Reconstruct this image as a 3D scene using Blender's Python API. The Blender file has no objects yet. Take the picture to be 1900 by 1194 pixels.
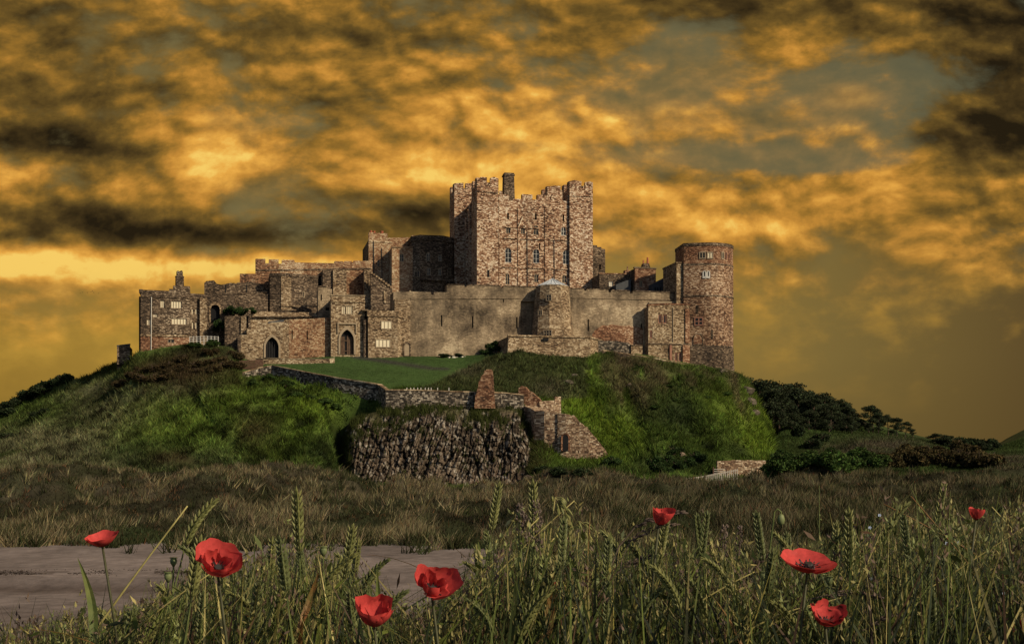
import bpy, bmesh, math, random
import numpy as np
from mathutils import Vector, Matrix
from mathutils.geometry import tessellate_polygon

R = math.radians
rng = np.random.default_rng(7)
random.seed(7)
SC = bpy.context.scene
COL = SC.collection

# ------------------------------------------------------------------ camera, exposure, sun
FPX, HZ, EYE = 2400.0, 860.0, 4.0          # focal length in photo pixels (1900 wide), horizon row, eye height
cam_d = bpy.data.cameras.new('camera')
cam = bpy.data.objects.new('camera', cam_d)
COL.objects.link(cam)
cam.location = (0, 0, EYE)
cam.rotation_euler = (R(90), 0, 0)
cam_d.sensor_width = 36.0
cam_d.lens = 36.0 * FPX / 1900.0
cam_d.shift_y = (HZ - 597.0) / 1900.0
cam_d.clip_start = 0.1
cam_d.clip_end = 20000
SC.camera = cam
SC.view_settings.view_transform = 'Standard'
SC.view_settings.look = 'None'
SC.view_settings.exposure = 0.0
SC.view_settings.gamma = 1.0

SUN_AZ, SUN_EL = R(54), R(31)               # azimuth to the right of straight behind the camera
sd = Vector((math.sin(SUN_AZ) * math.cos(SUN_EL), -math.cos(SUN_AZ) * math.cos(SUN_EL), math.sin(SUN_EL)))
sun_d = bpy.data.lights.new('sun', 'SUN')
sun_d.energy = 4.7
sun_d.angle = R(0.6)
sun_d.color = (1.0, 0.84, 0.58)
sun = bpy.data.objects.new('sun', sun_d)
COL.objects.link(sun)
sun.rotation_euler = sd.to_track_quat('Z', 'Y').to_euler()
sun.location = (60, -60, 90)

# ------------------------------------------------------------------ node helper
class S:
    """a socket with arithmetic"""
    def __init__(s, g, sock): s.g, s.k = g, sock
    def _m(s, op, o=None, p=None): return s.g.math(op, s, o, p)
    def __add__(s, o): return s._m('ADD', o)
    def __radd__(s, o): return s._m('ADD', o)
    def __sub__(s, o): return s._m('SUBTRACT', o)
    def __rsub__(s, o): return s.g.math('SUBTRACT', o, s)
    def __mul__(s, o): return s._m('MULTIPLY', o)
    def __rmul__(s, o): return s._m('MULTIPLY', o)
    def __truediv__(s, o): return s._m('DIVIDE', o)
    def floor(s): return s._m('FLOOR')
    def fract(s): return s._m('FRACT')
    def clamp(s):
        r = s._m('ADD', 0.0); r.k.node.use_clamp = True; return r
    def smooth(s, a, b):
        n = s.g.node('ShaderNodeMapRange'); n.interpolation_type = 'SMOOTHSTEP'
        s.g.put(n.inputs[0], s); n.inputs[1].default_value = a; n.inputs[2].default_value = b
        return S(s.g, n.outputs[0])

class G:
    def __init__(g, nt):
        g.nt = nt; nt.nodes.clear()
    def node(g, t): return g.nt.nodes.new(t)
    def put(g, inp, v):
        if isinstance(v, S): g.nt.links.new(v.k, inp)
        else: inp.default_value = v
    def math(g, op, a, b=None, c=None):
        n = g.node('ShaderNodeMath'); n.operation = op
        g.put(n.inputs[0], a)
        if b is not None: g.put(n.inputs[1], b)
        if c is not None: g.put(n.inputs[2], c)
        return S(g, n.outputs[0])
    def comb(g, x, y, z=0.0):
        n = g.node('ShaderNodeCombineXYZ')
        for i, q in enumerate((x, y, z)): g.put(n.inputs[i], q)
        return S(g, n.outputs[0])
    def sep(g, v):
        n = g.node('ShaderNodeSeparateXYZ'); g.put(n.inputs[0], v)
        return [S(g, n.outputs[i]) for i in range(3)]
    def noise(g, vec, scale, detail=4, rough=0.5, dist=0.0, out=0):
        n = g.node('ShaderNodeTexNoise'); g.put(n.inputs['Vector'], vec)
        n.inputs['Scale'].default_value = scale; n.inputs['Detail'].default_value = detail
        n.inputs['Roughness'].default_value = rough; n.inputs['Distortion'].default_value = dist
        return S(g, n.outputs[out])
    def voro(g, vec, scale, feature='F1', out='Distance'):
        n = g.node('ShaderNodeTexVoronoi'); n.feature = feature; g.put(n.inputs['Vector'], vec)
        n.inputs['Scale'].default_value = scale
        return S(g, n.outputs[out])
    def white(g, vec):
        n = g.node('ShaderNodeTexWhiteNoise'); n.noise_dimensions = '3D'; g.put(n.inputs['Vector'], vec)
        return S(g, n.outputs['Value'])
    def ramp(g, f, stops):
        n = g.node('ShaderNodeValToRGB'); g.put(n.inputs[0], f)
        e = n.color_ramp.elements
        while len(e) < len(stops): e.new(0.5)
        for q, (p, c) in zip(e, stops): q.position = p; q.color = (*c, 1)
        return S(g, n.outputs[0])
    def mix(g, f, a, b, mode='MIX'):
        n = g.node('ShaderNodeMix'); n.data_type = 'RGBA'; n.blend_type = mode
        g.put(n.inputs[0], f)
        for i, q in ((6, a), (7, b)):
            if isinstance(q, S): g.put(n.inputs[i], q)
            else: n.inputs[i].default_value = (*q, 1)
        return S(g, n.outputs[2])
    def vmul(g, v, t):
        n = g.node('ShaderNodeVectorMath'); n.operation = 'MULTIPLY'; g.put(n.inputs[0], v); n.inputs[1].default_value = t
        return S(g, n.outputs[0])
    def vadd(g, v, w):
        n = g.node('ShaderNodeVectorMath'); n.operation = 'ADD'; g.put(n.inputs[0], v)
        if isinstance(w, S): g.put(n.inputs[1], w)
        else: n.inputs[1].default_value = w
        return S(g, n.outputs[0])
    def scale(g, v, f):
        n = g.node('ShaderNodeVectorMath'); n.operation = 'SCALE'; g.put(n.inputs[0], v); g.put(n.inputs['Scale'], f)
        return S(g, n.outputs[0])
    def coord(g, name):
        n = g.node('ShaderNodeTexCoord'); return S(g, n.outputs[name])

# ------------------------------------------------------------------ sky
W = bpy.data.worlds.new('World'); SC.world = W; W.use_nodes = True
g = G(W.node_tree)
dirx, diry, dirz = g.sep(g.coord('Generated'))
yy = g.math('MAXIMUM', diry, 0.12)
px = dirx / yy * 2.4                        # direction tangents: cloud deck ahead of the viewer
py = dirz / yy * 2.4
P = g.comb(px, py, 0.0)
warp = g.vadd(g.noise(P, 1.7, 3, 0.5, out=1), (-.5, -.5, -.5))
persp = g.comb(px, py * 1.55, 0.3)
q1 = g.vadd(persp, g.scale(warp, 0.17))
def density(v):
    fb = g.noise(v, 4.7, 11, 0.58, 0.0)
    n = g.node('ShaderNodeTexVoronoi'); n.feature = 'SMOOTH_F1'; n.inputs['Smoothness'].default_value = 0.6; n.inputs['Scale'].default_value = 15.0
    g.put(n.inputs['Vector'], g.vadd(v, g.scale(g.vadd(g.noise(v, 9.0, 3, 0.6, out=1), (-.5, -.5, -.5)), 0.09)))
    return fb + (0.42 - S(g, n.outputs['Distance'])) * 0.16
n1 = density(q1)
n1b = density(g.vadd(q1, (0.010, 0.030, 0.0)))
n2 = g.noise(g.vadd(q1, (3.3, 1.7, 2.0)), 2.2, 4, 0.5)
n3 = g.noise(g.vadd(g.vmul(q1, (1.0, 1.2, 1)), (7.1, 4.2, 5.0)), 16.0, 7, 0.62)
n4 = g.noise(g.vadd(persp, (1.1, 9.0, 0.0)), 2.6, 3, 0.5)
def blob(cu, cv, ru, rv, amp):
    ax = (px - (cu - 950) / 1000.0) * (1000.0 / ru)
    ay = (py - (HZ - cv) / 1000.0) * (1000.0 / rv)
    e = g.math('EXPONENT', (ax * ax + ay * ay) * -1.0)
    return e * amp
B = None
for b in [(440, 280, 110, 75, .30), (420, 318, 130, 30, .26), (395, 245, 50, 60, .16), (720, 265, 160, 60, .16), (900, 240, 200, 70, .14), (240, 500, 330, 24, .36), (200, 520, 420, 52, .30),
          (0, 478, 170, 22, .50), (590, 500, 110, 20, .34), (1300, 225, 190, 30, .24), (1190, 375, 180, 34, .18), (1320, 420, 200, 30, .16),
          (1470, 418, 110, 38, .20), (1010, 320, 240, 50, .20), (1130, 455, 100, 30, .26), (40, 318, 75, 22, .36), (900, 110, 90, 30, .10),
          (1250, 150, 170, 50, .08), (1000, 190, 120, 40, .12), (310, 375, 90, 10, .14), (700, 375, 70, 8, .14), (750, 330, 120, 26, .20), (1600, 250, 120, 34, .12),
          (1590, 180, 70, 26, .16), (1650, 350, 150, 40, .08), (1370, 130, 70, 22, .12), (1240, 70, 60, 40, .10), (330, 40, 120, 30, .06), (1800, 90, 60, 50, .08),
          (470, 70, 260, 60, -.20), (60, 60, 160, 100, -.22), (110, 175, 160, 30, -.14), (960, 60, 70, 24, .10), (200, 345, 60, 12, .16), (640, 300, 90, 12, .10), (70, 255, 140, 36, -.40), (190, 285, 140, 26, -.26), (130, 405, 200, 40, -.40),
          (340, 432, 210, 30, -.38), (520, 440, 120, 22, -.22), (800, 395, 85, 30, -.32), (700, 420, 110, 20, -.20), (1420, 5, 330, 60, -.42), (1130, 30, 120, 30, -.10),
          (1850, 250, 150, 90, -.52), (1890, 50, 190, 120, -.46), (740, 60, 130, 40, -.12), (1690, 230, 50, 30, -.06), (620, 200, 90, 50, -.16), (860, 160, 90, 22, -.16),
          (560, 262, 50, 22, -.12), (250, 180, 110, 40, -.14), (1340, 385, 100, 14, -.14), (1060, 75, 80, 16, -.14)]:
    t = blob(*b)
    B = t if B is None else B + t
lum = (n1 - 0.5) * 0.80 + (n1 - n1b) * 1.15 + (n2 - 0.5) * 0.20 + (n3 - 0.5) * 0.22 + B * 0.90 + 0.55
clouds = g.ramp(lum.clamp(), [(0.0, (.018, .012, .005)), (.20, (.060, .037, .011)), (.38, (.140, .082, .018)),
                              (.54, (.290, .148, .024)), (.70, (.54, .248, .038)), (.86, (.80, .395, .064)), (1.0, (.92, .60, .13))])
# grey green openings between the clouds
gm = blob(1600, 190, 190, 80, .55) + blob(1380, 290, 300, 26, .62) + blob(1260, 60, 120, 60, .35) + blob(1230, 190, 180, 50, .35) + blob(520, 225, 90, 20, .22) \
   + blob(250, 210, 120, 16, .20) + blob(1560, 310, 160, 22, .4) + blob(760, 330, 120, 14, .30) + blob(960, 270, 100, 14, .3) + blob(350, 130, 150, 18, .15) + 0.02
gap = (gm + (0.5 - n1) * 2.0 + (n3 - 0.5) * 0.5 + (n4 - 0.5) * 0.5 - (B * -0.5).clamp()).smooth(0.04, 0.50)
gapcol = g.mix((px * 0.5 + 0.5).clamp(), (.210, .160, .058), (.118, .118, .068))
sky1 = g.mix(gap * (1 - (B * 2.2).clamp()) * 0.8, clouds, gapcol)
# clear olive band above the horizon
edge = py + (n2 - 0.5) * 0.22 + (n1 - 0.5) * 0.22 + px * -0.05
low = edge.smooth(0.42, 0.26) * (1 - (B * 1.5).clamp() * 0.8)
lowr = g.ramp((px * 0.5 + 0.5).clamp(), [(0.0, (.30, .175, .028)), (.30, (.40, .240, .040)), (.62, (.29, .185, .042)), (.80, (.195, .132, .037)), (1.0, (.105, .066, .022))])
soft = ((n1 - 0.5) * 1.2 + (n2 - 0.5) * 1.3 + (n3 - 0.5) * 0.3).smooth(-0.05, 0.38) * (py * 5.0 - 0.45).clamp()
lowc = g.mix(soft * 0.95, lowr, g.mix((px * 0.5 + 0.5).clamp(), (.62, .35, .05), (.36, .20, .036)))
dim = (py * 2.0 + 0.60).clamp()
lowd = g.mix(dim, (.085, .052, .014), lowc)
sky2 = g.mix(low, sky1, lowd)
tex = g.node('ShaderNodeTexSky'); tex.sky_type = 'NISHITA'; tex.sun_disc = False
tex.sun_elevation = SUN_EL; tex.sun_rotation = math.pi - SUN_AZ
bg1 = g.node('ShaderNodeBackground'); g.put(bg1.inputs[0], sky2); bg1.inputs[1].default_value = 1.0
bg2 = g.node('ShaderNodeBackground'); g.put(bg2.inputs[0], S(g, tex.outputs[0])); bg2.inputs[1].default_value = 0.08
mx = g.node('ShaderNodeMixShader'); g.put(mx.inputs[0], diry.smooth(0.30, 0.05))
g.nt.links.new(bg1.outputs[0], mx.inputs[1]); g.nt.links.new(bg2.outputs[0], mx.inputs[2])
wo = g.node('ShaderNodeOutputWorld'); g.nt.links.new(mx.outputs[0], wo.inputs[0])

# ------------------------------------------------------------------ objects helpers
def tag(o, label=None, cat=None, group=None, kind=None):
    if label: o['label'] = label
    if cat: o['category'] = cat
    if group: o['group'] = group
    if kind: o['kind'] = kind
    return o

def empty(name, loc, rz=0.0, label=None, cat=None, group=None):
    o = bpy.data.objects.new(name, None); COL.objects.link(o)
    o.location = loc; o.rotation_euler = (0, 0, rz); o.empty_display_size = 0.3
    return tag(o, label, cat, group)

def copy_tree(o, parent=None):
    c = o.copy(); COL.objects.link(c)
    if parent: c.parent = parent
    for ch in list(o.children): copy_tree(ch, c)
    return c

def at(u, v, D):
    return Vector(((u - 950.0) / FPX * D, D, EYE + (HZ - v) / FPX * D))

class MB:
    def __init__(s, org=(0, 0, 0)): s.v, s.f, s.org, s.uvs = [], [], org, None
    def add(s, vs, fs):
        n = len(s.v); s.v += [tuple(p) for p in vs]; s.f += [tuple(i + n for i in f) for f in fs]
    def box(s, x0, x1, y0, y1, z0, z1):
        s.add([(x0, y0, z0), (x1, y0, z0), (x1, y1, z0), (x0, y1, z0), (x0, y0, z1), (x1, y0, z1), (x1, y1, z1), (x0, y1, z1)],
              [(0, 1, 5, 4), (1, 2, 6, 5), (2, 3, 7, 6), (3, 0, 4, 7), (4, 5, 6, 7), (3, 2, 1, 0)])
    def prism(s, poly, holes, d0, d1, axis=1):
        """poly, holes in (s, z), extruded along d (axis 1) or along s (axis 0, poly then in (d, z))"""
        loops = [poly] + list(holes)
        tris = tessellate_polygon([[Vector((a, b, 0)) for a, b in L] for L in loops])
        flat = [p for L in loops for p in L]
        n = len(flat)
        mk = (lambda a, b, d: (a, d, b)) if axis == 1 else (lambda a, b, d: (d, a, b))
        vs = [mk(a, b, d0) for a, b in flat] + [mk(a, b, d1) for a, b in flat]
        fs = [t for t in tris] + [tuple(n + i for i in reversed(t)) for t in tris]
        k = 0
        for L in loops:
            m = len(L)
            for i in range(m):
                a, b = k + i, k + (i + 1) % m
                fs.append((a, b, n + b, n + a))
            k += m
        s.add(vs, fs)
    def vprism(s, pts, z0, z1, pts_top=None):
        t = pts_top or pts; n = len(pts)
        vs = [(a, b, z0) for a, b in pts] + [(a, b, z1) for a, b in t]
        s.add(vs, [tuple(range(n, 2 * n)), tuple(range(n - 1, -1, -1))] + [(i, (i + 1) % n, n + (i + 1) % n, n + i) for i in range(n)])
    def tube(s, pts, rads, seg=5, cap=True):
        pts = [Vector(p) for p in pts]; n = len(pts); ring = []
        vs, fs = [], []
        for i, p in enumerate(pts):
            t = (pts[min(i + 1, n - 1)] - pts[max(i - 1, 0)]).normalized()
            a = t.cross(Vector((0, 1, 0.2))); a = a.normalized() if a.length > 1e-4 else Vector((1, 0, 0))
            b = t.cross(a)
            r = rads[i] if hasattr(rads, '__len__') else rads
            for j in range(seg):
                th = 2 * math.pi * j / seg
                vs.append(p + (a * math.cos(th) + b * math.sin(th)) * r)
        for i in range(n - 1):
            for j in range(seg):
                fs.append((i * seg + j, i * seg + (j + 1) % seg, (i + 1) * seg + (j + 1) % seg, (i + 1) * seg + j))
        if cap: fs += [tuple(range(seg - 1, -1, -1)), tuple(range((n - 1) * seg, n * seg))]
        s.add(vs, fs)
    def lathe(s, prof, seg=24, cx=0, cy=0):
        n = len(prof); vs = []
        for r, z in prof:
            for j in range(seg):
                a = 2 * math.pi * j / seg
                vs.append((cx + r * math.cos(a), cy + r * math.sin(a), z))
        fs = [(i * seg + j, i * seg + (j + 1) % seg, (i + 1) * seg + (j + 1) % seg, (i + 1) * seg + j) for i in range(n - 1) for j in range(seg)]
        fs += [tuple(range(seg - 1, -1, -1)), tuple(range((n - 1) * seg, n * seg))]
        s.add(vs, fs)
    def build(s, name, mat, parent=None, smooth=False, mats=None):
        me = bpy.data.meshes.new(name)
        ox, oy, oz = s.org
        me.from_pydata([(x - ox, y - oy, z - oz) for x, y, z in s.v], [], s.f)
        uv = me.uv_layers.new(name='UVMap')
        me.update()
        arr = np.zeros(len(me.loops) * 2)
        V = s.v
        for p in me.polygons:
            nx, ny, nz = p.normal
            h = math.hypot(nx, ny)
            for li in p.loop_indices:
                x, y, z = V[me.loops[li].vertex_index]
                if h > 0.45:
                    arr[2 * li] = (-ny * x + nx * y) / h; arr[2 * li + 1] = z
                else:
                    arr[2 * li] = x; arr[2 * li + 1] = y
        uv.data.foreach_set('uv', arr)
        me.materials.append(mat)
        if smooth: me.polygons.foreach_set('use_smooth', [True] * len(me.polygons))
        o = bpy.data.objects.new(name, me); COL.objects.link(o)
        if parent: o.parent = parent
        return o

def np_mesh(name, V, F, mat, colors=None, parent=None, smooth=False):
    """V (n,3), F (m,k) arrays"""
    me = bpy.data.meshes.new(name)
    n, (m, k) = len(V), F.shape
    me.vertices.add(n); me.vertices.foreach_set('co', np.asarray(V, dtype=np.float32).ravel())
    me.loops.add(m * k); me.loops.foreach_set('vertex_index', F.astype(np.int32).ravel())
    me.polygons.add(m); me.polygons.foreach_set('loop_start', np.arange(0, m * k, k, dtype=np.int32))
    me.polygons.foreach_set('loop_total', np.full(m, k, dtype=np.int32))
    if smooth: me.polygons.foreach_set('use_smooth', np.ones(m, dtype=bool))
    if colors is not None:
        ca = me.color_attributes.new('col', 'FLOAT_COLOR', 'POINT')
        c4 = np.ones((n, 4), dtype=np.float32); c4[:, :3] = colors
        ca.data.foreach_set('color', c4.ravel())
    me.update(calc_edges=True); me.validate()
    me.materials.append(mat)
    o = bpy.data.objects.new(name, me); COL.objects.link(o)
    if parent: o.parent = parent
    return o

# value noise for the terrain
_perm = np.random.default_rng(3).random((256, 256))
def vnoise(x, y):
    xi = np.floor(x).astype(int); yi = np.floor(y).astype(int)
    fx = x - xi; fy = y - yi
    fx = fx * fx * (3 - 2 * fx); fy = fy * fy * (3 - 2 * fy)
    a = _perm[xi & 255, yi & 255]; b = _perm[(xi + 1) & 255, yi & 255]
    c = _perm[xi & 255, (yi + 1) & 255]; d = _perm[(xi + 1) & 255, (yi + 1) & 255]
    return (a * (1 - fx) + b * fx) * (1 - fy) + (c * (1 - fx) + d * fx) * fy - 0.5
def fbm(x, y, o=4):
    r = 0; a = 1.0
    for i in range(o):
        r = r + a * vnoise(x + 17.3 * i, y - 9.1 * i); x = x * 2.03; y = y * 2.03; a *= 0.5
    return r

# ------------------------------------------------------------------ materials
def mat_new(name):
    m = bpy.data.materials.new(name); m.use_nodes = True
    return m, G(m.node_tree)
def finish(g, col, rough=0.9, bump=None, bstr=0.5, bdist=0.05, spec=0.25, metal=0.0, trans=0.0):
    b = g.node('ShaderNodeBsdfPrincipled')
    if isinstance(col, S): g.put(b.inputs['Base Color'], col)
    else: b.inputs['Base Color'].default_value = (*col, 1)
    g.put(b.inputs['Roughness'], rough)
    b.inputs['Specular IOR Level'].default_value = spec; b.inputs['Metallic'].default_value = metal
    if bump is not None:
        n = g.node('ShaderNodeBump'); n.inputs['Strength'].default_value = bstr; n.inputs['Distance'].default_value = bdist
        g.put(n.inputs['Height'], bump); g.nt.links.new(n.outputs[0], b.inputs['Normal'])
    out = g.node('ShaderNodeOutputMaterial')
    if trans > 0:
        t = g.node('ShaderNodeBsdfTranslucent'); g.put(t.inputs[0], col if isinstance(col, S) else (*col, 1))
        a = g.node('ShaderNodeMixShader'); a.inputs[0].default_value = trans
        g.nt.links.new(b.outputs[0], a.inputs[1]); g.nt.links.new(t.outputs[0], a.inputs[2]); g.nt.links.new(a.outputs[0], out.inputs[0])
    else:
        g.nt.links.new(b.outputs[0], out.inputs[0])

def stone(name, pal, bw=0.6, bh=0.3, vary=0.25, mort=0.55, stain=0.35, seed=0.0, bstr=0.8, streak=0.0):
    m, g = mat_new(name)
    uv = g.coord('UV')
    u, v, _ = g.sep(uv)
    wob = g.noise(uv, 1.1, 3, 0.55, out=1)
    wx, wy, _ = g.sep(wob)
    u = u + (wx - 0.5) * (bw * 0.55) + seed; v = v + (wy - 0.5) * (bh * 0.7) + seed
    row = (v / bh).floor()
    rr = g.white(g.comb(row, 3.7 + seed, 0.0))
    uu = u / (rr * (bw * 0.7) + bw * 0.65) + rr * 37.0
    colm = uu.floor()
    w = g.white(g.comb(colm, row, seed))
    big = g.noise(uv, 0.16, 4, 0.6)
    fine = g.noise(uv, 3.0, 5, 0.62)
    f = w * (1 - vary) + (big - 0.5) * (vary * 4.2) + vary * 0.5 + (fine - 0.5) * 0.35
    c = g.ramp(f.clamp(), pal)
    eu = g.math('ABSOLUTE', uu.fract() - 0.5); ev = g.math('ABSOLUTE', (v / bh).fract() - 0.5)
    mo = g.math('MAXIMUM', eu.smooth(0.40, 0.5), ev.smooth(0.34, 0.5))
    c = g.mix(mo * mort, c, tuple(x * 0.28 for x in pal[len(pal) // 2][1]))
    st = g.noise(g.comb(u * 0.42, v * 0.13, 2.0 + seed), 1.0, 6, 0.68)
    c = g.mix(st.smooth(0.40, 0.78) * stain, c, (.030, .026, .022))
    if streak > 0:
        s2 = g.noise(g.comb(u * 0.9, v * 0.07, 9.0), 1.0, 5, 0.6)
        c = g.mix(s2.smooth(0.5, 0.75) * streak, c, (.32, .245, .16))
    pit = g.noise(uv, 1.35, 5, 0.72)
    c = g.mix(pit.smooth(0.56, 0.74) * 0.70, c, tuple(x * 0.35 for x in pal[1][1]))
    c = g.mix(g.noise(g.vadd(uv, (31.0, 17.0, 0.0)), 0.8, 5, 0.7).smooth(0.58, 0.78) * 0.45, c, pal[-1][1])
    h = (1 - mo) * 0.8 + w * 0.5 + fine * 0.7
    finish(g, c, 0.93, h, bstr, 0.09, 0.15)
    return m

PAL_KEEP = [(0, (.045, .026, .018)), (.18, (.135, .070, .042)), (.36, (.27, .142, .083)), (.52, (.40, .240, .150)), (.68, (.56, .395, .26)), (1, (.80, .66, .50))]
PAL_GREY = [(0, (.048, .036, .025)), (.25, (.120, .089, .059)), (.5, (.205, .152, .099)), (.75, (.33, .248, .160)), (1, (.54, .43, .29))]
PAL_DARK = [(0, (.020, .015, .011)), (.28, (.060, .042, .029)), (.55, (.122, .084, .056)), (.8, (.235, .168, .112)), (1, (.47, .365, .255))]
PAL_TAN = [(0, (.036, .024, .016)), (.22, (.125, .080, .047)), (.45, (.245, .166, .098)), (.7, (.39, .285, .177)), (1, (.64, .52, .36))]
PAL_RUIN = [(0, (.044, .029, .020)), (.22, (.160, .096, .060)), (.45, (.31, .196, .122)), (.7, (.48, .340, .220)), (1, (.72, .58, .42))]
PAL_RED = [(0, (.042, .022, .014)), (.25, (.130, .058, .033)), (.5, (.245, .120, .068)), (.75, (.38, .225, .135)), (1, (.60, .44, .30))]
PAL_MIX = [(0, (.045, .027, .017)), (.22, (.150, .074, .041)), (.42, (.28, .145, .078)), (.58, (.35, .217, .125)), (.78, (.47, .34, .21)), (1, (.66, .52, .36))]
PAL_RED2 = [(0, (.032, .020, .014)), (.22, (.100, .053, .033)), (.45, (.205, .113, .066)), (.7, (.36, .228, .140)), (1, (.62, .47, .33))]
PAL_RUB = [(0, (.012, .011, .010)), (.3, (.05, .042, .034)), (.55, (.135, .108, .082)), (.8, (.29, .24, .185)), (1, (.50, .44, .36))]
M = {}
M['keep'] = stone('pink_castle_stone', PAL_KEEP, 0.36, 0.175, 0.20, 0.62, 0.34, 1.0)
M['keep2'] = stone('red_tower_stone', PAL_RED2, 0.38, 0.18, 0.28, 0.60, 0.50, 9.0)
M['grey'] = stone('weathered_curtain_stone', PAL_GREY, 0.34, 0.17, 0.70, 0.28, 0.50, 2.0, 0.6, streak=0.60)
M['mill'] = stone('mill_tower_stone', PAL_TAN, 0.34, 0.17, 0.40, 0.5, 0.75, 2.5)
M['dark'] = stone('dark_brown_stone', PAL_DARK, 0.32, 0.16, 0.28, 0.60, 0.42, 3.0)
M['tan'] = stone('tan_gate_stone', PAL_TAN, 0.33, 0.165, 0.28, 0.62, 0.42, 4.0)
M['mix'] = stone('pink_and_tan_stone', PAL_MIX, 0.33, 0.165, 0.42, 0.60, 0.42, 5.5)
M['red'] = stone('red_patched_stone', PAL_RED, 0.32, 0.16, 0.36, 0.58, 0.40, 5.0)
M['rubble'] = stone('rubble_wall_stone', PAL_RUB, 0.36, 0.22, 0.16, 0.75, 0.30, 6.0, 1.0)
M['ruin'] = stone('ruined_tan_stone', PAL_RUIN, 0.36, 0.18, 0.22, 0.8, 0.35, 7.0, 1.0)
M['ruin2'] = stone('ruined_red_stone', PAL_RED, 0.36, 0.18, 0.3, 0.8, 0.4, 7.7, 1.0)
M['trim'] = stone('dressed_trim_stone', PAL_TAN, 0.7, 0.35, 0.3, 0.4, 0.35, 8.0, 0.5)

def plain(name, col, rough=0.8, var=0.25, scale=6.0, bump=0.2, spec=0.3, metal=0.0):
    m, g = mat_new(name)
    n = g.noise(g.coord('Object'), scale, 5, 0.6)
    lo = tuple(c * (1 - var) for c in col); hi = tuple(min(1, c * (1 + var)) for c in col)
    finish(g, g.ramp(n, [(0.25, lo), (0.75, hi)]), rough, n, bump, 0.03, spec, metal)
    return m
M['slate'] = plain('dark_slate', (.045, .047, .052), 0.7, 0.4, 2.0)
M['lead'] = plain('pale_lead_roof', (.40, .43, .46), 0.55, 0.25, 1.5)
M['glass'] = plain('dark_window_glass', (.016, .016, .017), 0.25, 0.4, 0.8, 0.05, 0.2)
M['pale'] = plain('pale_cream', (.64, .56, .40), 0.6, 0.12, 1.2)  # cream window panes: reflected sky put into the base colour
M['white'] = plain('white_paint', (.50, .47, .42), 0.6, 0.12, 2.0)
M['frame'] = plain('stone_mullion', (.27, .205, .135), 0.85, 0.25, 2.0)
M['iron'] = plain('dark_iron', (.022, .020, .020), 0.6, 0.4, 4.0)
M['rust'] = plain('rusty_brown_railing', (.085, .042, .028), 0.8, 0.4, 4.0)
M['wood'] = plain('old_oak_door', (.085, .050, .030), 0.8, 0.5, 3.0)
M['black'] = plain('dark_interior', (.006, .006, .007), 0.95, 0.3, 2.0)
M['pot'] = plain('red_clay_pot', (.30, .085, .045), 0.85, 0.3, 3.0)
M['redtrim'] = plain('red_sandstone_trim', (.22, .105, .070), 0.9, 0.35, 2.0)
M['greywood'] = plain('weathered_fence_wood', (.34, .30, .26), 0.85, 0.3, 3.0)

def colattr(name, lo=0.55, hi=1.5, scale=2.0, rough=0.95, bstr=0.6, bdist=0.1, trans=0.0, spec=0.1, coord='Object'):
    m, g = mat_new(name)
    a = g.node('ShaderNodeAttribute'); a.attribute_name = 'col'
    n = g.noise(g.coord(coord), scale, 6, 0.65)
    k = n.smooth(0.25, 0.75) * (hi - lo) + lo
    c = g.scale(S(g, a.outputs['Color']), k)
    finish(g, c, rough, n if bstr > 0 else None, bstr, bdist, spec, 0.0, trans)
    return m
M['ground'] = colattr('turf_and_sand', 0.70, 1.3, 1.6, 0.95, 0.5, 0.12)
M['blade'] = colattr('grass_blades', 0.8, 1.25, 0.5, 0.9, 0.0, trans=0.25, spec=0.05)
M['leaf'] = colattr('leaf_clumps', 0.75, 1.3, 0.4, 0.85, 0.0, trans=0.2, spec=0.12)
M['plant'] = colattr('field_plants', 0.7, 1.35, 30.0, 0.65, 0.0, trans=0.22, spec=0.3)
M['petal'] = colattr('poppy_petal', 0.75, 1.2, 90.0, 0.65, 0.0, trans=0.25, spec=0.15)
M['bark'] = plain('pine_bark', (.075, .050, .036), 0.95, 0.4, 2.0)
# ------------------------------------------------------------------ castle frame (s along the front, d back, z up), turned 12 degrees
TH = R(12.0); CT, ST = math.cos(TH), math.sin(TH); Y0 = 212.0
def sy(u, d):
    k = (u - 950.0) / FPX
    s = (k * (Y0 + d * CT) + d * ST) / (CT - k * ST)
    return s, Y0 + d * CT + s * ST
def sz(u, v, d):
    s, y = sy(u, d)
    return s, EYE + (HZ - v) * y / FPX
def zed(u, v, d): return sz(u, v, d)[1]
def ycas(u, d=0.0):
    k = (u - 950.0) / FPX
    s = (k * (Y0 + d * CT) + d * ST) / (CT - k * ST)
    return Y0 + d * CT + s * ST
def cas_world(s, d, z): return Vector((s * CT - d * ST, Y0 + s * ST + d * CT, z))
def world_cas(x, y): 
    y = y - Y0
    return x * CT + y * ST, -x * ST + y * CT

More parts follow.
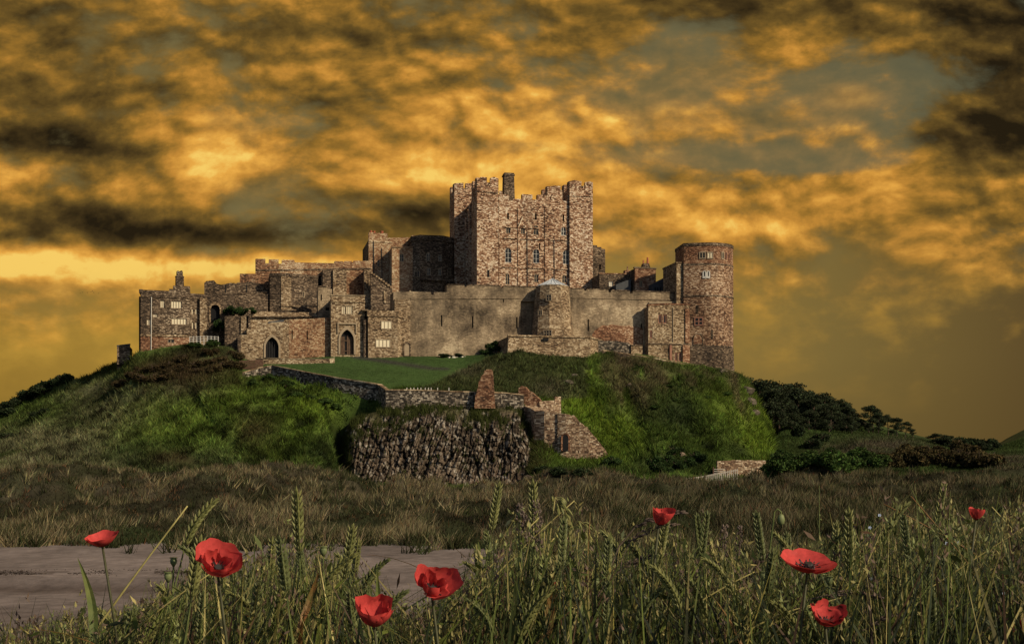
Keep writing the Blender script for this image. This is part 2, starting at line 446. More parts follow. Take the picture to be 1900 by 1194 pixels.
# ------------------------------------------------------------------ terrain: a height for every bearing and distance
def zv(D, v): return EYE + (HZ - v) * D / FPX
COLS = {  # bearing (photo column): list of (distance, ('v' row seen there) or ('z' height))
 -6000: [(64, 'z', 0), (140, 'z', 2), (220, 'z', 3), (300, 'z', 1), (420, 'z', 0)],
 -500: [(64, 'z', 0), (140, 'v', 884), (160, 'v', 872), (200, 'v', 862), (240, 'z', 4), (300, 'z', 1), (420, 'z', -1)],
 -200: [(64, 'z', 0), (140, 'v', 882), (150, 'z', 2.5), (175, 'v', 850), (228, 'v', 825), (245, 'z', 6), (300, 'z', 1), (420, 'z', -1)],
 0: [(64, 'v', 1010), (140, 'v', 879), (148, 'z', 2.5), (160, 'v', 862), (190, 'v', 818), (225, 'v', 768), (236, 'z', 11.5), (300, 'z', 2), (420, 'z', -1)],
 120: [(64, 'v', 1010), (140, 'v', 879), (148, 'z', 2.4), (160, 'v', 858), (188, 'v', 785), (220, 'v', 712), (232, 'z', 16.5), (300, 'z', 2), (420, 'z', -1)],
 200: [(64, 'v', 1010), (140, 'v', 880), (147, 'z', 2.4), (158, 'v', 860), (172, 'v', 815), (190, 'v', 752), (214, 'v', 682), (230, 'z', 19), (300, 'z', 2), (420, 'z', -1)],
 255: [(64, 'v', 1010), (140, 'v', 881), (147, 'z', 2.4), (156, 'v', 862), (172, 'v', 800), (186, 'v', 738), (200, 'v', 652), (236, 'z', 20.5), (300, 'z', 3), (420, 'z', -1)],
 340: [(64, 'v', 1010), (140, 'v', 882), (147, 'z', 2.4), (156, 'v', 862), (168, 'v', 808), (180, 'v', 738), (190, 'v', 690), (201, 'v', 637), (240, 'z', 22), (300, 'z', 4), (420, 'z', -1)],
 430: [(64, 'v', 1010), (140, 'v', 880), (147, 'z', 2.3), (156, 'v', 868), (166, 'v', 812), (178, 'v', 742), (188, 'v', 700), (196, 'v', 660), (203, 'v', 641), (240, 'z', 22), (300, 'z', 4), (420, 'z', -1)],
 452: [(64, 'v', 1010), (140, 'v', 880), (147, 'z', 2.3), (156, 'v', 868), (166, 'v', 815), (178, 'v', 745), (191, 'v', 708), (193.5, 'v', 690), (203, 'v', 668), (240, 'z', 22), (300, 'z', 4), (420, 'z', -1)],
 505: [(64, 'v', 1010), (140, 'v', 879), (147, 'z', 2.3), (155, 'v', 870), (164, 'v', 820), (176, 'v', 755), (190, 'v', 708), (192.6, 'v', 700), (193.8, 'v', 686), (204, 'v', 667), (240, 'z', 22), (300, 'z', 4), (420, 'z', -1)],
 560: [(64, 'v', 1011), (140, 'v', 879), (147, 'z', 2.2), (155, 'v', 872), (163, 'v', 825), (174, 'v', 762), (188.4, 'v', 722), (190.2, 'v', 700), (204, 'v', 664), (240, 'z', 22), (300, 'z', 4), (420, 'z', -1)],
 605: [(64, 'v', 1013), (140, 'v', 881), (147, 'z', 2.0), (154, 'v', 876), (161, 'v', 838), (172, 'v', 775), (185, 'v', 735), (187, 'v', 706), (205, 'v', 661), (240, 'z', 22), (300, 'z', 4), (420, 'z', -1)],
 630: [(64, 'v', 1017), (138, 'v', 888), (147, 'z', 1.6), (160, 'v', 900), (176, 'v', 892), (180.5, 'v', 800), (182.5, 'v', 752), (184.6, 'v', 735), (186, 'v', 712), (205.5, 'v', 660), (240, 'z', 22), (300, 'z', 4), (420, 'z', -1)],
 655: [(63, 'v', 1021), (136, 'v', 906), (147, 'z', 0.8), (160, 'v', 905), (178, 'v', 898), (180.5, 'v', 800), (181.8, 'v', 758), (183, 'v', 742), (184.6, 'v', 716), (206, 'v', 660), (240, 'z', 22), (300, 'z', 4), (420, 'z', -1)],
 718: [(63, 'v', 1022), (135, 'v', 911), (148, 'z', 0.5), (166, 'v', 905), (175.5, 'v', 890), (177.5, 'v', 800), (178.4, 'v', 762), (179.6, 'v', 735), (190, 'v', 704), (207, 'v', 660), (240, 'z', 22), (300, 'z', 4), (420, 'z', -1)],
 850: [(62, 'v', 1022), (135, 'v', 913), (148, 'z', 0.4), (166, 'v', 908), (175, 'v', 890), (177, 'v', 800), (178.4, 'v', 762), (179.6, 'v', 738), (188, 'v', 712), (198, 'v', 688), (209, 'v', 660), (240, 'z', 22), (300, 'z', 4), (420, 'z', -1)],
 960: [(60, 'v', 1024), (135, 'v', 912), (148, 'z', 0.5), (166, 'v', 905), (175, 'v', 885), (177, 'v', 800), (178.6, 'v', 762), (180, 'v', 735), (186, 'v', 716), (196, 'v', 682), (203.5, 'v', 656), (211, 'v', 652), (240, 'z', 22), (300, 'z', 4), (420, 'z', -1)],
 1000: [(57, 'v', 1026), (135, 'v', 900), (148, 'z', 1.3), (160, 'v', 892), (167, 'v', 862), (172, 'v', 828), (176, 'v', 790), (180, 'v', 770), (182, 'v', 738), (190, 'v', 706), (198, 'v', 676), (204, 'v', 657), (212, 'v', 652), (240, 'z', 22), (300, 'z', 4), (420, 'z', -1)],
 1050: [(52, 'v', 1030), (135, 'v', 895), (148, 'z', 1.7), (160, 'v', 888), (168, 'v', 866), (174, 'v', 848), (178, 'v', 800), (182, 'v', 762), (188, 'v', 722), (196, 'v', 690), (205, 'v', 660), (213, 'v', 652), (240, 'z', 22), (300, 'z', 4), (420, 'z', -1)],
 1100: [(47, 'v', 1038), (137, 'v', 892), (148, 'z', 1.9), (160, 'v', 886), (168, 'v', 868), (173, 'v', 850), (179, 'v', 800), (186, 'v', 748), (196, 'v', 694), (205.5, 'v', 662), (214, 'v', 652), (240, 'z', 22), (300, 'z', 4), (420, 'z', -1)],
 1125: [(44, 'v', 1045), (138, 'v', 890), (148, 'z', 2.0), (160, 'v', 886), (168, 'v', 868), (174, 'v', 838), (182, 'v', 780), (191, 'v', 715), (202, 'v', 664), (206, 'v', 652), (215, 'v', 650), (240, 'z', 22), (300, 'z', 4), (420, 'z', -1)],
 1200: [(40, 'z', 0.2), (136, 'v', 899), (147, 'z', 1.5), (158, 'v', 888), (166, 'v', 868), (174, 'v', 826), (184, 'v', 765), (194, 'v', 705), (204, 'v', 668), (216, 'v', 660), (240, 'z', 22), (300, 'z', 4), (420, 'z', -1)],
 1300: [(40, 'z', 0.3), (136, 'v', 899), (147, 'z', 1.5), (158, 'v', 890), (168, 'v', 880), (175, 'v', 828), (184, 'v', 765), (196, 'v', 708), (207, 'v', 680), (222, 'v', 676), (244, 'z', 18), (300, 'z', 4), (420, 'z', -1)],
 1355: [(40, 'z', 0.3), (136, 'v', 899), (147, 'z', 1.5), (158, 'v', 890), (168.5, 'v', 884), (176, 'v', 824), (186, 'v', 768), (199, 'v', 715), (208, 'v', 690), (222, 'v', 688), (240, 'z', 16), (300, 'z', 4), (420, 'z', -1)],
 1378: [(40, 'z', 0.3), (136, 'v', 899), (147, 'z', 1.5), (158, 'v', 890), (168.5, 'v', 884), (177, 'v', 824), (189, 'v', 765), (204, 'v', 712), (212, 'v', 697), (222, 'v', 698), (238, 'z', 14), (300, 'z', 4), (420, 'z', -1)],
 1402: [(40, 'z', 0.3), (136, 'v', 899), (147, 'z', 1.5), (158, 'v', 890), (168.5, 'v', 884), (179, 'v', 824), (194, 'v', 775), (208, 'v', 742), (214, 'v', 735), (222, 'z', 14), (240, 'z', 9), (300, 'z', 4), (420, 'z', 3)],
 1422: [(40, 'z', 0.3), (136, 'v', 899), (147, 'z', 1.5), (158, 'v', 889), (168.5, 'v', 882), (182, 'v', 824), (200, 'v', 786), (212, 'v', 772), (217, 'v', 770), (224, 'z', 10), (240, 'z', 6), (300, 'z', 5), (420, 'z', 6)],
 1434: [(40, 'z', 0.3), (138, 'v', 888), (147, 'z', 2.1), (164, 'v', 876), (172, 'v', 852), (186, 'v', 828), (204, 'v', 812), (214, 'v', 806), (219, 'z', 7.5), (226, 'z', 5), (260, 'z', 6), (300, 'z', 10), (420, 'z', 12)],
 1446: [(40, 'z', 0.4), (138, 'v', 888), (147, 'z', 2.2), (165, 'v', 876), (176, 'v', 856), (200, 'v', 850), (240, 'v', 835), (290, 'v', 795), (315, 'v', 765), (345, 'v', 722), (420, 'z', 10)],
 1520: [(40, 'z', 0.4), (140, 'v', 888), (148, 'z', 2.2), (170, 'v', 875), (200, 'v', 856), (250, 'v', 828), (290, 'v', 802), (315, 'v', 785), (345, 'v', 748), (420, 'z', 10)],
 1600: [(40, 'z', 0.5), (140, 'v', 888), (148, 'z', 2.2), (170, 'v', 864), (190, 'v', 832), (207, 'v', 808), (216, 'v', 806), (235, 'z', 6), (290, 'v', 808), (315, 'v', 798), (345, 'v', 776), (420, 'z', 9)],
 1700: [(40, 'z', 0.6), (140, 'v', 888), (148, 'z', 2.2), (172, 'v', 868), (195, 'v', 842), (212, 'v', 820), (222, 'v', 818), (240, 'z', 6), (290, 'v', 826), (345, 'v', 806), (420, 'z', 9)],
 1800: [(40, 'z', 0.8), (140, 'v', 888), (150, 'z', 2.3), (180, 'v', 870), (215, 'v', 848), (235, 'v', 842), (290, 'v', 838), (345, 'v', 834), (420, 'z', 7)],
 1845: [(40, 'z', 0.9), (140, 'v', 887), (150, 'z', 2.4), (200, 'v', 855), (260, 'v', 846), (320, 'v', 836), (360, 'v', 828), (420, 'v', 828)],
 1900: [(40, 'z', 1.0), (140, 'v', 886), (150, 'z', 2.5), (200, 'v', 852), (260, 'v', 846), (310, 'v', 828), (360, 'v', 798), (420, 'v', 800)],
 2050: [(40, 'z', 1.0), (140, 'v', 885), (200, 'v', 852), (260, 'v', 840), (310, 'v', 795), (380, 'v', 720), (420, 'v', 720)],
 2600: [(40, 'z', 1.0), (140, 'z', 2.5), (200, 'z', 4), (300, 'z', 14), (420, 'z', 30)],
 8000: [(40, 'z', 1.0), (140, 'z', 2.5), (200, 'z', 4), (300, 'z', 10), (420, 'z', 14)],
}
CU = sorted(COLS)
gu = np.array([-6000, -3500, -2000, -1200, -800, -500, -320, -200] + list(range(-100, 2001, 7)) + [2100, 2200, 2400, 2700, 3200, 4500, 8000], float)
gD = np.concatenate([np.geomspace(0.5, 24, 70)[:-1], np.arange(24, 60, 0.6), np.arange(60, 150, 0.6), np.arange(150, 222, 0.35), np.arange(222, 421, 3.0)])
prof = []
for cu in CU:
    pts = COLS[cu]
    Ds = [0, 4.5, 26.0, pts[0][0] - 6] + [p[0] for p in pts]
    zf = pts[0][2] if pts[0][1] == 'z' else zv(pts[0][0], pts[0][2])
    zs = [3.25, 3.25, 0.0, min(0.0, zf)] + [p[2] if p[1] == 'z' else zv(p[0], p[2]) for p in pts]
    if cu >= 1200: zs[2] = 0.12
    prof.append(np.interp(gD, Ds, zs))
prof = np.array(prof)
ZG = np.empty((len(gu), len(gD)))
for j in range(len(gD)): ZG[:, j] = np.interp(gu, CU, prof[:, j])
UG, DG = np.meshgrid(gu, gD, indexing='ij')
XG = (UG - 950) / FPX * DG
# soften, then roughen
for _ in range(3):
    Zp = ZG.copy()
    ZG[1:-1] = 0.25 * Zp[:-2] + 0.5 * Zp[1:-1] + 0.25 * Zp[2:]
    Zp = ZG.copy()
    ZG[:, 1:-1] = 0.25 * Zp[:, :-2] + 0.5 * Zp[:, 1:-1] + 0.25 * Zp[:, 2:]
def sstep(x, a, b):
    t = np.clip((x - a) / (b - a), 0, 1); return t * t * (3 - 2 * t)
def footf(u, x): return np.interp(u, [-100, 600, 850, 960, 1050, 1125, 1200, 3000], [66, 66, 64, 62, 54, 47, 42, 42]) + 12.0 * fbm(x / 7.0, x * 0 + 3.3, 4)
foot = footf(UG, XG)
mdune = sstep(DG, foot, foot + 6) * (1 - sstep(DG, 141, 150))
ZG += mdune * (fbm(XG / 7.5, DG / 10.0, 4) * 2.3 + (np.abs(fbm(XG / 3.4 + 9, DG / 5.0, 3)) - .2) * 1.6) * np.interp(DG, [60, 80, 130, 150], [.55, 1, 1, .6])
VG = HZ - (ZG - EYE) * FPX / DG
lawn = ((UG > 452) & (UG < 1000) & (DG > np.interp(UG, [452, 505, 718, 1000], [193, 195, 181, 183])) & (DG < 215) &
        (VG > 655) & (VG < np.interp(UG, [452, 600, 720, 800, 850, 960], [705, 712, 725, 715, 690, 640]))).astype(float)
for _ in range(3):
    lawn[1:-1] = 0.25 * lawn[:-2] + 0.5 * lawn[1:-1] + 0.25 * lawn[2:]
mhill = sstep(DG, 150, 156) * (1 - lawn) * (1 - sstep(DG - np.interp(UG, [250, 1360], [200, 219]), -3, 0) * ((UG > 240) & (UG < 1360)))
mhill = mhill * (1 - .8 * (sstep(UG, 1230, 1260) * (1 - sstep(UG, 1420, 1436)) * (1 - sstep(DG, 160, 168))))
ZG += mhill * (fbm(XG / 7.0 + 5, DG / 7.0, 5) * 0.75 + fbm(XG / 2.0, DG / 2.0, 3) * 0.22)
# gullies and folds on the left hill and the right bank
for (ua, va, ub, vb, w, dep) in [(345, 715, 420, 810, 9, 1.3), (420, 810, 440, 830, 9, 1.0), (250, 735, 110, 830, 12, .7), (470, 760, 430, 815, 9, 1.0), (1150, 670, 1210, 860, 12, 1.2),
                                 (1075, 680, 1205, 860, 9, -0.9), (1240, 700, 1290, 800, 14, 1.0), (560, 760, 530, 850, 16, .7), (320, 830, 360, 850, 16, 1.2), (500, 830, 520, 850, 12, 1.0)]:
    dx, dy = ub - ua, vb - va; t = np.clip(((UG - ua) * dx + (VG - va) * dy) / (dx * dx + dy * dy), 0, 1)
    dd = (UG - ua - t * dx) ** 2 + (VG - va - t * dy) ** 2
    ZG -= dep * np.exp(-dd / (w * w)) * (DG > 152) * (DG < 215)
# beach: low scarp and gentle ripples
msand = (1 - sstep(DG, foot - 1, foot + 1)) * sstep(DG, 22, 26)
ZG += msand * (-0.28 * (1 - sstep(DG + fbm(XG / 9, DG / 9, 2) * 1.5, 44.5, 46.0)) * (1 - sstep(UG, 500, 700)) + fbm(XG / 6, DG / 1.3, 3) * 0.05)
ZG += sstep(DG, .4, .6) * (1 - sstep(DG, 20, 26)) * fbm(XG * 2, DG * 2, 3) * 0.05
VG = HZ - (ZG - EYE) * FPX / DG

_ui = np.arange(len(gu)); _di = np.arange(len(gD))
def _bil(A, u, D):
    a = np.interp(u, gu, _ui); b = np.interp(D, gD, _di)
    i = np.clip(a.astype(int), 0, len(gu) - 2); j = np.clip(b.astype(int), 0, len(gD) - 2)
    fa = a - i; fb = b - j
    return (A[i, j] * (1 - fa) + A[i + 1, j] * fa) * (1 - fb) + (A[i, j + 1] * (1 - fa) + A[i + 1, j + 1] * fa) * fb
def ground(x, y):
    x = np.atleast_1d(np.asarray(x, float)); y = np.atleast_1d(np.asarray(y, float))
    return _bil(ZG, x / y * FPX + 950, y)
def gz(x, y): return float(ground(x, y)[0])

# ground colours: turf, dry grass, heath, sand, soil; shade painted into dunes and scarp
def zone(u, D, v, x):
    n = fbm(x / 5.0, D / 5.0, 4)[..., None]; n2 = fbm(x / 1.6 + 40, D / 1.6, 3)[..., None]
    n3 = fbm(x / 14.0 + 3, D / 14.0, 3)[..., None]
    GR = np.array([.036, .056, .011]); BR = np.array([.080, .118, .014]); DRY = np.array([.105, .090, .058]); HEATH = np.array([.050, .034, .018])
    DK = np.array([.022, .032, .012]); SOIL = np.array([.085, .060, .038]); SAND = np.array([.140, .118, .114])
    def b(cu, cv, ru, rv): return np.exp(-(((u - cu) / ru) ** 2 + ((v - cv) / rv) ** 2))[..., None]
    hill = GR * (1 + 0.7 * n) + 0 * n2
    def lay(c, col, w): 
        w = np.clip(w, 0, 1); return c * (1 - w) + col * w
    c = hill
    left = (u < 640)[..., None]; right = (u > 1000)[..., None] & (u < 1445)[..., None]
    dryw = b(90, 830, 130, 40) + b(215, 760, 90, 38) + b(320, 722, 70, 20) + b(130, 870, 300, 30) + b(400, 655, 60, 14) * .7 + b(170, 720, 60, 22) * .5
    c = lay(c, DRY, left * np.clip(dryw * (1.0 + 1.6 * n) * 1.0, 0, 1) * .62)
    c = lay(c, DK, left * np.clip(b(280, 845, 110, 26) + b(430, 862, 160, 26) + b(600, 850, 30, 60) + b(330, 660, 90, 16) * .6, 0, 1) * .7)
    c = lay(c, BR, left * np.clip(b(570, 765, 60, 40) + b(300, 780, 90, 60) * .65 + b(530, 850, 90, 30) * .5 + b(440, 740, 60, 30) * .5, 0, 1) * (0.7 + n) * .9)
    c = c * (1 + np.clip(1.3 * fbm(x / 1.4 + 8, D / 3.0, 3) + .8 * fbm(x / 3.0 + 70, D / 6.0, 3), -.75, .9)[..., None] * (D > 150)[..., None])
    c = lay(c, HEATH, left * (b(340, 688, 110, 30) + b(470, 800, 40, 30) * .7 + b(330, 855, 40, 14) * .7))
    rb = b(1065, 760, 50, 90) + b(1150, 800, 80, 60) + b(1405, 810, 40, 60) + b(1340, 760, 60, 50) * .6
    c = lay(c, BR, right * np.clip(rb * (0.9 + 1.2 * n), 0, 1))
    c = lay(c, SOIL, right * np.clip((b(1150, 690, 40, 40) + b(1200, 710, 40, 45) + b(1280, 700, 60, 26) * .8 + b(1370, 720, 28, 50)) * (1 + 3.0 * fbm(x / 1.3, D / 9.0 + 20, 3)[..., None] + n), 0, 1) * .62)
    c = lay(c, DK, right * np.clip(b(1260, 770, 60, 40) + b(1080, 880, 90, 14) + b(1240, 860, 70, 20), 0, 1) * .8)
    mound = ((u > 780) & (u < 1090) & (v < 740) & (D > 178))[..., None]
    c = lay(c, np.array([.040, .046, .018]), mound * .85)
    c = lay(c, DRY * .7, mound * np.clip(b(860, 690, 50, 16) + b(1020, 720, 40, 16), 0, 1) * .6)
    L = np.array([.036, .064, .017]) * (1 + .35 * n + .25 * n2)
    lw = _bil(lawn, u, D)[..., None] if u.ndim == 1 else lawn[..., None]
    c = lay(c, L, lw)
    far = ((u > 1436) & (D > 152))[..., None]
    c = lay(c, np.array([.030, .046, .013]) * (1 + .8 * n), far)
    c = lay(c, DRY * .55, far * np.clip(b(1640, 830, 90, 18) + b(1880, 856, 60, 12) * 1.3 + b(1560, 840, 50, 12), 0, 1) * (.7 + n))
    ft = footf(u, x)
    dune = (sstep(D + n[..., 0] * 3, ft - 1.0, ft + 1.0) * (1 - sstep(D, 143, 149)))[..., None]
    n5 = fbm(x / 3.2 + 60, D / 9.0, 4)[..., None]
    dc = lay(DRY * 0.48, np.array([.016, .016, .008]), np.clip(.45 + 2.0 * n5 + .8 * n3, 0, 1))  # dark hollows between hummocks: shade put into the dune colour
    dc = lay(dc, np.array([.026, .032, .013]), np.clip(sstep(u, 950, 1250)[..., None] * .55 + 1.3 * n, 0, .8))
    dc = lay(dc, np.array([.030, .040, .016]), (1 - sstep(D, ft + 2, ft + 9))[..., None] * .75)
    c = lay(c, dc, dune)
    sand = ((1 - sstep(D + n[..., 0] * 3, ft - 1.0, ft + 0.6)) * sstep(D, 22, 25))[..., None]
    sc = SAND * (1 + .35 * n2 + .30 * n + .35 * n3)
    wrack = np.exp(-((D - 47.6 - fbm(x / 12, D / 30, 2) * 2.0) / 0.55) ** 2)[..., None] * (n2 > -.02) * (1 - sstep(u, 420, 640))[..., None]
    sc = lay(sc, np.array([.03, .022, .018]), wrack * .75)
    wet_shade = (np.exp(-((D - 44.0) / 1.6) ** 2)[..., None] + .5 * np.exp(-((D - 36) / 2.5) ** 2)[..., None]) * (1 - sstep(u, 450, 700))[..., None]  # wet bands; the far one has the scarp's shadow put into its colour
    sc = lay(sc, np.array([.060, .046, .042]), wet_shade * .8)
    c = lay(c, sc, sand)
    bank = (1 - sstep(D, 20, 24))[..., None]
    c = lay(c, np.array([.022, .024, .012]), bank)
    path = np.zeros_like(u)
    for (ua, va, ub, vb, w) in [(655, 661, 800, 683, 4.0), (800, 683, 830, 684, 3.0)]:
        dx, dy = ub - ua, vb - va; t = np.clip(((u - ua) * dx + (v - va) * dy) / (dx * dx + dy * dy), 0, 1)
        path = np.maximum(path, np.exp(-(((u - ua - t * dx) ** 2 + (v - va - t * dy) ** 2) / (w * w))) * (D > 170))
    c = lay(c, np.array([.035, .032, .028]), path[..., None] * .9)
    return np.clip(c, .004, .5)
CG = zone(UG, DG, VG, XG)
nu, nd = len(gu), len(gD)
Vt = np.stack([XG, DG, ZG], -1).reshape(-1, 3)
ii, jj = np.meshgrid(np.arange(nu - 1), np.arange(nd - 1), indexing='ij')
a_ = (ii * nd + jj).ravel()
Ft = np.stack([a_, a_ + nd, a_ + nd + 1, a_ + 1], -1)
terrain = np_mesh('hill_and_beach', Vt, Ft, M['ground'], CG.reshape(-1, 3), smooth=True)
tag(terrain, 'grassy castle hill falling to dunes and grey sand beach', 'hill', kind='structure')
mb = MB(); mb.add([(-9000, -3000, -3), (9000, -3000, -3), (9000, 9000, -3), (-9000, 9000, -3)], [(0, 1, 2, 3)])
gm_, gg = mat_new('far_ground'); finish(gg, gg.ramp(gg.noise(gg.coord('Object'), 0.02, 5), [(.3, (.03, .035, .018)), (.7, (.06, .055, .03))]), 0.95)
tag(mb.build('ground', gm_), 'dark open land reaching to the horizon', 'ground', kind='structure')

# ------------------------------------------------------------------ the columnar rock face under the retaining wall
def rock_face():
    us = np.linspace(632, 1003, 330); vs_ = np.linspace(0, 1, 150)
    top = np.interp(us, [632, 655, 690, 718, 760, 800, 850, 885, 930, 960, 985, 1003], [800, 778, 765, 760, 755, 752, 757, 760, 757, 757, 800, 845])
    bot = np.interp(us, [632, 650, 700, 800, 900, 970, 1003], [915, 912, 912, 914, 910, 905, 880])
    U, T = np.meshgrid(us, vs_, indexing='ij')
    Vv = top[:, None] * (1 - T) + bot[:, None] * T
    base = np.interp(T, [0, .06, .3, .7, 1], [178.3, 177.0, 173.5, 170.0, 165.5])
    edge = np.exp(-((U - 632) / 14) ** 2) * 7.0 + np.exp(-((U - 1003) / 20) ** 2) * 4.5
    D = base + edge
    X = (U - 950) / FPX * 174; Z = -Vv / 13.8
    lean = X + (Z + 60.4) * (0.22 * np.sin(X / 9.0) - .10) + fbm(X / 6, Z / 7, 2) * .6       # leaning columns
    # columns: cells narrow across and long down
    def cells(a, b, seed):
        best = np.full(a.shape, 9.0); sec = np.full(a.shape, 9.0); val = np.zeros(a.shape)
        ai = np.floor(a); bi = np.floor(b)
        for da in (-1, 0, 1):
            for db in (-1, 0, 1):
                ca, cb = ai + da, bi + db
                h = np.sin(ca * 127.1 + cb * 311.7 + seed) * 43758.5453; h = h - np.floor(h)
                h2 = np.sin(ca * 269.5 + cb * 183.3 + seed) * 43758.5453; h2 = h2 - np.floor(h2)
                d = np.hypot(a - ca - h, b - cb - h2)
                m = d < best
                sec = np.where(m, best, np.minimum(sec, d)); val = np.where(m, h * .6 + h2 * .4, val); best = np.where(m, d, best)
        return sec - best, val
    e1, v1 = cells(lean / 0.85, Z / 3.4, 1.0)
    e2, v2 = cells(lean / 0.42 + 7, Z / 0.75, 5.0)
    e3, v3 = cells(lean / 2.6 + 3, Z / 5.5, 9.0)
    crack = np.clip(e1 / .18, 0, 1); crack2 = np.clip(e2 / .25, 0, 1)
    win = np.sin(np.pi * np.clip(T, 0, 1)) ** .4
    D = D - win * ((v3 - .5) * .8 + (v1 - .5) * .8 + crack * .80 + (v2 - .5) * .85 + crack2 * .50 + fbm(lean / 1.3, Z / 3.0, 3) * .8 + fbm(lean / .5, Z / .8 + 4, 3) * .35)
    D += np.clip(T - .86, 0, 1) * 4 * fbm(X / 2, Z * 0 + 4, 3)
    Zw = EYE + (HZ - Vv) * D / FPX
    Xw = (U - 950) / FPX * D
    mot = fbm(X * 1.1, Z * .8, 4); lich = fbm(X * 3 + 9, Z * 2.2, 3)
    c = np.array([.066, .049, .035]) * (1 + 1.7 * (v2 - .5) + 1.0 * (v1 - .5) + .9 * mot)[..., None]
    lw = np.clip((lich - .16) * 5, 0, 1)[..., None]
    c = c * (1 - lw * .7) + np.array([.30, .265, .22]) * lw * .7
    rw = np.clip((fbm(X / 2 + 5, Z / 1.2, 3) - .1) * 3, 0, 1)[..., None] * np.clip((T - .75) * 5, 0, 1)[..., None]
    c = c * (1 - rw * .6) + np.array([.12, .048, .026]) * rw * .6
    mw = np.clip(np.clip((.16 + fbm(X / 3 + 2, Z / 3, 3) * .25 - T) * 9, 0, 1), 0, 1)[..., None]
    c = c * (1 - mw * .75) + np.array([.05, .05, .018]) * mw * .75
    n, m = U.shape
    V = np.stack([Xw, D, Zw], -1).reshape(-1, 3)
    i2, j2 = np.meshgrid(np.arange(n - 1), np.arange(m - 1), indexing='ij'); k = (i2 * m + j2).ravel()
    o = np_mesh('rock_face', V, np.stack([k, k + m, k + m + 1, k + 1], -1), M['rock'], np.clip(c, .006, .6).reshape(-1, 3))
    r = np.random.default_rng(9); P = V[(T.ravel() < .9)]; w = np.clip(1.15 - 3.2 * T.ravel()[T.ravel() < .9], .03, 1) + 1.2 * np.exp(-((U.ravel()[T.ravel() < .9] - 1003) / 14) ** 2) + 1.0 * np.exp(-((U.ravel()[T.ravel() < .9] - 634) / 12) ** 2)
    global LEDGE
    cl = np.clip(fbm(P[:, 0] / 1.2, P[:, 2] / .9, 3) * 4 + .1, 0, 1); w = w * cl; LEDGE = P[r.choice(len(P), 5200, p=w / w.sum())]
    tag(o, 'dark columnar rock face below the retaining wall', 'cliff', kind='structure')
M['rock'] = colattr('columnar_rock', 0.45, 1.5, 2.2, 0.9, 0.9, 0.25)
rock_face()
# ------------------------------------------------------------------ the castle
class Bld:
    """one building: an Empty at its base in the castle frame, parts are children"""
    def __init__(b, name, label, cat, u, v, d, group=None, dz=1.5):
        s, z = sz(u, v, d)
        b.org = (s, d, z - dz); b.zb = z - dz
        b.root = empty(name, cas_world(s, d, z - dz), TH, label, cat, group)
    def mb(b): return MB(b.org)
    def part(b, mb, name, mat, parent=None, smooth=False):
        o = mb.build(name, M[mat], parent or b.root, smooth)
        return o

def arch_poly(s0, s1, z0, z1, kind):
    if kind == 'rect': return [(s0, z0), (s1, z0), (s1, z1), (s0, z1)]
    w = s1 - s0; c = (s0 + s1) / 2
    if kind == 'round':
        zs = z1 - w / 2
        return [(s0, z0), (s1, z0)] + [(c + w / 2 * math.cos(a), zs + w / 2 * math.sin(a)) for a in [math.pi * i / 8 for i in range(9)]]
    hh = min(w * 0.80, (z1 - z0) * 0.5); zs = z1 - hh      # pointed, two arcs
    pts = [(s0, z0), (s1, z0)]
    arc_ = [(1 - math.cos(R(60) * i / 6)) * w for i in range(7)]; hts = [math.sin(R(60) * i / 6) / math.sin(R(60)) * hh for i in range(7)]
    pts += [(s1 - x, zs + y) for x, y in zip(arc_, hts)]
    pts += [(s0 + x, zs + y) for x, y in list(zip(arc_, hts))[-2::-1]]
    return pts

def inset(poly, k):
    cx = sum(p[0] for p in poly) / len(poly); cz = sum(p[1] for p in poly) / len(poly)
    w = max(p[0] for p in poly) - min(p[0] for p in poly); h = max(p[1] for p in poly) - min(p[1] for p in poly)
    return [(cx + (x - cx) * (1 - 2 * k / w), cz + (z - cz) * (1 - 2 * k / h)) for x, z in poly]

def window(b, poly, d, frame='frame', pane='glass', nx=1, nz=1, fw=0.09, deep=0.22, name='window', proud=0.0, parent=None):
    """frame ring with bars, pane as its child; poly in (s, z) of the opening, d the wall plane"""
    f = b.mb()
    d0 = d - proud; d1 = d + deep
    f.prism(poly, [inset(poly, fw)], d0 + (0.10 if proud == 0 else 0), d1)
    s0, s1 = min(p[0] for p in poly), max(p[0] for p in poly); z0, z1 = min(p[1] for p in poly), max(p[1] for p in poly)
    for i in range(1, nx):
        x = s0 + (s1 - s0) * i / nx; f.box(x - fw * .55, x + fw * .55, d0 + (0.11 if proud == 0 else .01), d1 - .01, z0 + fw, z1 - fw)
    for i in range(1, nz):
        z = z0 + (z1 - z0) * i / nz; f.box(s0 + fw, s1 - fw, d0 + (0.12 if proud == 0 else .015), d1 - .015, z - fw * .4, z + fw * .4)
    fo = b.part(f, name, frame, parent)
    p = b.mb(); p.prism(inset(poly, fw * .5), [], d1 - .06, d1 + .05)
    b.part(p, 'pane', pane, fo)
    return fo

def px_rect(u0, v0, u1, v1, d, kind='rect'):
    s0, z1 = sz(u0, v0, d); s1, _ = sz(u1, v0, d); z0 = zed((u0 + u1) / 2, v1, d); z1 = zed((u0 + u1) / 2, v0, d)
    return arch_poly(s0, s1, z0, z1, kind)

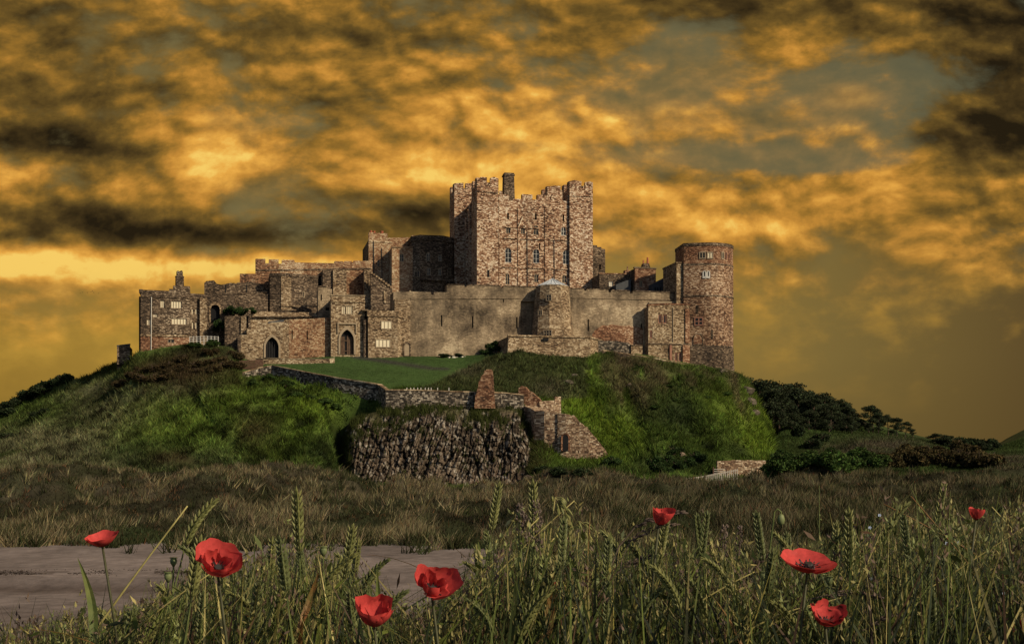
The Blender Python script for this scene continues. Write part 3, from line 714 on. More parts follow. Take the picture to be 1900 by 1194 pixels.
def facade(b, name, mat, outline, d, thick=0.9, wins=(), niches=(), parent=None):
    """outline in photo rows/columns on the plane d; wins: (u0, v0, u1, v1, kind, frame, pane, nx, nz, fw)"""
    poly = [sz(u, v, d) for u, v in outline]
    holes = []; todo = []
    for w in wins:
        q = px_rect(*w[:4], d, w[4]); holes.append(q); todo.append((q, w))
    f = b.mb(); f.prism(poly, holes, d, d + thick)
    fo = b.part(f, name, mat, parent)
    for q, w in todo:
        kw = dict(frame=w[5], pane=w[6], nx=w[7] if len(w) > 7 else 1, nz=w[8] if len(w) > 8 else 1, fw=w[9] if len(w) > 9 else 0.09)
        nm = 'arrow_slit' if w[5] == 'slit' else 'window'
        if w[5] == 'slit':
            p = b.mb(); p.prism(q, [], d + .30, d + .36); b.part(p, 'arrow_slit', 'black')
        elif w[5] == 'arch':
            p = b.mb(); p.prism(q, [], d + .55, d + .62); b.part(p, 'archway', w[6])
        else: window(b, q, d, **kw)
    return fo

def merlons(a0, a1, zt, zc, period=2.3, frac=0.62, start=0.0, jit=0.12):
    """top profile from a0 to a1 as (a, z) points, left to right"""
    pts = []; a = a0 + start
    if start > 0: pts += [(a0, zc), (a, zc)]
    while a < a1 - 0.2:
        e = min(a + period * frac, a1); z = zt + random.uniform(-jit, jit)
        pts += [(a, z), (e, z)]
        nx_ = min(a + period, a1)
        if e < a1 - .05: pts += [(e, zc), (nx_, zc)]
        a = nx_
    return pts

def body(b, name, mat, s0, s1, d0, d1, z0, zroof, ztop=None, zc=None, th=0.8, sides='LRB', roofmat='lead'):
    """block behind a facade: core box plus crenellated parapets on the other sides, roof inside"""
    m = b.mb(); m.box(s0, s1, d0, d1, z0, zroof)
    if ztop:
        for sd_ in sides:
            if sd_ == 'B':
                t = merlons(s0, s1, ztop, zc); m.prism([(s0, zroof)] + t[:0] + [(s1, zroof)] + t[::-1], [], d1 - th, d1 + .003)
            else:
                x0, x1 = (s0 - .003, s0 + th) if sd_ == 'L' else (s1 - th, s1 + .003)
                t = merlons(d0, d1 - th - .003, ztop, zc); m.prism([(d0, zroof), (d1 - th - .003, zroof)] + t[::-1], [], x0, x1, axis=0)
    return b.part(m, name, mat)

def course(b, u0, u1, v, d, h=0.22, out=0.12, mat='trim', name='string_course', v1=None):
    s0, z = sz(u0, v, d); s1, _ = sz(u1, v, d); z2 = zed(u1, v1, d) if v1 else z
    m = b.mb(); m.prism([(s0, z - h), (s1, z2 - h), (s1, z2), (s0, z)], [], d - out, d + .02)
    return b.part(m, name, mat)
def coping(b, pts, d0, d1, h=0.22, mat='trim', name='coping'):
    """flat capping stones along a top edge given in photo points on plane d0"""
    P = [sz(u, v, d0) for u, v in pts]
    m = b.mb(); m.prism([(s, z) for s, z in P] + [(s, z + h) for s, z in P[::-1]], [], d0 - .08, d1 + .08)
    return b.part(m, name, mat)
def pilaster(b, u0, u1, v0, v1, d, out=0.35, mat='keep', name='pilaster'):
    s0, zt = sz(u0, v0, d); s1, _ = sz(u1, v0, d)
    m = b.mb(); m.box(s0, s1, d - out, d + .02, zed(u0, v1, d), zt)
    return b.part(m, name, mat)
def pipe(b, u0, v0, u1, v1, d, r=0.07, mat='iron', name='drainpipe'):
    s0, z0 = sz(u0, v0, d); s1, z1 = sz(u1, v1, d)
    m = b.mb(); m.tube([(s0, d - .1, z0), (s1, d - .1, z1)], r, 6)
    return b.part(m, name, mat)
def poly_windows(b, pts, wl, parent=None):
    """windows on a polygonal tower wall: pts are its plan corners (s, d)"""
    for w in wl:
        uc = (w[0] + w[2]) / 2; k = (uc - 950) / FPX
        # viewer in the castle frame
        o = world_cas(0, 0); t = world_cas(k * 100, 100); dr = (t[0] - o[0], t[1] - o[1])
        best = None
        for i in range(len(pts)):
            a, c = pts[i], pts[(i + 1) % len(pts)]; e = (c[0] - a[0], c[1] - a[1])
            det = dr[0] * -e[1] + e[0] * dr[1]
            if abs(det) < 1e-9: continue
            rx, ry = a[0] - o[0], a[1] - o[1]
            tt = (rx * -e[1] + e[0] * ry) / det; uu = (dr[0] * ry - dr[1] * rx) / det
            if tt > 0 and -.01 <= uu <= 1.01 and (best is None or tt < best[0]): best = (tt, a, e, uu)
        tt, a, e, uu = best; y = tt * 100; L = math.hypot(*e); ex = (e[0] / L, e[1] / L)
        if ex[0] < 0: ex = (-ex[0], -ex[1])
        c = (o[0] + dr[0] * tt, o[1] + dr[1] * tt)
        cosv = max(.35, abs(ex[0] * CT - 0)); hw = (w[2] - w[0]) / 2 * y / FPX / cosv
        z0, z1 = EYE + (HZ - w[3]) * y / FPX, EYE + (HZ - w[1]) * y / FPX
        q = arch_poly(-hw, hw, z0, z1, w[4]); nx, nz = (w[7], w[8]) if len(w) > 8 else (1, 1); fw = w[9] if len(w) > 9 else .1
        n = (ex[1], -ex[0])
        def loc(P): return [(c[0] + x * ex[0] - yv * n[0], c[1] + x * ex[1] - yv * n[1], z) for x, yv, z in P]
        f = MB(); f.prism(q, [inset(q, fw)], -.10, .05)
        for i in range(1, nx):
            x = -hw + 2 * hw * i / nx; f.box(x - fw * .5, x + fw * .5, -.09, .05, z0 + fw, z1 - fw)
        for i in range(1, nz):
            z = z0 + (z1 - z0) * i / nz; f.box(-hw + fw, hw - fw, -.085, .05, z - fw * .4, z + fw * .4)
        F = b.mb(); F.v = loc(f.v); F.f = f.f; fo = b.part(F, 'window', w[5], parent)
        p = MB(); p.prism(inset(q, fw * .5), [], -.045, .04); F = b.mb(); F.v = loc(p.v); F.f = p.f; b.part(F, 'pane', w[6], fo)

def ragged(pts, step=5, amp=2.0, seed=1):
    r = random.Random(seed); out = []
    for (u0, v0), (u1, v1) in zip(pts[:-1], pts[1:]):
        n = max(1, int(abs(u1 - u0) / step)); off = 0
        for i in range(n):
            u = u0 + (u1 - u0) * i / n; v = v0 + (v1 - v0) * i / n
            if i: off = r.uniform(-amp, amp)
            out.append((u, v + off))
            out.append((u0 + (u1 - u0) * (i + 1) / n - .02, v0 + (v1 - v0) * (i + 1) / n + off))
    out.append(pts[-1]); return out

# ---- the keep
D = 18.0
K = Bld('castle_keep', 'tall square stone keep with four corner turrets above the curtain wall', 'castle keep', 885, 545, D)
s0, z_b = sz(885, 545, D); s1, _ = sz(1100, 545, D); dep = 19.5; dB = D + dep; zb = K.zb
tl = sz(925, 353, D)[0]; tr = sz(1064, 353, D)[0]; zsh = zed(900, 354, D); zsh2 = zed(1080, 362, D)
wk = [(937.4, 460, 948.6, 487, 'round', 'white', 'glass', 2, 3, .055), (989.4, 462, 1000.6, 488, 'round', 'white', 'glass', 2, 3, .055), (1044.4, 464, 1055.6, 490, 'round', 'white', 'glass', 2, 3, .055),
      (939, 419, 947, 433, 'rect', 'frame', 'glass', 2, 1, .08), (966.5, 420, 974, 434, 'rect', 'frame', 'glass', 2, 1, .08), (990, 418, 999, 436, 'round', 'frame', 'glass', 2, 2, .08), (1041, 421, 1050, 437, 'round', 'white', 'glass', 2, 2, .08),
      (938, 507, 945, 528, 'round', 'frame', 'glass', 2, 3, .08), (991, 508, 999, 524, 'round', 'frame', 'glass', 2, 2, .08), (1043, 510, 1051, 525, 'round', 'frame', 'glass', 2, 2, .08),
      (941, 395, 944.4, 407, 'rect', 'slit', ''), (992.5, 396, 996, 408, 'rect', 'slit', ''), (1044, 398, 1047, 410, 'rect', 'slit', ''), (1000, 451, 1002.6, 462, 'rect', 'slit', '')]
top = [(925.2, 373), (926, 373), (926, 360), (944, 361), (944, 372), (952, 372), (952, 369), (969, 369), (969, 360), (988, 361), (988, 370), (997, 370), (997, 361), (1017, 362), (1017, 371), (1023, 371), (1023, 363), (1034, 363), (1034, 372), (1052, 373), (1052, 362), (1063.8, 362)]
facade(K, 'wall', 'keep', [(925.2, 550), (1063.8, 550)] + top[::-1], D + .5, 1.0, wk)
body(K, 'wall', 'keep', s0 + .6, s1 - .6, D + 1.5, dB - .5, zb, zed(1000, 376, D), zed(1000, 361, D), zed(1000, 370, D))
# corner turrets
def turret(u0, u1, d0, dd, prof, name='turret', sl=None):
    a, b_ = (u0, u1)
    P = [sz(u, v, d0) for u, v in prof]
    x0, x1 = P[0][0], P[-1][0]; zc = min(z for _, z in P[1:-1]) if len(P) > 2 else P[0][1]
    zr = min(P[0][1], P[-1][1], zc) - .3
    m = K.mb()
    m.prism([(x0, zb), (x1, zb)] + P[::-1], [], d0, d0 + .8)
    m.box(x0, x1, d0 + .8, d0 + dd, zb, zr)
    zt = max(z for _, z in P); dn = d0 + dd
    for xa, xb in ((x0 - .003, x0 + .7), (x1 - .7, x1 + .003)):
        m.prism([(d0 + .8, zr), (dn - .7, zr)] + [(dn - .7, zt), (dn - 1.3, zt), (dn - 1.3, zc), (d0 + 2.0, zc), (d0 + 2.0, zt - .1), (d0 + .8, zt - .1)], [], xa, xb, axis=0)
    m.prism([(x0, zr), (x1, zr), (x1, zt), (x1 - (x1 - x0) * .38, zt), (x1 - (x1 - x0) * .38, zc), (x0 + (x1 - x0) * .38, zc), (x0 + (x1 - x0) * .38, zt), (x0, zt)], [], dn - .7, dn)
    return K.part(m, name, 'keep'), x0, x1
t1, xa, xb = turret(885, 925, D, 5.4, [(885, 331), (892, 330), (892, 328), (903.5, 329), (903.5, 341), (910, 342), (910, 330), (916, 328), (925, 331)])
t2, xc, xd = turret(1064, 1100, D, 5.4, [(1057, 336), (1066, 334), (1068, 334.5), (1079, 336.5), (1079, 349), (1086, 350), (1086, 338), (1094, 336.5), (1100, 338)])
dK = dB - 5.4
sl_ = [sz(u, v, dK) for u, v in ((843, 340), (861, 339), (861, 352), (866, 352), (866, 340), (883, 340))]
t3, _, _ = turret(0, 0, dK, 5.4, [(843, 340), (860, 339), (860, 352), (864, 352), (864, 340), (883, 340)])
t4, _, _ = turret(0, 0, dK, 5.4, [(1016, 346), (1032, 344), (1032, 345), (1040, 345), (1040, 354), (1044, 354), (1044, 344), (1056, 345)])
for q in ((898, 500, 902, 513), (904, 500, 908, 514)):
    pass
m = K.mb(); m.box(*[sz(904, 500, D)[0], sz(908, 500, D)[0]], D - .03, D + .02, zed(906, 514, D), zed(906, 501, D)); K.part(m, 'arrow_slit', 'black', t1)
# ledges, strips and courses on the front
for (ua, ub, v, d) in [(925.2, 1063.8, 440, D + .5), (925.2, 1063.8, 494, D + .5), (925.2, 1000, 419.5, D + .5), (886, 925, 354, D), (1064, 1099, 362, D)]:
    course(K, ua, ub, v, d, .18, .16, 'keep')
for (ua, ub) in ((960.5, 964.5), (1010.5, 1014.5)): pilaster(K, ua, ub, 385, 548, D + .5, .14)
pilaster(K, 926, 932, 354, 548, D + .5, .12)
pilaster(K, 1057.5, 1063, 363, 548, D + .5, .12)
for (ua, va, ub, vb) in [(978, 430, 979, 548), (1028, 440, 1029, 545), (1066, 380, 1066.5, 545)]: pipe(K, ua, va, ub, vb, D + .47, .055)
pipe(K, 962, 421, 970, 402, D + .2, .06, 'pale', 'flag_pole')
# left flank: flat buttresses between the turrets
m = K.mb()
for i in range(2):
    dd = D + 7.6 + i * 4.0; m.box(s0 + .02, s0 + .62, dd, dd + 1.2, zb, zed(870, 385 + i * 15, D + 10))
K.part(m, 'buttress', 'keep')
m = K.mb(); m.box(s0 + .3, s0 + .62, D + 5.5, D + 14, zed(870, 380, D + 10) - .25, zed(870, 380, D + 10)); K.part(m, 'string_course', 'keep')
# chimney on the roof
x0, zt = sz(936, 320, D + 3); x1, _ = sz(954, 320, D + 3)
m = K.mb(); m.vprism([(x0 - .1, D + 3), (x1 + .15, D + 3), (x1 + .15, D + 4.8), (x0 - .1, D + 4.8)], zed(945, 378, D + 3), zt - .5, [(x0, D + 3), (x1, D + 3), (x1, D + 4.7), (x0, D + 4.7)])
m.box(x0 - .12, x1 + .12, D + 2.9, D + 4.85, zt - .5, zt - .25); m.box(x0, x1, D + 3, D + 4.7, zt - .25, zt)
K.part(m, 'chimney', 'dark')

# ---- stair tower behind the keep on the right
D = 30
b = Bld('stair_tower', 'plain square stone tower behind the right corner of the keep', 'tower', 1100, 545, D)
facade(b, 'wall', 'dark', [(1092, 550), (1123, 550), (1123, 462), (1116, 461), (1116, 458), (1108, 458), (1108, 455), (1092, 454)], D, .8, [(1112, 490, 1115, 500, 'rect', 'slit', '')])
x0, _ = sz(1092, 460, D); x1, _ = sz(1123, 460, D); body(b, 'wall', 'dark', x0, x1, D + .8, D + 5, b.zb, zed(1110, 466, D), zed(1110, 462, D), zed(1110, 465, D))

# ---- the great hall left of the keep
D = 36
b = Bld('great_hall', 'long stone hall block with red chimney pots left of the keep', 'castle hall', 684, 560, D)
hallw = [(727, 470, 731.5, 485, 'rect', 'frame', 'glass', 2, 2, .07), (700, 480, 704, 492, 'rect', 'frame', 'glass', 1, 2, .07)]
facade(b, 'wall', 'mix', [(684, 560), (845, 560), (845, 441), (832, 440), (832, 438.5), (798, 440), (798, 437), (764, 436.5), (764, 440), (719, 441), (719, 433), (684, 431)], D, .9, hallw[:1] * 0 + [(700, 482, 704, 494, 'rect', 'frame', 'glass', 1, 2, .07)])
x0, _ = sz(684, 460, D); x1, _ = sz(845, 460, D); body(b, 'wall', 'dark', x0, x1, D + .9, D + 12, b.zb, zed(760, 447, D))
# projecting bay
d = 31.5
facade(b, 'bay', 'mix', [(727, 560), (767, 560), (767, 457), (748, 456), (727, 457)], d, .8, [(742, 471, 749, 485, 'rect', 'frame', 'glass', 2, 2, .07)])
x0, _ = sz(727, 460, d); x1, _ = sz(767, 460, d); body(b, 'bay', 'mix', x0, x1, d + .8, D - .01, b.zb, zed(745, 459, d))
course(b, 727, 767, 457, d, .25, .12); course(b, 727, 767, 516, d, .2, .08); course(b, 684, 727, 447, D, .2, .08)
m = b.mb(); a_0, _ = sz(686, 431, D + 1); a_1, _ = sz(719, 431, D + 1); zt = zed(690, 429, D + 1)
m.box(a_0, a_1, D + 1.2, D + 2.6, zed(690, 441, D), zed(700, 434, D)); ch = b.part(m, 'chimney', 'red')
for (ua, ub, vt) in ((686, 691, 427), (692, 697, 428), (706, 712, 428)):
    m = b.mb(); q0, z1 = sz(ua, vt, D + 1.5); q1, _ = sz(ub, vt, D + 1.5); m.lathe([((q1 - q0) / 2 * .8, zed(ua, 435, D + 1.5)), ((q1 - q0) / 2 * .9, z1 - .2), ((q1 - q0) / 2, z1 - .1), ((q1 - q0) / 2, z1)], 10, (q0 + q1) / 2, D + 1.9); b.part(m, 'chimney_pot', 'pot', ch)
pipe(b, 693, 447, 694, 540, D, .08); pipe(b, 708, 461, 709, 530, D, .08)
pts = [sz(766, 500, 30)[0], sz(841, 500, 30)[0]]
w_ = pts[1] - pts[0]
plan = [(pts[0], 36), (pts[0], 31.8), (pts[0] + w_ * .18, 29.6), (pts[0] + w_ * .72, 29.6), (pts[1] + .3, 31.8), (pts[1] + .3, 36)]
m = b.mb(); m.vprism(plan, b.zb, zed(800, 447, 30)); 
m.vprism([(x + (.15 if x > pts[0] + w_ / 2 else -.15), y - .12) for x, y in plan], zed(800, 447, 30), zed(800, 437, 30))
b.part(m, 'tower', 'dark')
poly_windows(b, plan, [(791, 470, 798, 484, 'rect', 'frame', 'glass', 2, 2, .07), (813, 473, 820, 485, 'rect', 'frame', 'glass', 2, 2, .07), (792, 497, 799, 511, 'rect', 'frame', 'glass', 2, 2, .07), (813, 499, 819, 511, 'rect', 'frame', 'glass', 2, 2, .07), (771, 503, 778, 514, 'rect', 'frame', 'glass', 2, 1, .07), (830, 497, 836, 512, 'round', 'frame', 'glass', 2, 2, .07)])
m = b.mb(); m.box(pts[0] + w_ * .15, pts[1], 29.1, 29.58, zed(800, 521, 30), zed(800, 518, 30)); b.part(m, 'string_course', 'dark')

# ---- long inner ward wall on the left, with towers and battlements
D = 16
b = Bld('inner_ward_wall', 'long high battlemented wall stretching left from the great hall', 'castle wall', 474, 580, D)
facade(b, 'wall', 'mix', [(445, 585), (691, 585), (691, 484), (672, 483.5), (672, 485), (671, 485), (671, 483.5), (656, 483.5), (656, 486), (653, 486), (653, 484), (639, 484), (639, 486), (637, 486), (637, 484.5), (621, 484), (621, 488),
        (547, 486.5), (546, 482), (523, 482), (523, 489), (517, 489), (517, 481), (499, 481), (499, 488), (492.5, 488), (492.5, 480), (474, 480), (474, 507.5), (445, 507.5)], D, 1.6,
       [(588, 512, 596, 530, 'rect', 'slit', '')])
x0, _ = sz(445, 510, D); x1, _ = sz(691, 510, D); xm, _ = sz(474, 510, D)
body(b, 'wall', 'dark', xm + .1, x1, D + 1.6, D + 8, b.zb, zed(560, 492, D)); body(b, 'wall', 'dark', x0, xm + .1, D + 1.6, D + 6, b.zb, zed(460, 512, D))
course(b, 474, 690, 500, D, .25, .10, 'dark', v1=497)
for (ua, ub, vt, dd) in ((618, 643, 500, 2.4), (676, 690, 500, 2.6)):
    m = b.mb(); q0, zt = sz(ua, vt, D - dd); q1, _ = sz(ub, vt, D - dd); m.box(q0, q1, D - dd, D - .002, b.zb, zt); b.part(m, 'buttress', 'tan')
m = b.mb(); q0, zt = sz(599, 499, D - 2); q1, _ = sz(618, 499, D - 2); m.box(q0, q1, D - 2, D - .002, b.zb, zt); b.part(m, 'buttress', 'dark')
# faceted tower in front of it
D = 8
b = Bld('faceted_tower', 'broad many sided stone tower with one pale corner strip before the inner wall', 'tower', 500, 585, D)
q = [sz(501, 510, D)[0], sz(521, 510, D)[0], sz(541, 510, D)[0], sz(590, 510, D + 1.5)[0]]
plan = [(q[0], D + 7.8), (q[0], D + .6), (q[1], D), (q[2], D), (q[3], D + 1.6), (q[3], D + 7.8)]
m = b.mb(); m.vprism(plan, b.zb, zed(530, 512, D)); m.vprism([(x - .08 if i < 3 else x + .08, y - .08) for i, (x, y) in enumerate(plan)], zed(530, 512, D), zed(530, 507, D)); b.part(m, 'wall', 'dark')
m = b.mb(); m.box(q[1] + .05, q[2] - .05, D - .10, D - .09 + .05, zed(530, 575, D), zed(530, 512.5, D)); b.part(m, 'corner_strip', 'tan')
m = b.mb(); m.box(q[1] + .02, q[3] - .2, D - .25, D - .11, zed(530, 566, D) - .2, zed(530, 566, D)); b.part(m, 'string_course', 'tan')
poly_windows(b, plan, [(561, 540, 565, 552, 'rect', 'frame', 'black')])

# ---- ruined wall with rounded tops
D = 11
b = Bld('ruined_wall', 'ruined grey wall with crumbling rounded top left of the faceted tower', 'castle wall', 380, 600, D)
facade(b, 'wall', 'dark', [(379, 610), (502, 610), (502, 530)] + ragged([(379, 525), (383, 521), (398, 521), (402, 526), (410, 528), (440, 524), (470, 523), (488, 528), (496, 538), (502, 545)], 5, 1.2, 4)[::-1], D, 1.6)
facade(b, 'buttress', 'dark', [(379, 610), (385, 610), (385, 523), (379, 524)], D - 1.2, 1.2)
facade(b, 'lower_wall', 'dark', [(390, 620), (497, 620)] + ragged([(390, 546), (430, 544), (470, 542), (497, 546)], 9, .8, 5)[::-1], D - 3, 1.2)
coping(b, [(392, 546), (495, 543)], D - 3, D - 1.8, .14, 'dark')
for uu in (419, 458): pipe(b, uu, 528, uu, 543, D, .05)

# ---- west range: the flat topped building at the left end
D = 2
b = Bld('west_range', 'flat roofed stone range at the far left end with pale mullioned windows', 'building', 258, 655, D, dz=3)
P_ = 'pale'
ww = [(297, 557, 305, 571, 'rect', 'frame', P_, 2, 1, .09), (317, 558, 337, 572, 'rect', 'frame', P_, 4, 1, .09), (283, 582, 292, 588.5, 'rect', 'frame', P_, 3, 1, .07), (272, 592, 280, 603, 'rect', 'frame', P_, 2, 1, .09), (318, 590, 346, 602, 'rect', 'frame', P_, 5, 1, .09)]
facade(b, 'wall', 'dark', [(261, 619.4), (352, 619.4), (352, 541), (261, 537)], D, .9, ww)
facade(b, 'lower_wall', 'red', [(261, 668), (352, 660), (352, 621), (261, 621)], D, .9, [(311, 629, 323, 636, 'rect', 'frame', 'glass', 2, 1, .09)])
course(b, 260.5, 352, 619.2, D, .34, .12, 'tan'); course(b, 260.5, 352, 548, D, .2, .12, 'dark', v1=551)
x0, _ = sz(261, 560, D); x1, _ = sz(352, 560, D)
m = b.mb(); m.box(x0 - .01, x1, D + .9, D + 9, b.zb, zed(300, 541, D)); b.part(m, 'wall', 'dark')
m = b.mb(); m.box(x0 - .35, x0 - .012, D + 1.2, D + 2.4, b.zb, zed(261, 548, D)); m.box(x0 - .35, x0 - .012, D + 6, D + 7.2, b.zb, zed(261, 548, D)); b.part(m, 'buttress', 'dark')
m = b.mb(); m.box(x0 - .25, x0 + .3, D - .12, D + 9.1, zed(261, 543, D), zed(261, 536.5, D)); b.part(m, 'parapet', 'dark')
pipe(b, 281, 551, 280.5, 655, D - .02, .06, 'white')
m = b.mb(); a_0, z0 = sz(314, 541, D + 3); a_1, _ = sz(352, 541, D + 3); m.box(a_0, a_1, D + 3, D + 6, z0 - .5, zed(330, 536, D + 3))
a_0, _ = sz(321, 536, D + 3.3); m.box(a_0, sz(352, 536, D + 3.3)[0], D + 3.3, D + 5.6, zed(330, 536, D + 3) , zed(330, 529.5, D + 3)); ch = b.part(m, 'chimney', 'dark')
m = b.mb(); cx = sz(333, 520, D + 4)[0]; zz = lambda v: zed(333, v, D + 4)
m.lathe([(.68, zz(530)), (.66, zz(514)), (.72, zz(513)), (.72, zz(511.5)), (.52, zz(511)), (.50, zz(503))], 8, cx, D + 4.5); b.part(m, 'chimney_stack', 'dark', ch)
for dx, vt in ((-.25, 501.5), (.28, 500.8)):
    m = b.mb(); m.lathe([(.17, zz(503.3)), (.15, zz(vt))], 8, cx + dx, D + 4.5); b.part(m, 'chimney_pot', 'dark', ch)
# outlying dark block further left
d2 = 6
b = Bld('outbuilding', 'small dark stone block on the slope left of the west range', 'building', 217, 668, d2, dz=2)
facade(b, 'wall', 'dark', [(217, 675), (241, 675), (241, 639), (217, 642)], d2, .6)
x0, _ = sz(217, 642, d2); x1, _ = sz(241, 642, d2); m = b.mb(); m.box(x0, x1, d2 + .6, d2 + 5, b.zb, zed(230, 642.5, d2)); b.part(m, 'wall', 'dark'); coping(b, [(216.5, 642), (241.5, 639)], d2, d2 + .6, .16, 'slate')

# ---- connecting range with the tall dark arch
D = 5
b = Bld('arched_range', 'low stone range with paired windows and a tall dark arch beside the west range', 'building', 352, 640, D, dz=3)
facade(b, 'wall', 'dark', [(350, 650), (436, 650), (436, 545), (420, 544), (392, 546), (352, 544)], D, .9,
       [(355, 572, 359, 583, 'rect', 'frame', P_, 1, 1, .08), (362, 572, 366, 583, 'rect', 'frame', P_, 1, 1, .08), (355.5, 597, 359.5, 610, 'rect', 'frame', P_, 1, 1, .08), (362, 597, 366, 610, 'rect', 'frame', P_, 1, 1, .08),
        (391, 565, 408, 598, 'round', 'arch', 'black'), (381, 601, 385, 612, 'rect', 'slit', '')])
x0, _ = sz(350, 560, D); x1, _ = sz(436, 560, D); m = b.mb(); m.box(x0, x1, D + .9, D + 5.8, b.zb, zed(390, 550, D)); b.part(m, 'wall', 'dark')
pilaster(b, 371, 384, 552, 648, D, .5, 'tan', 'buttress'); course(b, 352, 371, 551.5, D, .2, .1, 'dark')
q = px_rect(388, 561, 411, 598, D, 'round'); m = b.mb(); m.prism(q, [px_rect(391, 565, 408, 597.9, D, 'round')], D - .12, D - .002); b.part(m, 'arch_ring', 'tan')

# ---- square ruin stub and rear wall behind the postern wall
D = 1.5
b = Bld('square_stub_tower', 'low broken square tower of brown rubble beside the ivy', 'tower', 418, 640, D, dz=3)
facade(b, 'wall', 'dark', [(417, 648), (462, 648)] + ragged([(417, 586), (440, 585), (446, 587), (462, 586)], 6, .7, 8)[::-1], D, .9)
x0, _ = sz(417, 600, D); x1, _ = sz(462, 600, D); m = b.mb(); m.box(x0, x1, D + .9, D + 2.6, b.zb, zed(440, 588.5, D)); b.part(m, 'wall', 'dark')
pilaster(b, 447, 457, 587, 646, D, .3, 'tan', 'buttress')
pilaster(b, 461, 465, 575, 640, D, .5, 'dark', 'buttress')
D = 4.5
b = Bld('middle_wall', 'plain middle wall with gabled stub between the postern wall and faceted tower', 'castle wall', 463, 600, D, dz=2)
facade(b, 'wall', 'tan', [(463, 625), (622, 625), (622, 576), (590, 577), (585, 580), (560, 579), (520, 580), (505, 578), (463, 576)], D, .9)
x0, _ = sz(463, 576, D); x1, _ = sz(622, 576, D)
coping(b, [(468, 588), (584, 588)], D - .4, D, .16, 'dark', 'ledge')
m = b.mb(); q0, z0 = sz(497, 597, 2.5); q1, z1 = sz(527, 592, 2.5); m.prism([(q0, z0 - 1.2), (q1, z0 - 1.2), (q1, z1), (q0, z0)], [], 2.5, 4.2); b.part(m, 'lean_to_roof', 'slate')

# ---- the postern wall with the pointed black doorway
D = 0
b = Bld('postern_wall', 'tan and red stepped wall with a pointed black doorway left of the gatehouse', 'castle wall', 445, 668, D, dz=2)
facade(b, 'wall', 'tan', [(445, 676), (536, 672), (536, 598), (526, 597), (502, 598), (502, 600), (478, 597.5), (478, 609), (458, 609), (458, 621), (445, 621)], D, 1.2,
       [(493, 625, 517, 663.5, 'pointed', 'arch', 'black')])
facade(b, 'wall', 'mix', [(536.05, 672), (614, 672), (614, 589), (575, 591), (536.05, 592)], D, 1.2,
       [(541, 612, 543.2, 629, 'rect', 'slit', ''), (569, 613, 571.2, 630, 'rect', 'slit', '')])
q = px_rect(489.5, 620, 520.5, 663.4, D, 'pointed'); m = b.mb(); m.prism(q, [px_rect(493, 625, 517, 663.3, D, 'pointed')], D - .15, D - .002); b.part(m, 'arch_ring', 'frame')
m = b.mb(); x0, z0 = sz(493.5, 663, D); x1, _ = sz(516.5, 663, D)
for i in range(5):
    x = x0 + (x1 - x0) * (i + .5) / 5; m.tube([(x, D + .3, z0), (x, D + .3, z0 + 2.6)], .025, 5)
b.part(m, 'iron_grille', 'iron')
pilaster(b, 441, 447, 622, 676, D, .5, 'dark', 'buttress')

# ---- small slitted turret and the gatehouse
D = 3
b = Bld('slit_turret', 'narrow grey turret with slits rising left of the gatehouse', 'turret', 590, 600, D)
facade(b, 'wall', 'grey', [(590, 605), (616, 605), (616, 536), (608, 536), (608, 532), (590, 532)], D, .8, [(595, 546, 597.3, 557, 'rect', 'slit', ''), (604, 570, 611, 576, 'rect', 'slit', '')])
x0, _ = sz(590, 540, D); x1, _ = sz(616, 540, D); body(b, 'wall', 'grey', x0, x1, D + .8, D + 3, b.zb, zed(600, 536, D)); coping(b, [(589, 532.5), (608.5, 532.5)], D, D + .8, .2, 'dark')
D = -1
b = Bld('gatehouse', 'stone gatehouse with an arched wooden gate and three light window', 'gatehouse', 613, 656, D, dz=2)
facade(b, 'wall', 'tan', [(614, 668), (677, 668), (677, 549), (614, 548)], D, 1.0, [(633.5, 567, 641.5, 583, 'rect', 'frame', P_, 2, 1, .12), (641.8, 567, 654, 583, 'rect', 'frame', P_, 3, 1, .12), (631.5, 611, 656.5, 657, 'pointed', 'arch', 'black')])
x0, _ = sz(614, 560, D); x1, _ = sz(677, 560, D); body(b, 'wall', 'tan', x0, x1, D + 1.0, D + 6, b.zb, zed(640, 554, D))
for v in (557,): course(b, 613.5, 677.5, v, D, .25, .14, 'tan')
coping(b, [(613, 548.5), (678, 549.5)], D, D + 1, .2, 'grey')
q = px_rect(628, 604, 660, 657, D, 'pointed'); m = b.mb(); m.prism(q, [px_rect(631.5, 611, 656.5, 656.9, D, 'pointed')], D - .18, D - .002); b.part(m, 'arch_ring', 'frame')
m = b.mb(); q0, z0 = sz(626, 656, D); q1, z1 = sz(662, 600, D); m.box(q0, q1, D - .22, D - .005, z1 - .15, z1 + .08); m.box(q0, q0 + .18, D - .22, D - .005, z1 - 1.6, z1 - .15); m.box(q1 - .18, q1, D - .22, D - .005, z1 - 1.6, z1 - .15); b.part(m, 'hood_mould', 'frame')
m = b.mb(); q0, z0 = sz(633, 657, D); q1, z1 = sz(655, 624, D); n = 6
for i in range(n):
    if i in (2,): continue
    xx = q0 + (q1 - q0) * i / n; m.box(xx + .02, xx + (q1 - q0) / n - .03, D + .42 + .02 * (i % 2), D + .53, z0, z1 + (.25 if i in (2, 3) else 0))
m.box(q0, q1, D + .38, D + .419, z0 + .5, z0 + .62); m.box(q0, q1, D + .38, D + .419, z1 - .7, z1 - .58)
b.part(m, 'gate', 'wood')
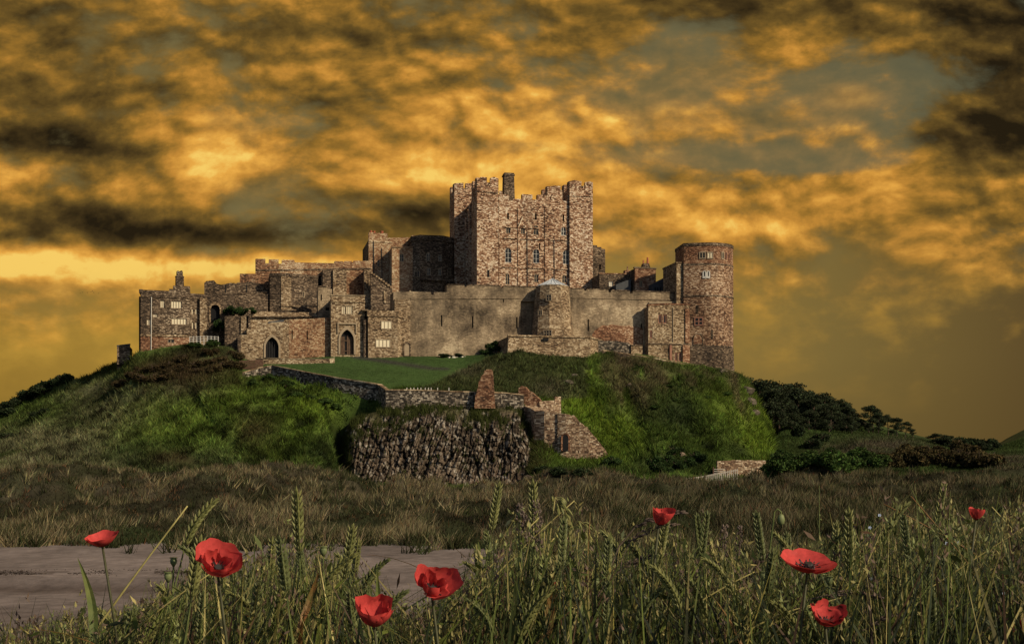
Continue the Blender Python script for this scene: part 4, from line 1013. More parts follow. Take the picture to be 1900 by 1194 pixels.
# ---- canted lodge right of the gate
D = -2
b = Bld('gate_lodge', 'canted stone lodge with two rows of pale windows right of the gatehouse', 'building', 682, 662, D, dz=2)
q = [sz(683, 600, D)[0], sz(738, 600, D)[0], sz(747, 600, D + 1.6)[0]]
plan = [(q[0] - .05, D + 5.5), (q[0], D), (q[1], D), (q[2], D + 1.7), (q[2], D + 5.5)]
m = b.mb(); m.vprism(plan, b.zb, zed(710, 587, D)); 
m.vprism([(x + (-.15 if i < 2 else .15), y - .15) for i, (x, y) in enumerate(plan)], zed(710, 587, D), zed(710, 576, D)); b.part(m, 'wall', 'tan')
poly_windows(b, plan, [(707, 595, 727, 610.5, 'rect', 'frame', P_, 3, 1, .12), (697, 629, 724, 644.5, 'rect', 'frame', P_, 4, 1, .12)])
m = b.mb(); m.box(q[0] - 1.1, q[0] - .06, D + 1.2, D + 3.0, b.zb, zed(680, 590, D)); m.tube([(q[0] - .45, D + .6, b.zb), (q[0] - .45, D + .6, zed(680, 592, D))], .28, 8); b.part(m, 'buttress', 'dark')
coping(b, [(672, 576), (683, 576)], D + .4, D + 3, .2, 'grey')

# ---- stair wall with the stepped sloping coping
D = 11
b = Bld('stair_wall', 'dark triangular wall with pale stepped coping between hall and curtain wall', 'castle wall', 690, 560, D, dz=2)
facade(b, 'wall', 'dark', [(688, 575), (728, 575), (728, 536), (716, 530), (700, 517), (690, 508), (688, 508)], D, .9)
m = b.mb(); n = 9
for i in range(n):
    uu = 687.5 + (728 - 687.5) * i / n; vv = 508 + (537 - 508) * (i / n) ** 1.05; x, z = sz(uu, vv, D); x2, _ = sz(uu + 40.5 / n - .8, vv, D); m.box(x, x2, D - .15, D + 1.0, z - .05, z + .32)
b.part(m, 'coping', 'trim')
pilaster(b, 712, 716, 540, 562, D, .2, 'tan', 'pilaster')

# ---- the great curtain wall
D = 0
b = Bld('curtain_wall', 'long weathered grey curtain wall below the keep with arrow slits', 'castle wall', 740, 662, D, dz=2)
slit = lambda u, v0, v1, w=1.3: (u - w, v0, u + w, v1, 'rect', 'slit', '')
topL = [(730, 541), (760, 541), (760, 538.5), (762, 538.5), (762, 540.5), (800, 541.5), (800, 546.5), (805, 546.5), (805, 541.5), (829, 542), (829, 528.5), (862, 529), (862, 532), (866, 532), (866, 529), (930, 530.5), (930, 533.5), (934, 533.5), (934, 530.8), (1000, 532.5)]
facade(b, 'wall', 'grey', [(730, 672), (1000, 666)] + topL[::-1], D, 1.8,
       [slit(819.5, 584, 605), slit(877, 586, 608), slit(959, 588, 609), slit(934, 553, 561, 1), (966, 559, 1000 - .5, 623, 'rect', 'arch', 'grey'), (750, 600, 756.5, 613, 'rect', 'frame', P_, 2, 1, .08)])
topR = [(1000.05, 532.5), (1058, 535.5), (1084, 536), (1084, 539), (1088, 539), (1088, 536.3), (1129, 538), (1129, 542), (1134, 542), (1134, 538.3), (1169, 540), (1169, 544), (1174, 544), (1174, 540), (1240, 543), (1272, 544)]
facade(b, 'wall', 'grey', [(1000.05, 666), (1272, 668)] + topR[::-1], D, 1.8, [slit(1091.5, 592, 614), slit(1190.5, 600, 613)])
x0, _ = sz(730, 545, D); x1, _ = sz(1272, 545, D); m = b.mb(); m.box(x0, x1, D + 1.8, D + 4.5, b.zb, zed(1000, 548, D)); b.part(m, 'wall_walk', 'grey')
course(b, 762, 966, 553, D, .16, .12, 'grey', v1=552); course(b, 1060, 1270, 551, D, .16, .12, 'grey', v1=556)
coping(b, [(830, 528.5), (861, 529)], D, D + 1.8, .14, 'dark'); coping(b, [(867, 529), (929, 530.5)], D, D + 1.8, .14, 'dark'); coping(b, [(935, 530.8), (999, 532.5)], D, D + 1.8, .14, 'dark')
coping(b, [(1060, 535.5), (1083, 536)], D, D + 1.8, .14, 'dark'); coping(b, [(1089, 536.3), (1128, 538)], D, D + 1.8, .14, 'dark'); coping(b, [(1135, 538.3), (1168, 540)], D, D + 1.8, .14, 'dark'); coping(b, [(1175, 540), (1271, 544)], D, D + 1.8, .14, 'dark')
pilaster(b, 731, 760, 556, 670, D, 1.0, 'tan', 'buttress')
m = b.mb(); q = px_rect(748, 634, 762, 660, D - 1.0, 'round'); m.prism(q, [px_rect(750.2, 637, 759.8, 659.9, D - 1.0, 'round')], D - 1.12, D - 1.002); o_ = b.part(m, 'doorway', 'dark')
m = b.mb(); m.prism(px_rect(750.2, 637, 759.8, 659.9, D - 1.0, 'round'), [], D - 1.04, D - 1.003); b.part(m, 'door', 'frame', o_)
pp = [(1098, 622), (1104, 612), (1112, 607), (1118, 603), (1128, 604), (1133, 601), (1145, 603), (1158, 605), (1166, 603), (1178, 606), (1193, 609), (1193.5, 655), (1120, 655), (1108, 634), (1099, 628)]
m = b.mb(); m.prism([sz(u, v, D) for u, v in pp][::-1], [], D - .05, D - .002); b.part(m, 'brick_patch', 'red')
coping(b, [(1204, 563), (1272, 561)], D - .25, D - .03, .22, 'frame', 'ledge')

# ---- the windmill tower and its podium
D = -4.4
b = Bld('windmill_tower', 'tapering old mill tower with a pale conical roof against the curtain wall', 'windmill tower', 1026, 628, D, dz=1)
cs_, _ = sz(1026, 560, D + 2.6); 
rb = (sz(1068, 622, D + 2.6)[0] - sz(987, 622, D + 2.6)[0]) / 2; rt = (sz(1057.5, 528, D + 2.6)[0] - sz(997, 528, D + 2.6)[0]) / 2
cd = D + 2.9; zt = zed(1026, 527, cd - rt); zb_ = b.zb
ang = [2 * math.pi * (i + .5) / 10 + R(14) for i in range(10)]
def ring(r): return [(cs_ + r * math.cos(a), cd + r * math.sin(a) * .92) for a in ang]
m = b.mb(); m.vprism(ring(rb), zb_, zt, ring(rt)); b.part(m, 'wall', 'mill')
m = b.mb(); n = 20
rr = [(cs_ + (rt * .92) * math.cos(2 * math.pi * i / n), cd + rt * .92 * math.sin(2 * math.pi * i / n)) for i in range(n)]
m.v = [(x, y, zt + .02) for x, y in rr] + [(cs_, cd, zt + 1.25)]; m.f = [(i, (i + 1) % n, n) for i in range(n)]
for i in range(0, n, 1):
    x, y = rr[i]; m.tube([(x, y, zt + .05), (cs_ + (x - cs_) * .04, cd + (y - cd) * .04, zt + 1.27)], .035, 4)
rf = b.part(m, 'roof', 'lead')
m = b.mb(); m.lathe([(.12, zt + 1.2), (.10, zt + 1.45), (.02, zt + 1.6)], 8, cs_, cd); b.part(m, 'finial', 'iron', rf)
poly_windows(b, ring((rb + rt) / 2), [(1014, 546, 1023, 558, 'rect', 'frame', 'glass', 2, 2, .12), (999, 575, 1006, 585, 'rect', 'frame', 'glass', 2, 1, .10)])
poly_windows(b, ring(rb * .97), [(1010, 612, 1023, 623.5, 'rect', 'frame', 'glass', 3, 2, .12)])
D = -8.5
b = Bld('podium', 'pale battered stone podium under the mill tower', 'podium', 945, 662, D, dz=3)
a0, a1 = sz(943, 660, D)[0], sz(1097, 660, D)[0]; a2 = sz(1117, 660, D + 5)[0]; zt = zed(1020, 625, D); zb_ = b.zb
m = b.mb(); m.vprism([(a0 - .25, D), (a1 + .1, D), (a2 + .3, D + 5.2), (a2 + .3, D + 8.4), (a0 - .25, D + 8.4)], zb_, zt, [(a0 + .1, D + .35), (a1 - .1, D + .35), (a2, D + 5.2), (a2, D + 8.4), (a0 + .1, D + 8.4)]); b.part(m, 'wall', 'tan')
m = b.mb(); m.vprism([(a0 - .02, D + .2), (a1, D + .2), (a2 + .1, D + 5.1), (a2 + .1, D + 5.7), (a1 - .3, D + .85), (a0 - .02, D + .85)], zt + .002, zt + .28); b.part(m, 'coping', 'tan')
m = b.mb(); m.box(sz(1007, 640, D)[0], sz(1018, 640, D)[0], D + .05, D + .22, zed(1012, 632, D), zed(1012, 627, D)); b.part(m, 'vent', 'black')

# ---- low rubble wall and hut right of the podium
D = -5
b = Bld('rubble_bank_wall', 'low dark rubble wall with white stones right of the podium', 'wall', 1111, 655, D)
facade(b, 'wall', 'rubble', [(1110, 660), (1172, 668)] + ragged([(1110, 631), (1135, 632), (1160, 634), (1172, 640)], 4, 1.0, 11)[::-1], D, .9)
b = Bld('stone_hut', 'tiny pale square stone hut on the slope beside the keeper house', 'hut', 1171, 660, D - .3)
facade(b, 'wall', 'tan', [(1171, 664), (1192, 668), (1192, 641.5), (1171, 641)], D - .3, 2.2); coping(b, [(1170.6, 641), (1192.4, 641.5)], D - .3, D + 1.9, .14, 'dark')
b = Bld('slope_wall', 'thin dark retaining wall running down along the top of the grass bank', 'wall', 1118, 660, -9, dz=2)
facade(b, 'wall', 'dark', [(1118, 668), (1200, 690), (1312, 704), (1312, 690), (1310, 682), (1260, 674), (1200, 663), (1150, 655), (1118, 650.5)], -9.5, .5)
coping(b, [(1118, 650.5), (1150, 655), (1200, 663), (1260, 674), (1311, 682)], -9.5, -9, .18, 'trim')

# ---- keeper house beside the round tower
D = -2.2
b = Bld('keeper_house', 'squat stone house with red trimmed windows against the round tower', 'building', 1203, 676, D, dz=2)
rk = 'redtrim'
facade(b, 'wall', 'tan', [(1203, 680), (1280, 684), (1280, 566), (1240, 565), (1203, 567)], D, .9, [(1221.5, 583, 1228.5, 600, 'rect', rk, 'glass', 1, 1, .18), (1230, 583, 1237.5, 600, 'rect', rk, 'glass', 1, 1, .18), (1205.5, 612, 1210.5, 627, 'rect', rk, 'glass', 1, 1, .16), (1252, 653, 1257.5, 670, 'rect', rk, 'glass', 1, 1, .16), (1259, 653, 1264.5, 670, 'rect', rk, 'glass', 1, 1, .16)])
x0, _ = sz(1203, 600, D); x1, _ = sz(1280, 600, D); m = b.mb(); m.box(x0 - .01, x1 + .01, D + .9, D + 2.19, b.zb, zed(1240, 569, D)); b.part(m, 'wall', 'tan')
course(b, 1202, 1280, 636, D, .18, .14, 'dark', v1=638); coping(b, [(1202, 567), (1240, 565), (1281, 566)], D, D + .9, .22, 'red')
pilaster(b, 1242, 1246, 640, 680, D, .25, 'redtrim', 'quoin'); pilaster(b, 1266, 1279, 640, 683, D, .3, 'red', 'quoin'); pilaster(b, 1271, 1279, 572, 636, D, .2, 'red', 'quoin'); pipe(b, 1248.5, 570, 1248.5, 634, D, .06, 'grey' if 0 else 'frame')

# ---- the big round tower at the right end
D = -3
b = Bld('round_tower', 'big red brown round ended tower at the right end of the castle', 'tower', 1310, 690, D, dz=2)
L0 = sz(1275, 500, D)[0]; Rr = sz(1359, 500, D + 4)[0]; Lb = sz(1260, 480, D + 6.5)[0]
cx, rad = Rr - 4.7, 4.7
arc = [(cx + rad * math.cos(a), D + 4.6 + rad * math.sin(a)) for a in [R(-112 + i * 14) for i in range(16)]]
plan = [(L0 + .6, D + 7.6), (L0, D + 1.6)] + [(x, y) for x, y in arc]
z1, z2, ztop = zed(1310, 548, D), zed(1310, 489, D), zed(1310, 450, D)
def sc(pl, k, base=(cx, D + 5)): return [(base[0] + (x - base[0]) * k, base[1] + (y - base[1]) * k) for x, y in pl]
zf, zk = zed(1310, 640, D), b.zb
m = b.mb(); m.vprism(sc(plan, 1.10), zk - 2, zf, sc(plan, 1.015)); b.part(m, 'wall', 'dark')
m = b.mb(); m.vprism(sc(plan, 1.012), zf, z2); b.part(m, 'wall', 'keep2')
m = b.mb(); m.vprism(sc(plan, 1.03), z1 - .12, z1 + .12); b.part(m, 'string_course', 'dark')
m = b.mb(); m.vprism(sc(plan, 1.005), z2, ztop); b.part(m, 'upper_wall', 'red')
m = b.mb(); m.vprism(sc(plan, 1.022), ztop - .45, ztop + .05); m.vprism(sc(plan, 1.02), z2 - .15, z2 + .12); b.part(m, 'parapet', 'dark')
# left flank block
q0 = sz(1248, 500, D + 4)[0]; m = b.mb(); m.box(q0, L0 + .5, D + 2.0, D + 9, zk, zed(1262, 489, D + 2)); m.box(q0 - .1, L0 + .6, D + 1.9, D + 9.1, zed(1262, 489, D + 2), zed(1262, 486, D + 2)); b.part(m, 'flank_wall', 'tan')
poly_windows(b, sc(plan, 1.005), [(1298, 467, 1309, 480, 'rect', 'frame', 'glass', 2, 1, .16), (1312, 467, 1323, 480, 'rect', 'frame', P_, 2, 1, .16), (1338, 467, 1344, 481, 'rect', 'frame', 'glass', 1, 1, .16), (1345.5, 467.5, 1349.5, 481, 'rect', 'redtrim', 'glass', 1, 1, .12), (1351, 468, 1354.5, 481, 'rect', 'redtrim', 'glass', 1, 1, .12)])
poly_windows(b, sc(plan, 1.012), [(1304, 502, 1310.5, 516, 'round', 'white', 'glass', 1, 1, .22), (1311, 502, 1317.5, 516, 'round', 'white', 'glass', 1, 1, .22), (1289, 588, 1304, 604, 'rect', 'redtrim', 'glass', 2, 2, .2), (1293, 566, 1296, 580, 'rect', 'dark', 'black', 1, 1, .1), (1320, 612, 1323, 628, 'rect', 'dark', 'black', 1, 1, .08), (1287, 618, 1304, 640, 'round', 'dark', 'red', 1, 1, .14)])

# ---- roofs and chimneys seen over the curtain wall on the right
D = 13
b = Bld('east_range', 'low range of dark roofed rooms and a tall block seen over the curtain wall', 'building', 1112, 548, D)
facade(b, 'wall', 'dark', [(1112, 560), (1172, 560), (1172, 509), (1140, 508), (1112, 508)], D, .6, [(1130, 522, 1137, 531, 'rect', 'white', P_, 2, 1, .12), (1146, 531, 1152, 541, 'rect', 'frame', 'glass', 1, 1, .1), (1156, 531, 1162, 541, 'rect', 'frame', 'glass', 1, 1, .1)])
x0, _ = sz(1112, 520, D); x1, _ = sz(1172, 520, D); m = b.mb(); m.box(x0, x1, D + .6, D + 6, b.zb, zed(1140, 509.5, D)); b.part(m, 'wall', 'dark')
facade(b, 'tall_block', 'red', [(1178, 560), (1217, 560), (1217, 499), (1208, 497), (1178, 496.5)], D - 3, .6, [(1186, 520, 1192, 532, 'rect', 'frame', 'glass', 2, 1, .1)])
x0, _ = sz(1178, 520, D - 3); x1, _ = sz(1217, 520, D - 3); m = b.mb(); m.box(x0 - .005, x1, D - 2.4, D + 5, b.zb, zed(1200, 498.5, D - 3)); b.part(m, 'tall_block', 'dark')
coping(b, [(1177, 496.7), (1218, 499)], D - 3, D - 2.4, .2, 'grey'); coping(b, [(1111, 508), (1172.4, 509)], D, D + .6, .18, 'red')
m = b.mb(); q0, z0 = sz(1192, 497, D); q1, _ = sz(1208, 497, D); m.vprism([(q0, D), (q1, D), (q1, D + 1.6), (q0, D + 1.6)], z0 - .3, zed(1200, 488, D), [(q0 + .3, D + .2), (q1 - .3, D + .2), (q1 - .3, D + 1.4), (q0 + .3, D + 1.4)]); ch = b.part(m, 'chimney', 'dark')
for uu, vt, r in ((1202.5, 477, .16), (1194.5, 482, .10)):
    m = b.mb(); q, z1 = sz(uu, vt, D + .5); m.lathe([(r * 1.3, zed(uu, 490, D + .5)), (r, z1)], 8, q, D + .8); b.part(m, 'chimney_pot', 'pot', ch)
m = b.mb(); q0, z0 = sz(1160, 509, D + 2); q1, _ = sz(1172, 509, D + 2); m.box(q0, q1, D + 2, D + 3.2, z0 - .4, zed(1166, 501, D + 2)); m.lathe([(.14, zed(1166, 501, D + 2)), (.11, zed(1166, 493, D + 2))], 8, (q0 + q1) / 2, D + 2.6); b.part(m, 'chimney', 'red')
m = b.mb(); q0, z0 = sz(1210, 527, 8); q1, z1 = sz(1256, 504, 8); m.prism([(q0, zed(1210, 545, 8)), (q1, zed(1256, 545, 8)), (q1, z1), (q0, z0)], [], 8, 13); b.part(m, 'roof', 'slate')
m = b.mb(); q0, z0 = sz(1146, 526, 10); q1, z1 = sz(1174, 516, 10); m.prism([(q0, z0 - 2.5), (q1, z0 - 2.5), (q1, z1), (q0, z0)], [], 11, 12.9); b.part(m, 'roof', 'slate')
for i in range(8):
    uu = 1214 + i * 5; window(b, px_rect(uu, 532, uu + 3, 541, 8), 8, 'slate', 'black', 1, 1, .06, .05, proud=.06)

# ---- retaining wall of the lawn, in bends, and the ruins on the cliff
def world_wall(name, label, cat, pts, th, mat, coping_mat=None, cop=.2, rag=0, seed=1, part='wall'):
    """pts: (u, v_top, v_bottom, D) along the face; wall has thickness th going away from the viewer"""
    p0 = at(pts[0][0], pts[0][2], pts[0][3]); r = empty(name, p0, 0, label, cat)
    rnd = random.Random(seed)
    F, Bk = [], []
    fine = []
    for a, c in zip(pts[:-1], pts[1:]):
        n = max(1, int(abs(c[0] - a[0]) / 4)) if rag else 1
        for i in range(n):
            t = i / n; fine.append([a[k] * (1 - t) + c[k] * t for k in range(4)])
            if rag and i: fine[-1][1] += rnd.uniform(-rag, rag)
    fine.append(list(pts[-1]))
    tp = [at(u, vt, D) for u, vt, vb, D in fine]; bt = [at(u, vb, D) for u, vt, vb, D in fine]
    m = MB(tuple(p0)); n = len(fine)
    dirs = []
    for i in range(n):
        e = (tp[min(i + 1, n - 1)] - tp[max(i - 1, 0)]); e.z = 0; e.normalize(); dirs.append(Vector((-e.y, e.x, 0)))
    vs = []
    for i in range(n):
        bk = dirs[i] * th
        vs += [bt[i], tp[i], tp[i] + bk, bt[i] + bk]
    fs = []
    for i in range(n - 1):
        a, c = 4 * i, 4 * i + 4
        fs += [(a, c, c + 1, a + 1), (a + 1, c + 1, c + 2, a + 2), (a + 2, c + 2, c + 3, a + 3)]
    fs += [(0, 1, 2, 3), (4 * n - 1, 4 * n - 2, 4 * n - 3, 4 * n - 4)]
    m.add(vs, fs); m.build(part, M[mat], r)
    if coping_mat:
        m = MB(tuple(p0)); vs = []
        for i in range(n):
            o = dirs[i]; b0 = tp[i] - o * .08; b1 = tp[i] + o * (th + .08)
            vs += [b0 + Vector((0, 0, .002)), b0 + Vector((0, 0, cop)), b1 + Vector((0, 0, cop)), b1 + Vector((0, 0, .002))]
        fs = []
        for i in range(n - 1):
            a, c = 4 * i, 4 * i + 4
            fs += [(a, c, c + 1, a + 1), (a + 1, c + 1, c + 2, a + 2), (a + 2, c + 2, c + 3, a + 3), (a + 3, c + 3, c, a)]
        fs += [(0, 1, 2, 3), (4 * n - 1, 4 * n - 2, 4 * n - 3, 4 * n - 4)]
        m.add(vs, fs); m.build('coping', M[coping_mat], r)
    return r
lw = world_wall('retaining_wall', 'long dark rubble retaining wall bending round the green lawn', 'wall',
           [(450, 692, 722, 191.5), (480, 683, 716, 192.8), (505, 679, 715, 193.0), (560, 690, 733, 189.2), (620, 701, 748, 185.6), (668, 708, 760, 183.2), (700, 714, 768, 181.6), (716, 724, 775, 178.2), (760, 724, 778, 178.0), (850, 727, 772, 178.2), (930, 729, 770, 178.4), (972, 733, 768, 178.6)], .7, 'rubble', 'trim', .16)
b0 = at(899, 765, 177.6)
def block(name, label, cat, rows, D, depth, mat, parts=()):
    """ruin stump: rows of (v, u_left, u_right) from bottom to top"""
    p0 = at((rows[0][1] + rows[0][2]) / 2, rows[0][0], D); r = empty(name, p0, 0, label, cat)
    m = MB(tuple(p0)); n = len(rows); vs = []
    for v, ua, ub in rows:
        a, c = at(ua, v, D), at(ub, v, D); sh = 0.2 * (n - 0)
        vs += [a, c, c + Vector((0, depth, 0)), a + Vector((0, depth, 0))]
    fs = [(3, 2, 1, 0), (4 * n - 4, 4 * n - 3, 4 * n - 2, 4 * n - 1)]
    for i in range(n - 1):
        for j in range(4):
            a, c = 4 * i + j, 4 * i + (j + 1) % 4; fs.append((a, c, c + 4, a + 4))
    m.add(vs, fs); m.build('masonry', M[mat], r)
    return r
block('ruin_pillar', 'leaning tapered reddish stone ruin stump standing up from the retaining wall', 'ruin', [(757, 880, 919), (745, 881, 918), (733, 882, 917.5), (730, 884.5, 917), (722, 885, 917), (719, 887, 916), (708, 888, 916), (704, 891.5, 915.5), (697, 893, 915.5), (694, 897, 914.5), (688, 899, 914.5), (685, 903, 912)], 177.3, 1.9, 'ruin2')
world_wall('broken_red_wall', 'crumbled reddish wall end above the stepped cliff wall', 'ruin', [(962, 720, 760, 180.2), (968, 715, 765, 180.1), (974, 717, 770, 180.0), (980, 724, 775, 179.9), (988, 728, 778, 179.8), (1002, 741, 785, 179.6)], 1.4, 'ruin2', rag=1.6, seed=3)
world_wall('low_parapet', 'short square ended grey parapet above the cliff stair', 'wall', [(1001, 744, 775, 179.4), (1029, 742, 775, 179.6), (1030, 735, 775, 179.6), (1041, 735, 778, 179.8)], .6, 'ruin')
world_wall('cliff_wall', 'pale tan ruined wall stepping down the cliff beside the rock face', 'ruin', [(972, 752, 775, 178.2), (985, 757, 800, 177.0), (992, 762, 826, 174.5), (1010, 762, 836, 173.6), (1034, 764, 842, 173.2)], 2.2, 'ruin', rag=.7, seed=6)
aw = world_wall('arch_wall', 'ruined red wall with a small dark archway descending to the right', 'ruin', [(1034.5, 766, 848, 173.0), (1050, 768, 856, 172.6), (1068, 772, 864, 172.4), (1075, 782, 866, 172.4), (1092, 796, 868, 172.2), (1110, 818, 866, 172.2), (1122, 832, 862, 172.2), (1130, 846, 860, 172.2)], 1.4, 'ruin', rag=1.6, seed=9)
def arch_inset(root, u0, u1, v0, v1, D, kind='round'):
    a, c = at(u0, v1, D), at(u1, v0, D)
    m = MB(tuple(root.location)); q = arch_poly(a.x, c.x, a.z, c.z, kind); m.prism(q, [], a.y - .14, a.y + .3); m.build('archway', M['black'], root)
    m = MB(tuple(root.location)); q2 = arch_poly(a.x - .22, c.x + .22, a.z - .001, c.z + .22, kind); m.prism(q2, [q], a.y - .2, a.y + .28); m.build('arch_ring', M['red'], root)
arch_inset(aw, 1044, 1054.5, 806, 836, 172.7)
world_wall('roadside_wall', 'coarse pink rubble wall at the foot of the right bank', 'wall', [(1331, 854, 888, 166.5), (1370, 853, 886, 166.5), (1421, 854, 888, 166.5)], .8, 'ruin', rag=.5, seed=5)
world_wall('courtyard_kerb_wall', 'low flat grey wall before the pointed black doorway', 'wall', [(474, 665, 678, 199.5), (560, 666, 678, 199.7), (612, 666, 678, 199.9), (621, 665, 677, 200.2)], .5, 'tan', 'grey', .1)

# fences
def fence(name, label, pts, mat, nrail=2, step=3.5, pr=.035, th=.02, pick=False):
    """pts (u, v_top, v_bot, D)"""
    p0 = at(pts[0][0], pts[0][2], pts[0][3]); r = empty(name, p0, 0, label, 'fence')
    us = [p[0] for p in pts]
    def q(u, f):
        vt, vb, D = (np.interp(u, us, [p[k] for p in pts]) for k in (1, 2, 3)); return at(u, vb + (vt - vb) * f, D)
    rails = MB(tuple(p0))
    for k in range(nrail):
        f = .9 - .6 * k / max(1, nrail - 1); rails.tube([q(u, f) for u in us], th, 5)
    rails.build('rail', M[mat], r)
    n = int((us[-1] - us[0]) / step); 
    for i in range(n + 1):
        u = us[0] + (us[-1] - us[0]) * i / n; m = MB(tuple(p0)); a, c = q(u, 0), q(u, 1.0); m.box(a.x - pr, a.x + pr, a.y - .03, a.y + .03, a.z - .5, c.z); m.build('paling' if pick else 'post', M[mat], r)
fence('terrace_railing', 'white painted railing below the tall dark arch', [(352, 624, 637, 201.5), (380, 622.5, 636, 201.5), (405, 623.5, 636, 201.5)], 'white', 3, 6.5, .05, .04)
fence('iron_railing', 'rusty brown iron railing at the lawn wall corner', [(444, 669, 688, 194.5), (470, 667, 684, 195.5), (488, 667, 681, 196.5)], 'rust', 2, 1.6, .045, .05, True)
def pfp(u, vt, D): x = (u - 950) / FPX * D; return (u, vt, HZ - (gz(x, D) - EYE) * FPX / D, D)
fence('picket_fence', 'pale weathered picket fence slanting down to the roadside wall', [pfp(1238, 891.5, 150.5), pfp(1280, 886, 151), pfp(1305, 882, 151.5), pfp(1340, 875, 152), pfp(1368, 869, 152.5)], 'greywood', 2, 3.6, .05, .04, True)
gt = empty('field_gate', at(1326, 888, 164.5), 0, 'brown timber field gate beside the roadside wall', 'gate'); p0 = gt.location
m = MB(tuple(p0)); a, c = at(1325, 887, 164.5), at(1346, 868, 164.5)
for k in range(5): z = a.z + (c.z - a.z) * (k + .3) / 5; m.box(a.x, c.x, a.y, a.y + .05, z, z + .1)
m.build('bar', M['greywood'], gt)
for x in (a.x - .15, c.x + .03):
    m = MB(tuple(p0)); m.box(x, x + .14, a.y - .05, a.y + .09, a.z - .4, c.z + .15); m.build('gate_post', M['rust'], gt)
for i, u in enumerate([755, 762, 768, 775, 781, 789, 795, 800, 812, 833]):
    p = at(u, 723.5, 178.35); m = MB(tuple(p)); m.box(p.x - .05, p.x + .05, p.y, p.y + .1, p.z - .05, p.z + .36); o = m.build('marker_stake', M['white']); o.location = p
    tag(o, 'short white stake on the retaining wall, %s from the left' % ['first', 'second', 'third', 'fourth', 'fifth', 'sixth', 'seventh', 'eighth', 'ninth', 'tenth'][i], 'stake', 'white stakes along the retaining wall')

# boulders: broken rock at the foot of the cliff and outcrops on the bank
def boulder(u, v, D, size, label, group, seed, col=(.075, .058, .044), squash=.75):
    r = np.random.default_rng(seed); bm = bmesh.new(); bmesh.ops.create_icosphere(bm, subdivisions=3, radius=1.0)
    V = np.array([x.co[:] for x in bm.verts]); F = np.array([[x.index for x in f.verts] for f in bm.faces]); bm.free()
    for _ in range(9):
        n = r.normal(size=3); n /= np.linalg.norm(n); d = V @ n; k = r.uniform(.45, .85); V = V - np.maximum(d - k, 0)[:, None] * n * .9
    V *= (1 + .12 * fbm(V[:, 0] * 3 + seed, V[:, 1] * 3 + V[:, 2] * 2, 3))[:, None]; V[:, 2] *= squash; V *= size * r.uniform(.85, 1.2, 3)
    c = np.array(col) * (1 + 1.2 * fbm(V[:, 0] * 4 + 9, V[:, 2] * 4 + V[:, 1], 3))[:, None]
    p = at(u, v, D); o = np_mesh('boulder', V, F, M['rock'], np.clip(c, .01, .6)); o.location = p; o.rotation_euler = (0, 0, r.uniform(0, 6)); return tag(o, label, 'boulder', group)
rb_ = random.Random(12)
for i in range(16):
    u = 648 + i * 22.5 + rb_.uniform(-6, 6); D = 165.2 - rb_.uniform(0, 2.2); x = (u - 950) / FPX * D; z = gz(x, D); v = HZ - (z + .15 - EYE) * FPX / D
    boulder(u, v, D, rb_.uniform(.35, .95), 'broken brown boulder at the foot of the rock face, %s from the left' % ['first', 'second', 'third', 'fourth', 'fifth', 'sixth', 'seventh', 'eighth', 'ninth', 'tenth', 'eleventh', 'twelfth', 'thirteenth', 'fourteenth', 'fifteenth', 'sixteenth'][i], 'boulders at the foot of the rock face', i)
def terr(u, v):
    Ds = np.arange(150, 230, .25); z = _bil(ZG, np.full(len(Ds), float(u)), Ds); k = int(np.argmax(HZ - (z - EYE) * FPX / Ds <= v)); return float(Ds[k])
for i, (u, v, sz_, lab) in enumerate([(1166, 718, 1.1, 'pale pink rock outcrop in the grass below the slope wall'), (1384, 724, 1.3, 'grey rock breaking out under the base of the round tower'), (1391, 745, 1.2, 'grey rock on the steep right edge of the bank, upper one'), (1400, 768, 1.0, 'grey rock on the steep right edge of the bank, lower one'), (1340, 690, 1.0, 'flat grey rock directly under the round tower wall'),
                                      (1052, 712, 1.0, 'rough rock lump on the mound below the podium'), (1066, 700, .8, 'smaller rock lump on the mound below the podium corner'), (1268, 846, .8, 'pale stone among the ivy at the bank foot')]):
    boulder(u, v, terr(u, v) + .3, sz_, lab, 'rock outcrops on the bank', 40 + i, (.20, .145, .105) if i in (0, 7) else (.085, .070, .052))
for i, (u, sz_) in enumerate([(833, .35), (841, .45), (849, .3), (856, .4), (863, .3)]):
    boulder(u, 663, ycas(u, -2.2), sz_, 'white loose stone at the foot of the curtain wall, %s from the left' % ['first', 'second', 'third', 'fourth', 'fifth'][i], 'white stones under the curtain wall', 60 + i, (.42, .38, .31))
# ------------------------------------------------------------------ vegetation on the hill and dunes
def u_of(x, y): return x / y * FPX + 950
def blades(u, D, h, w, col, seed, lean=0.35, n=1, jit=0.3):
    """triangular grass blades rooted at bearing u and distance D; arrays of equal length"""
    r = np.random.default_rng(seed)
    u = np.repeat(u, n); D = np.repeat(D, n); h = np.repeat(h, n); w = np.repeat(w, n); col = np.repeat(col, n, 0)
    N = len(u); x = (u - 950) / FPX * D + r.normal(0, jit, N); y = D + r.normal(0, jit, N)
    z = ground(x, y) - 0.04
    h = h * r.uniform(.55, 1.25, N); a = r.uniform(0, 2 * np.pi, N)
    lx = r.normal(0.12, lean, N) * h; ly = r.normal(0, lean, N) * h
    ca, sa = np.cos(a) * w / 2, np.sin(a) * w / 2 * .5
    V = np.empty((N, 3, 3))
    V[:, 0] = np.stack([x - ca, y - sa, z], -1); V[:, 1] = np.stack([x + ca, y + sa, z], -1); V[:, 2] = np.stack([x + lx, y + ly, z + h], -1)
    c = col * r.uniform(.45, 1.65, (N, 1)) * (1 + r.normal(0, .07, (N, 3)))
    C3 = np.repeat(c[:, None, :], 3, 1); C3[:, 2] *= 1.15
    return V.reshape(-1, 3), np.clip(C3.reshape(-1, 3), .004, .6)
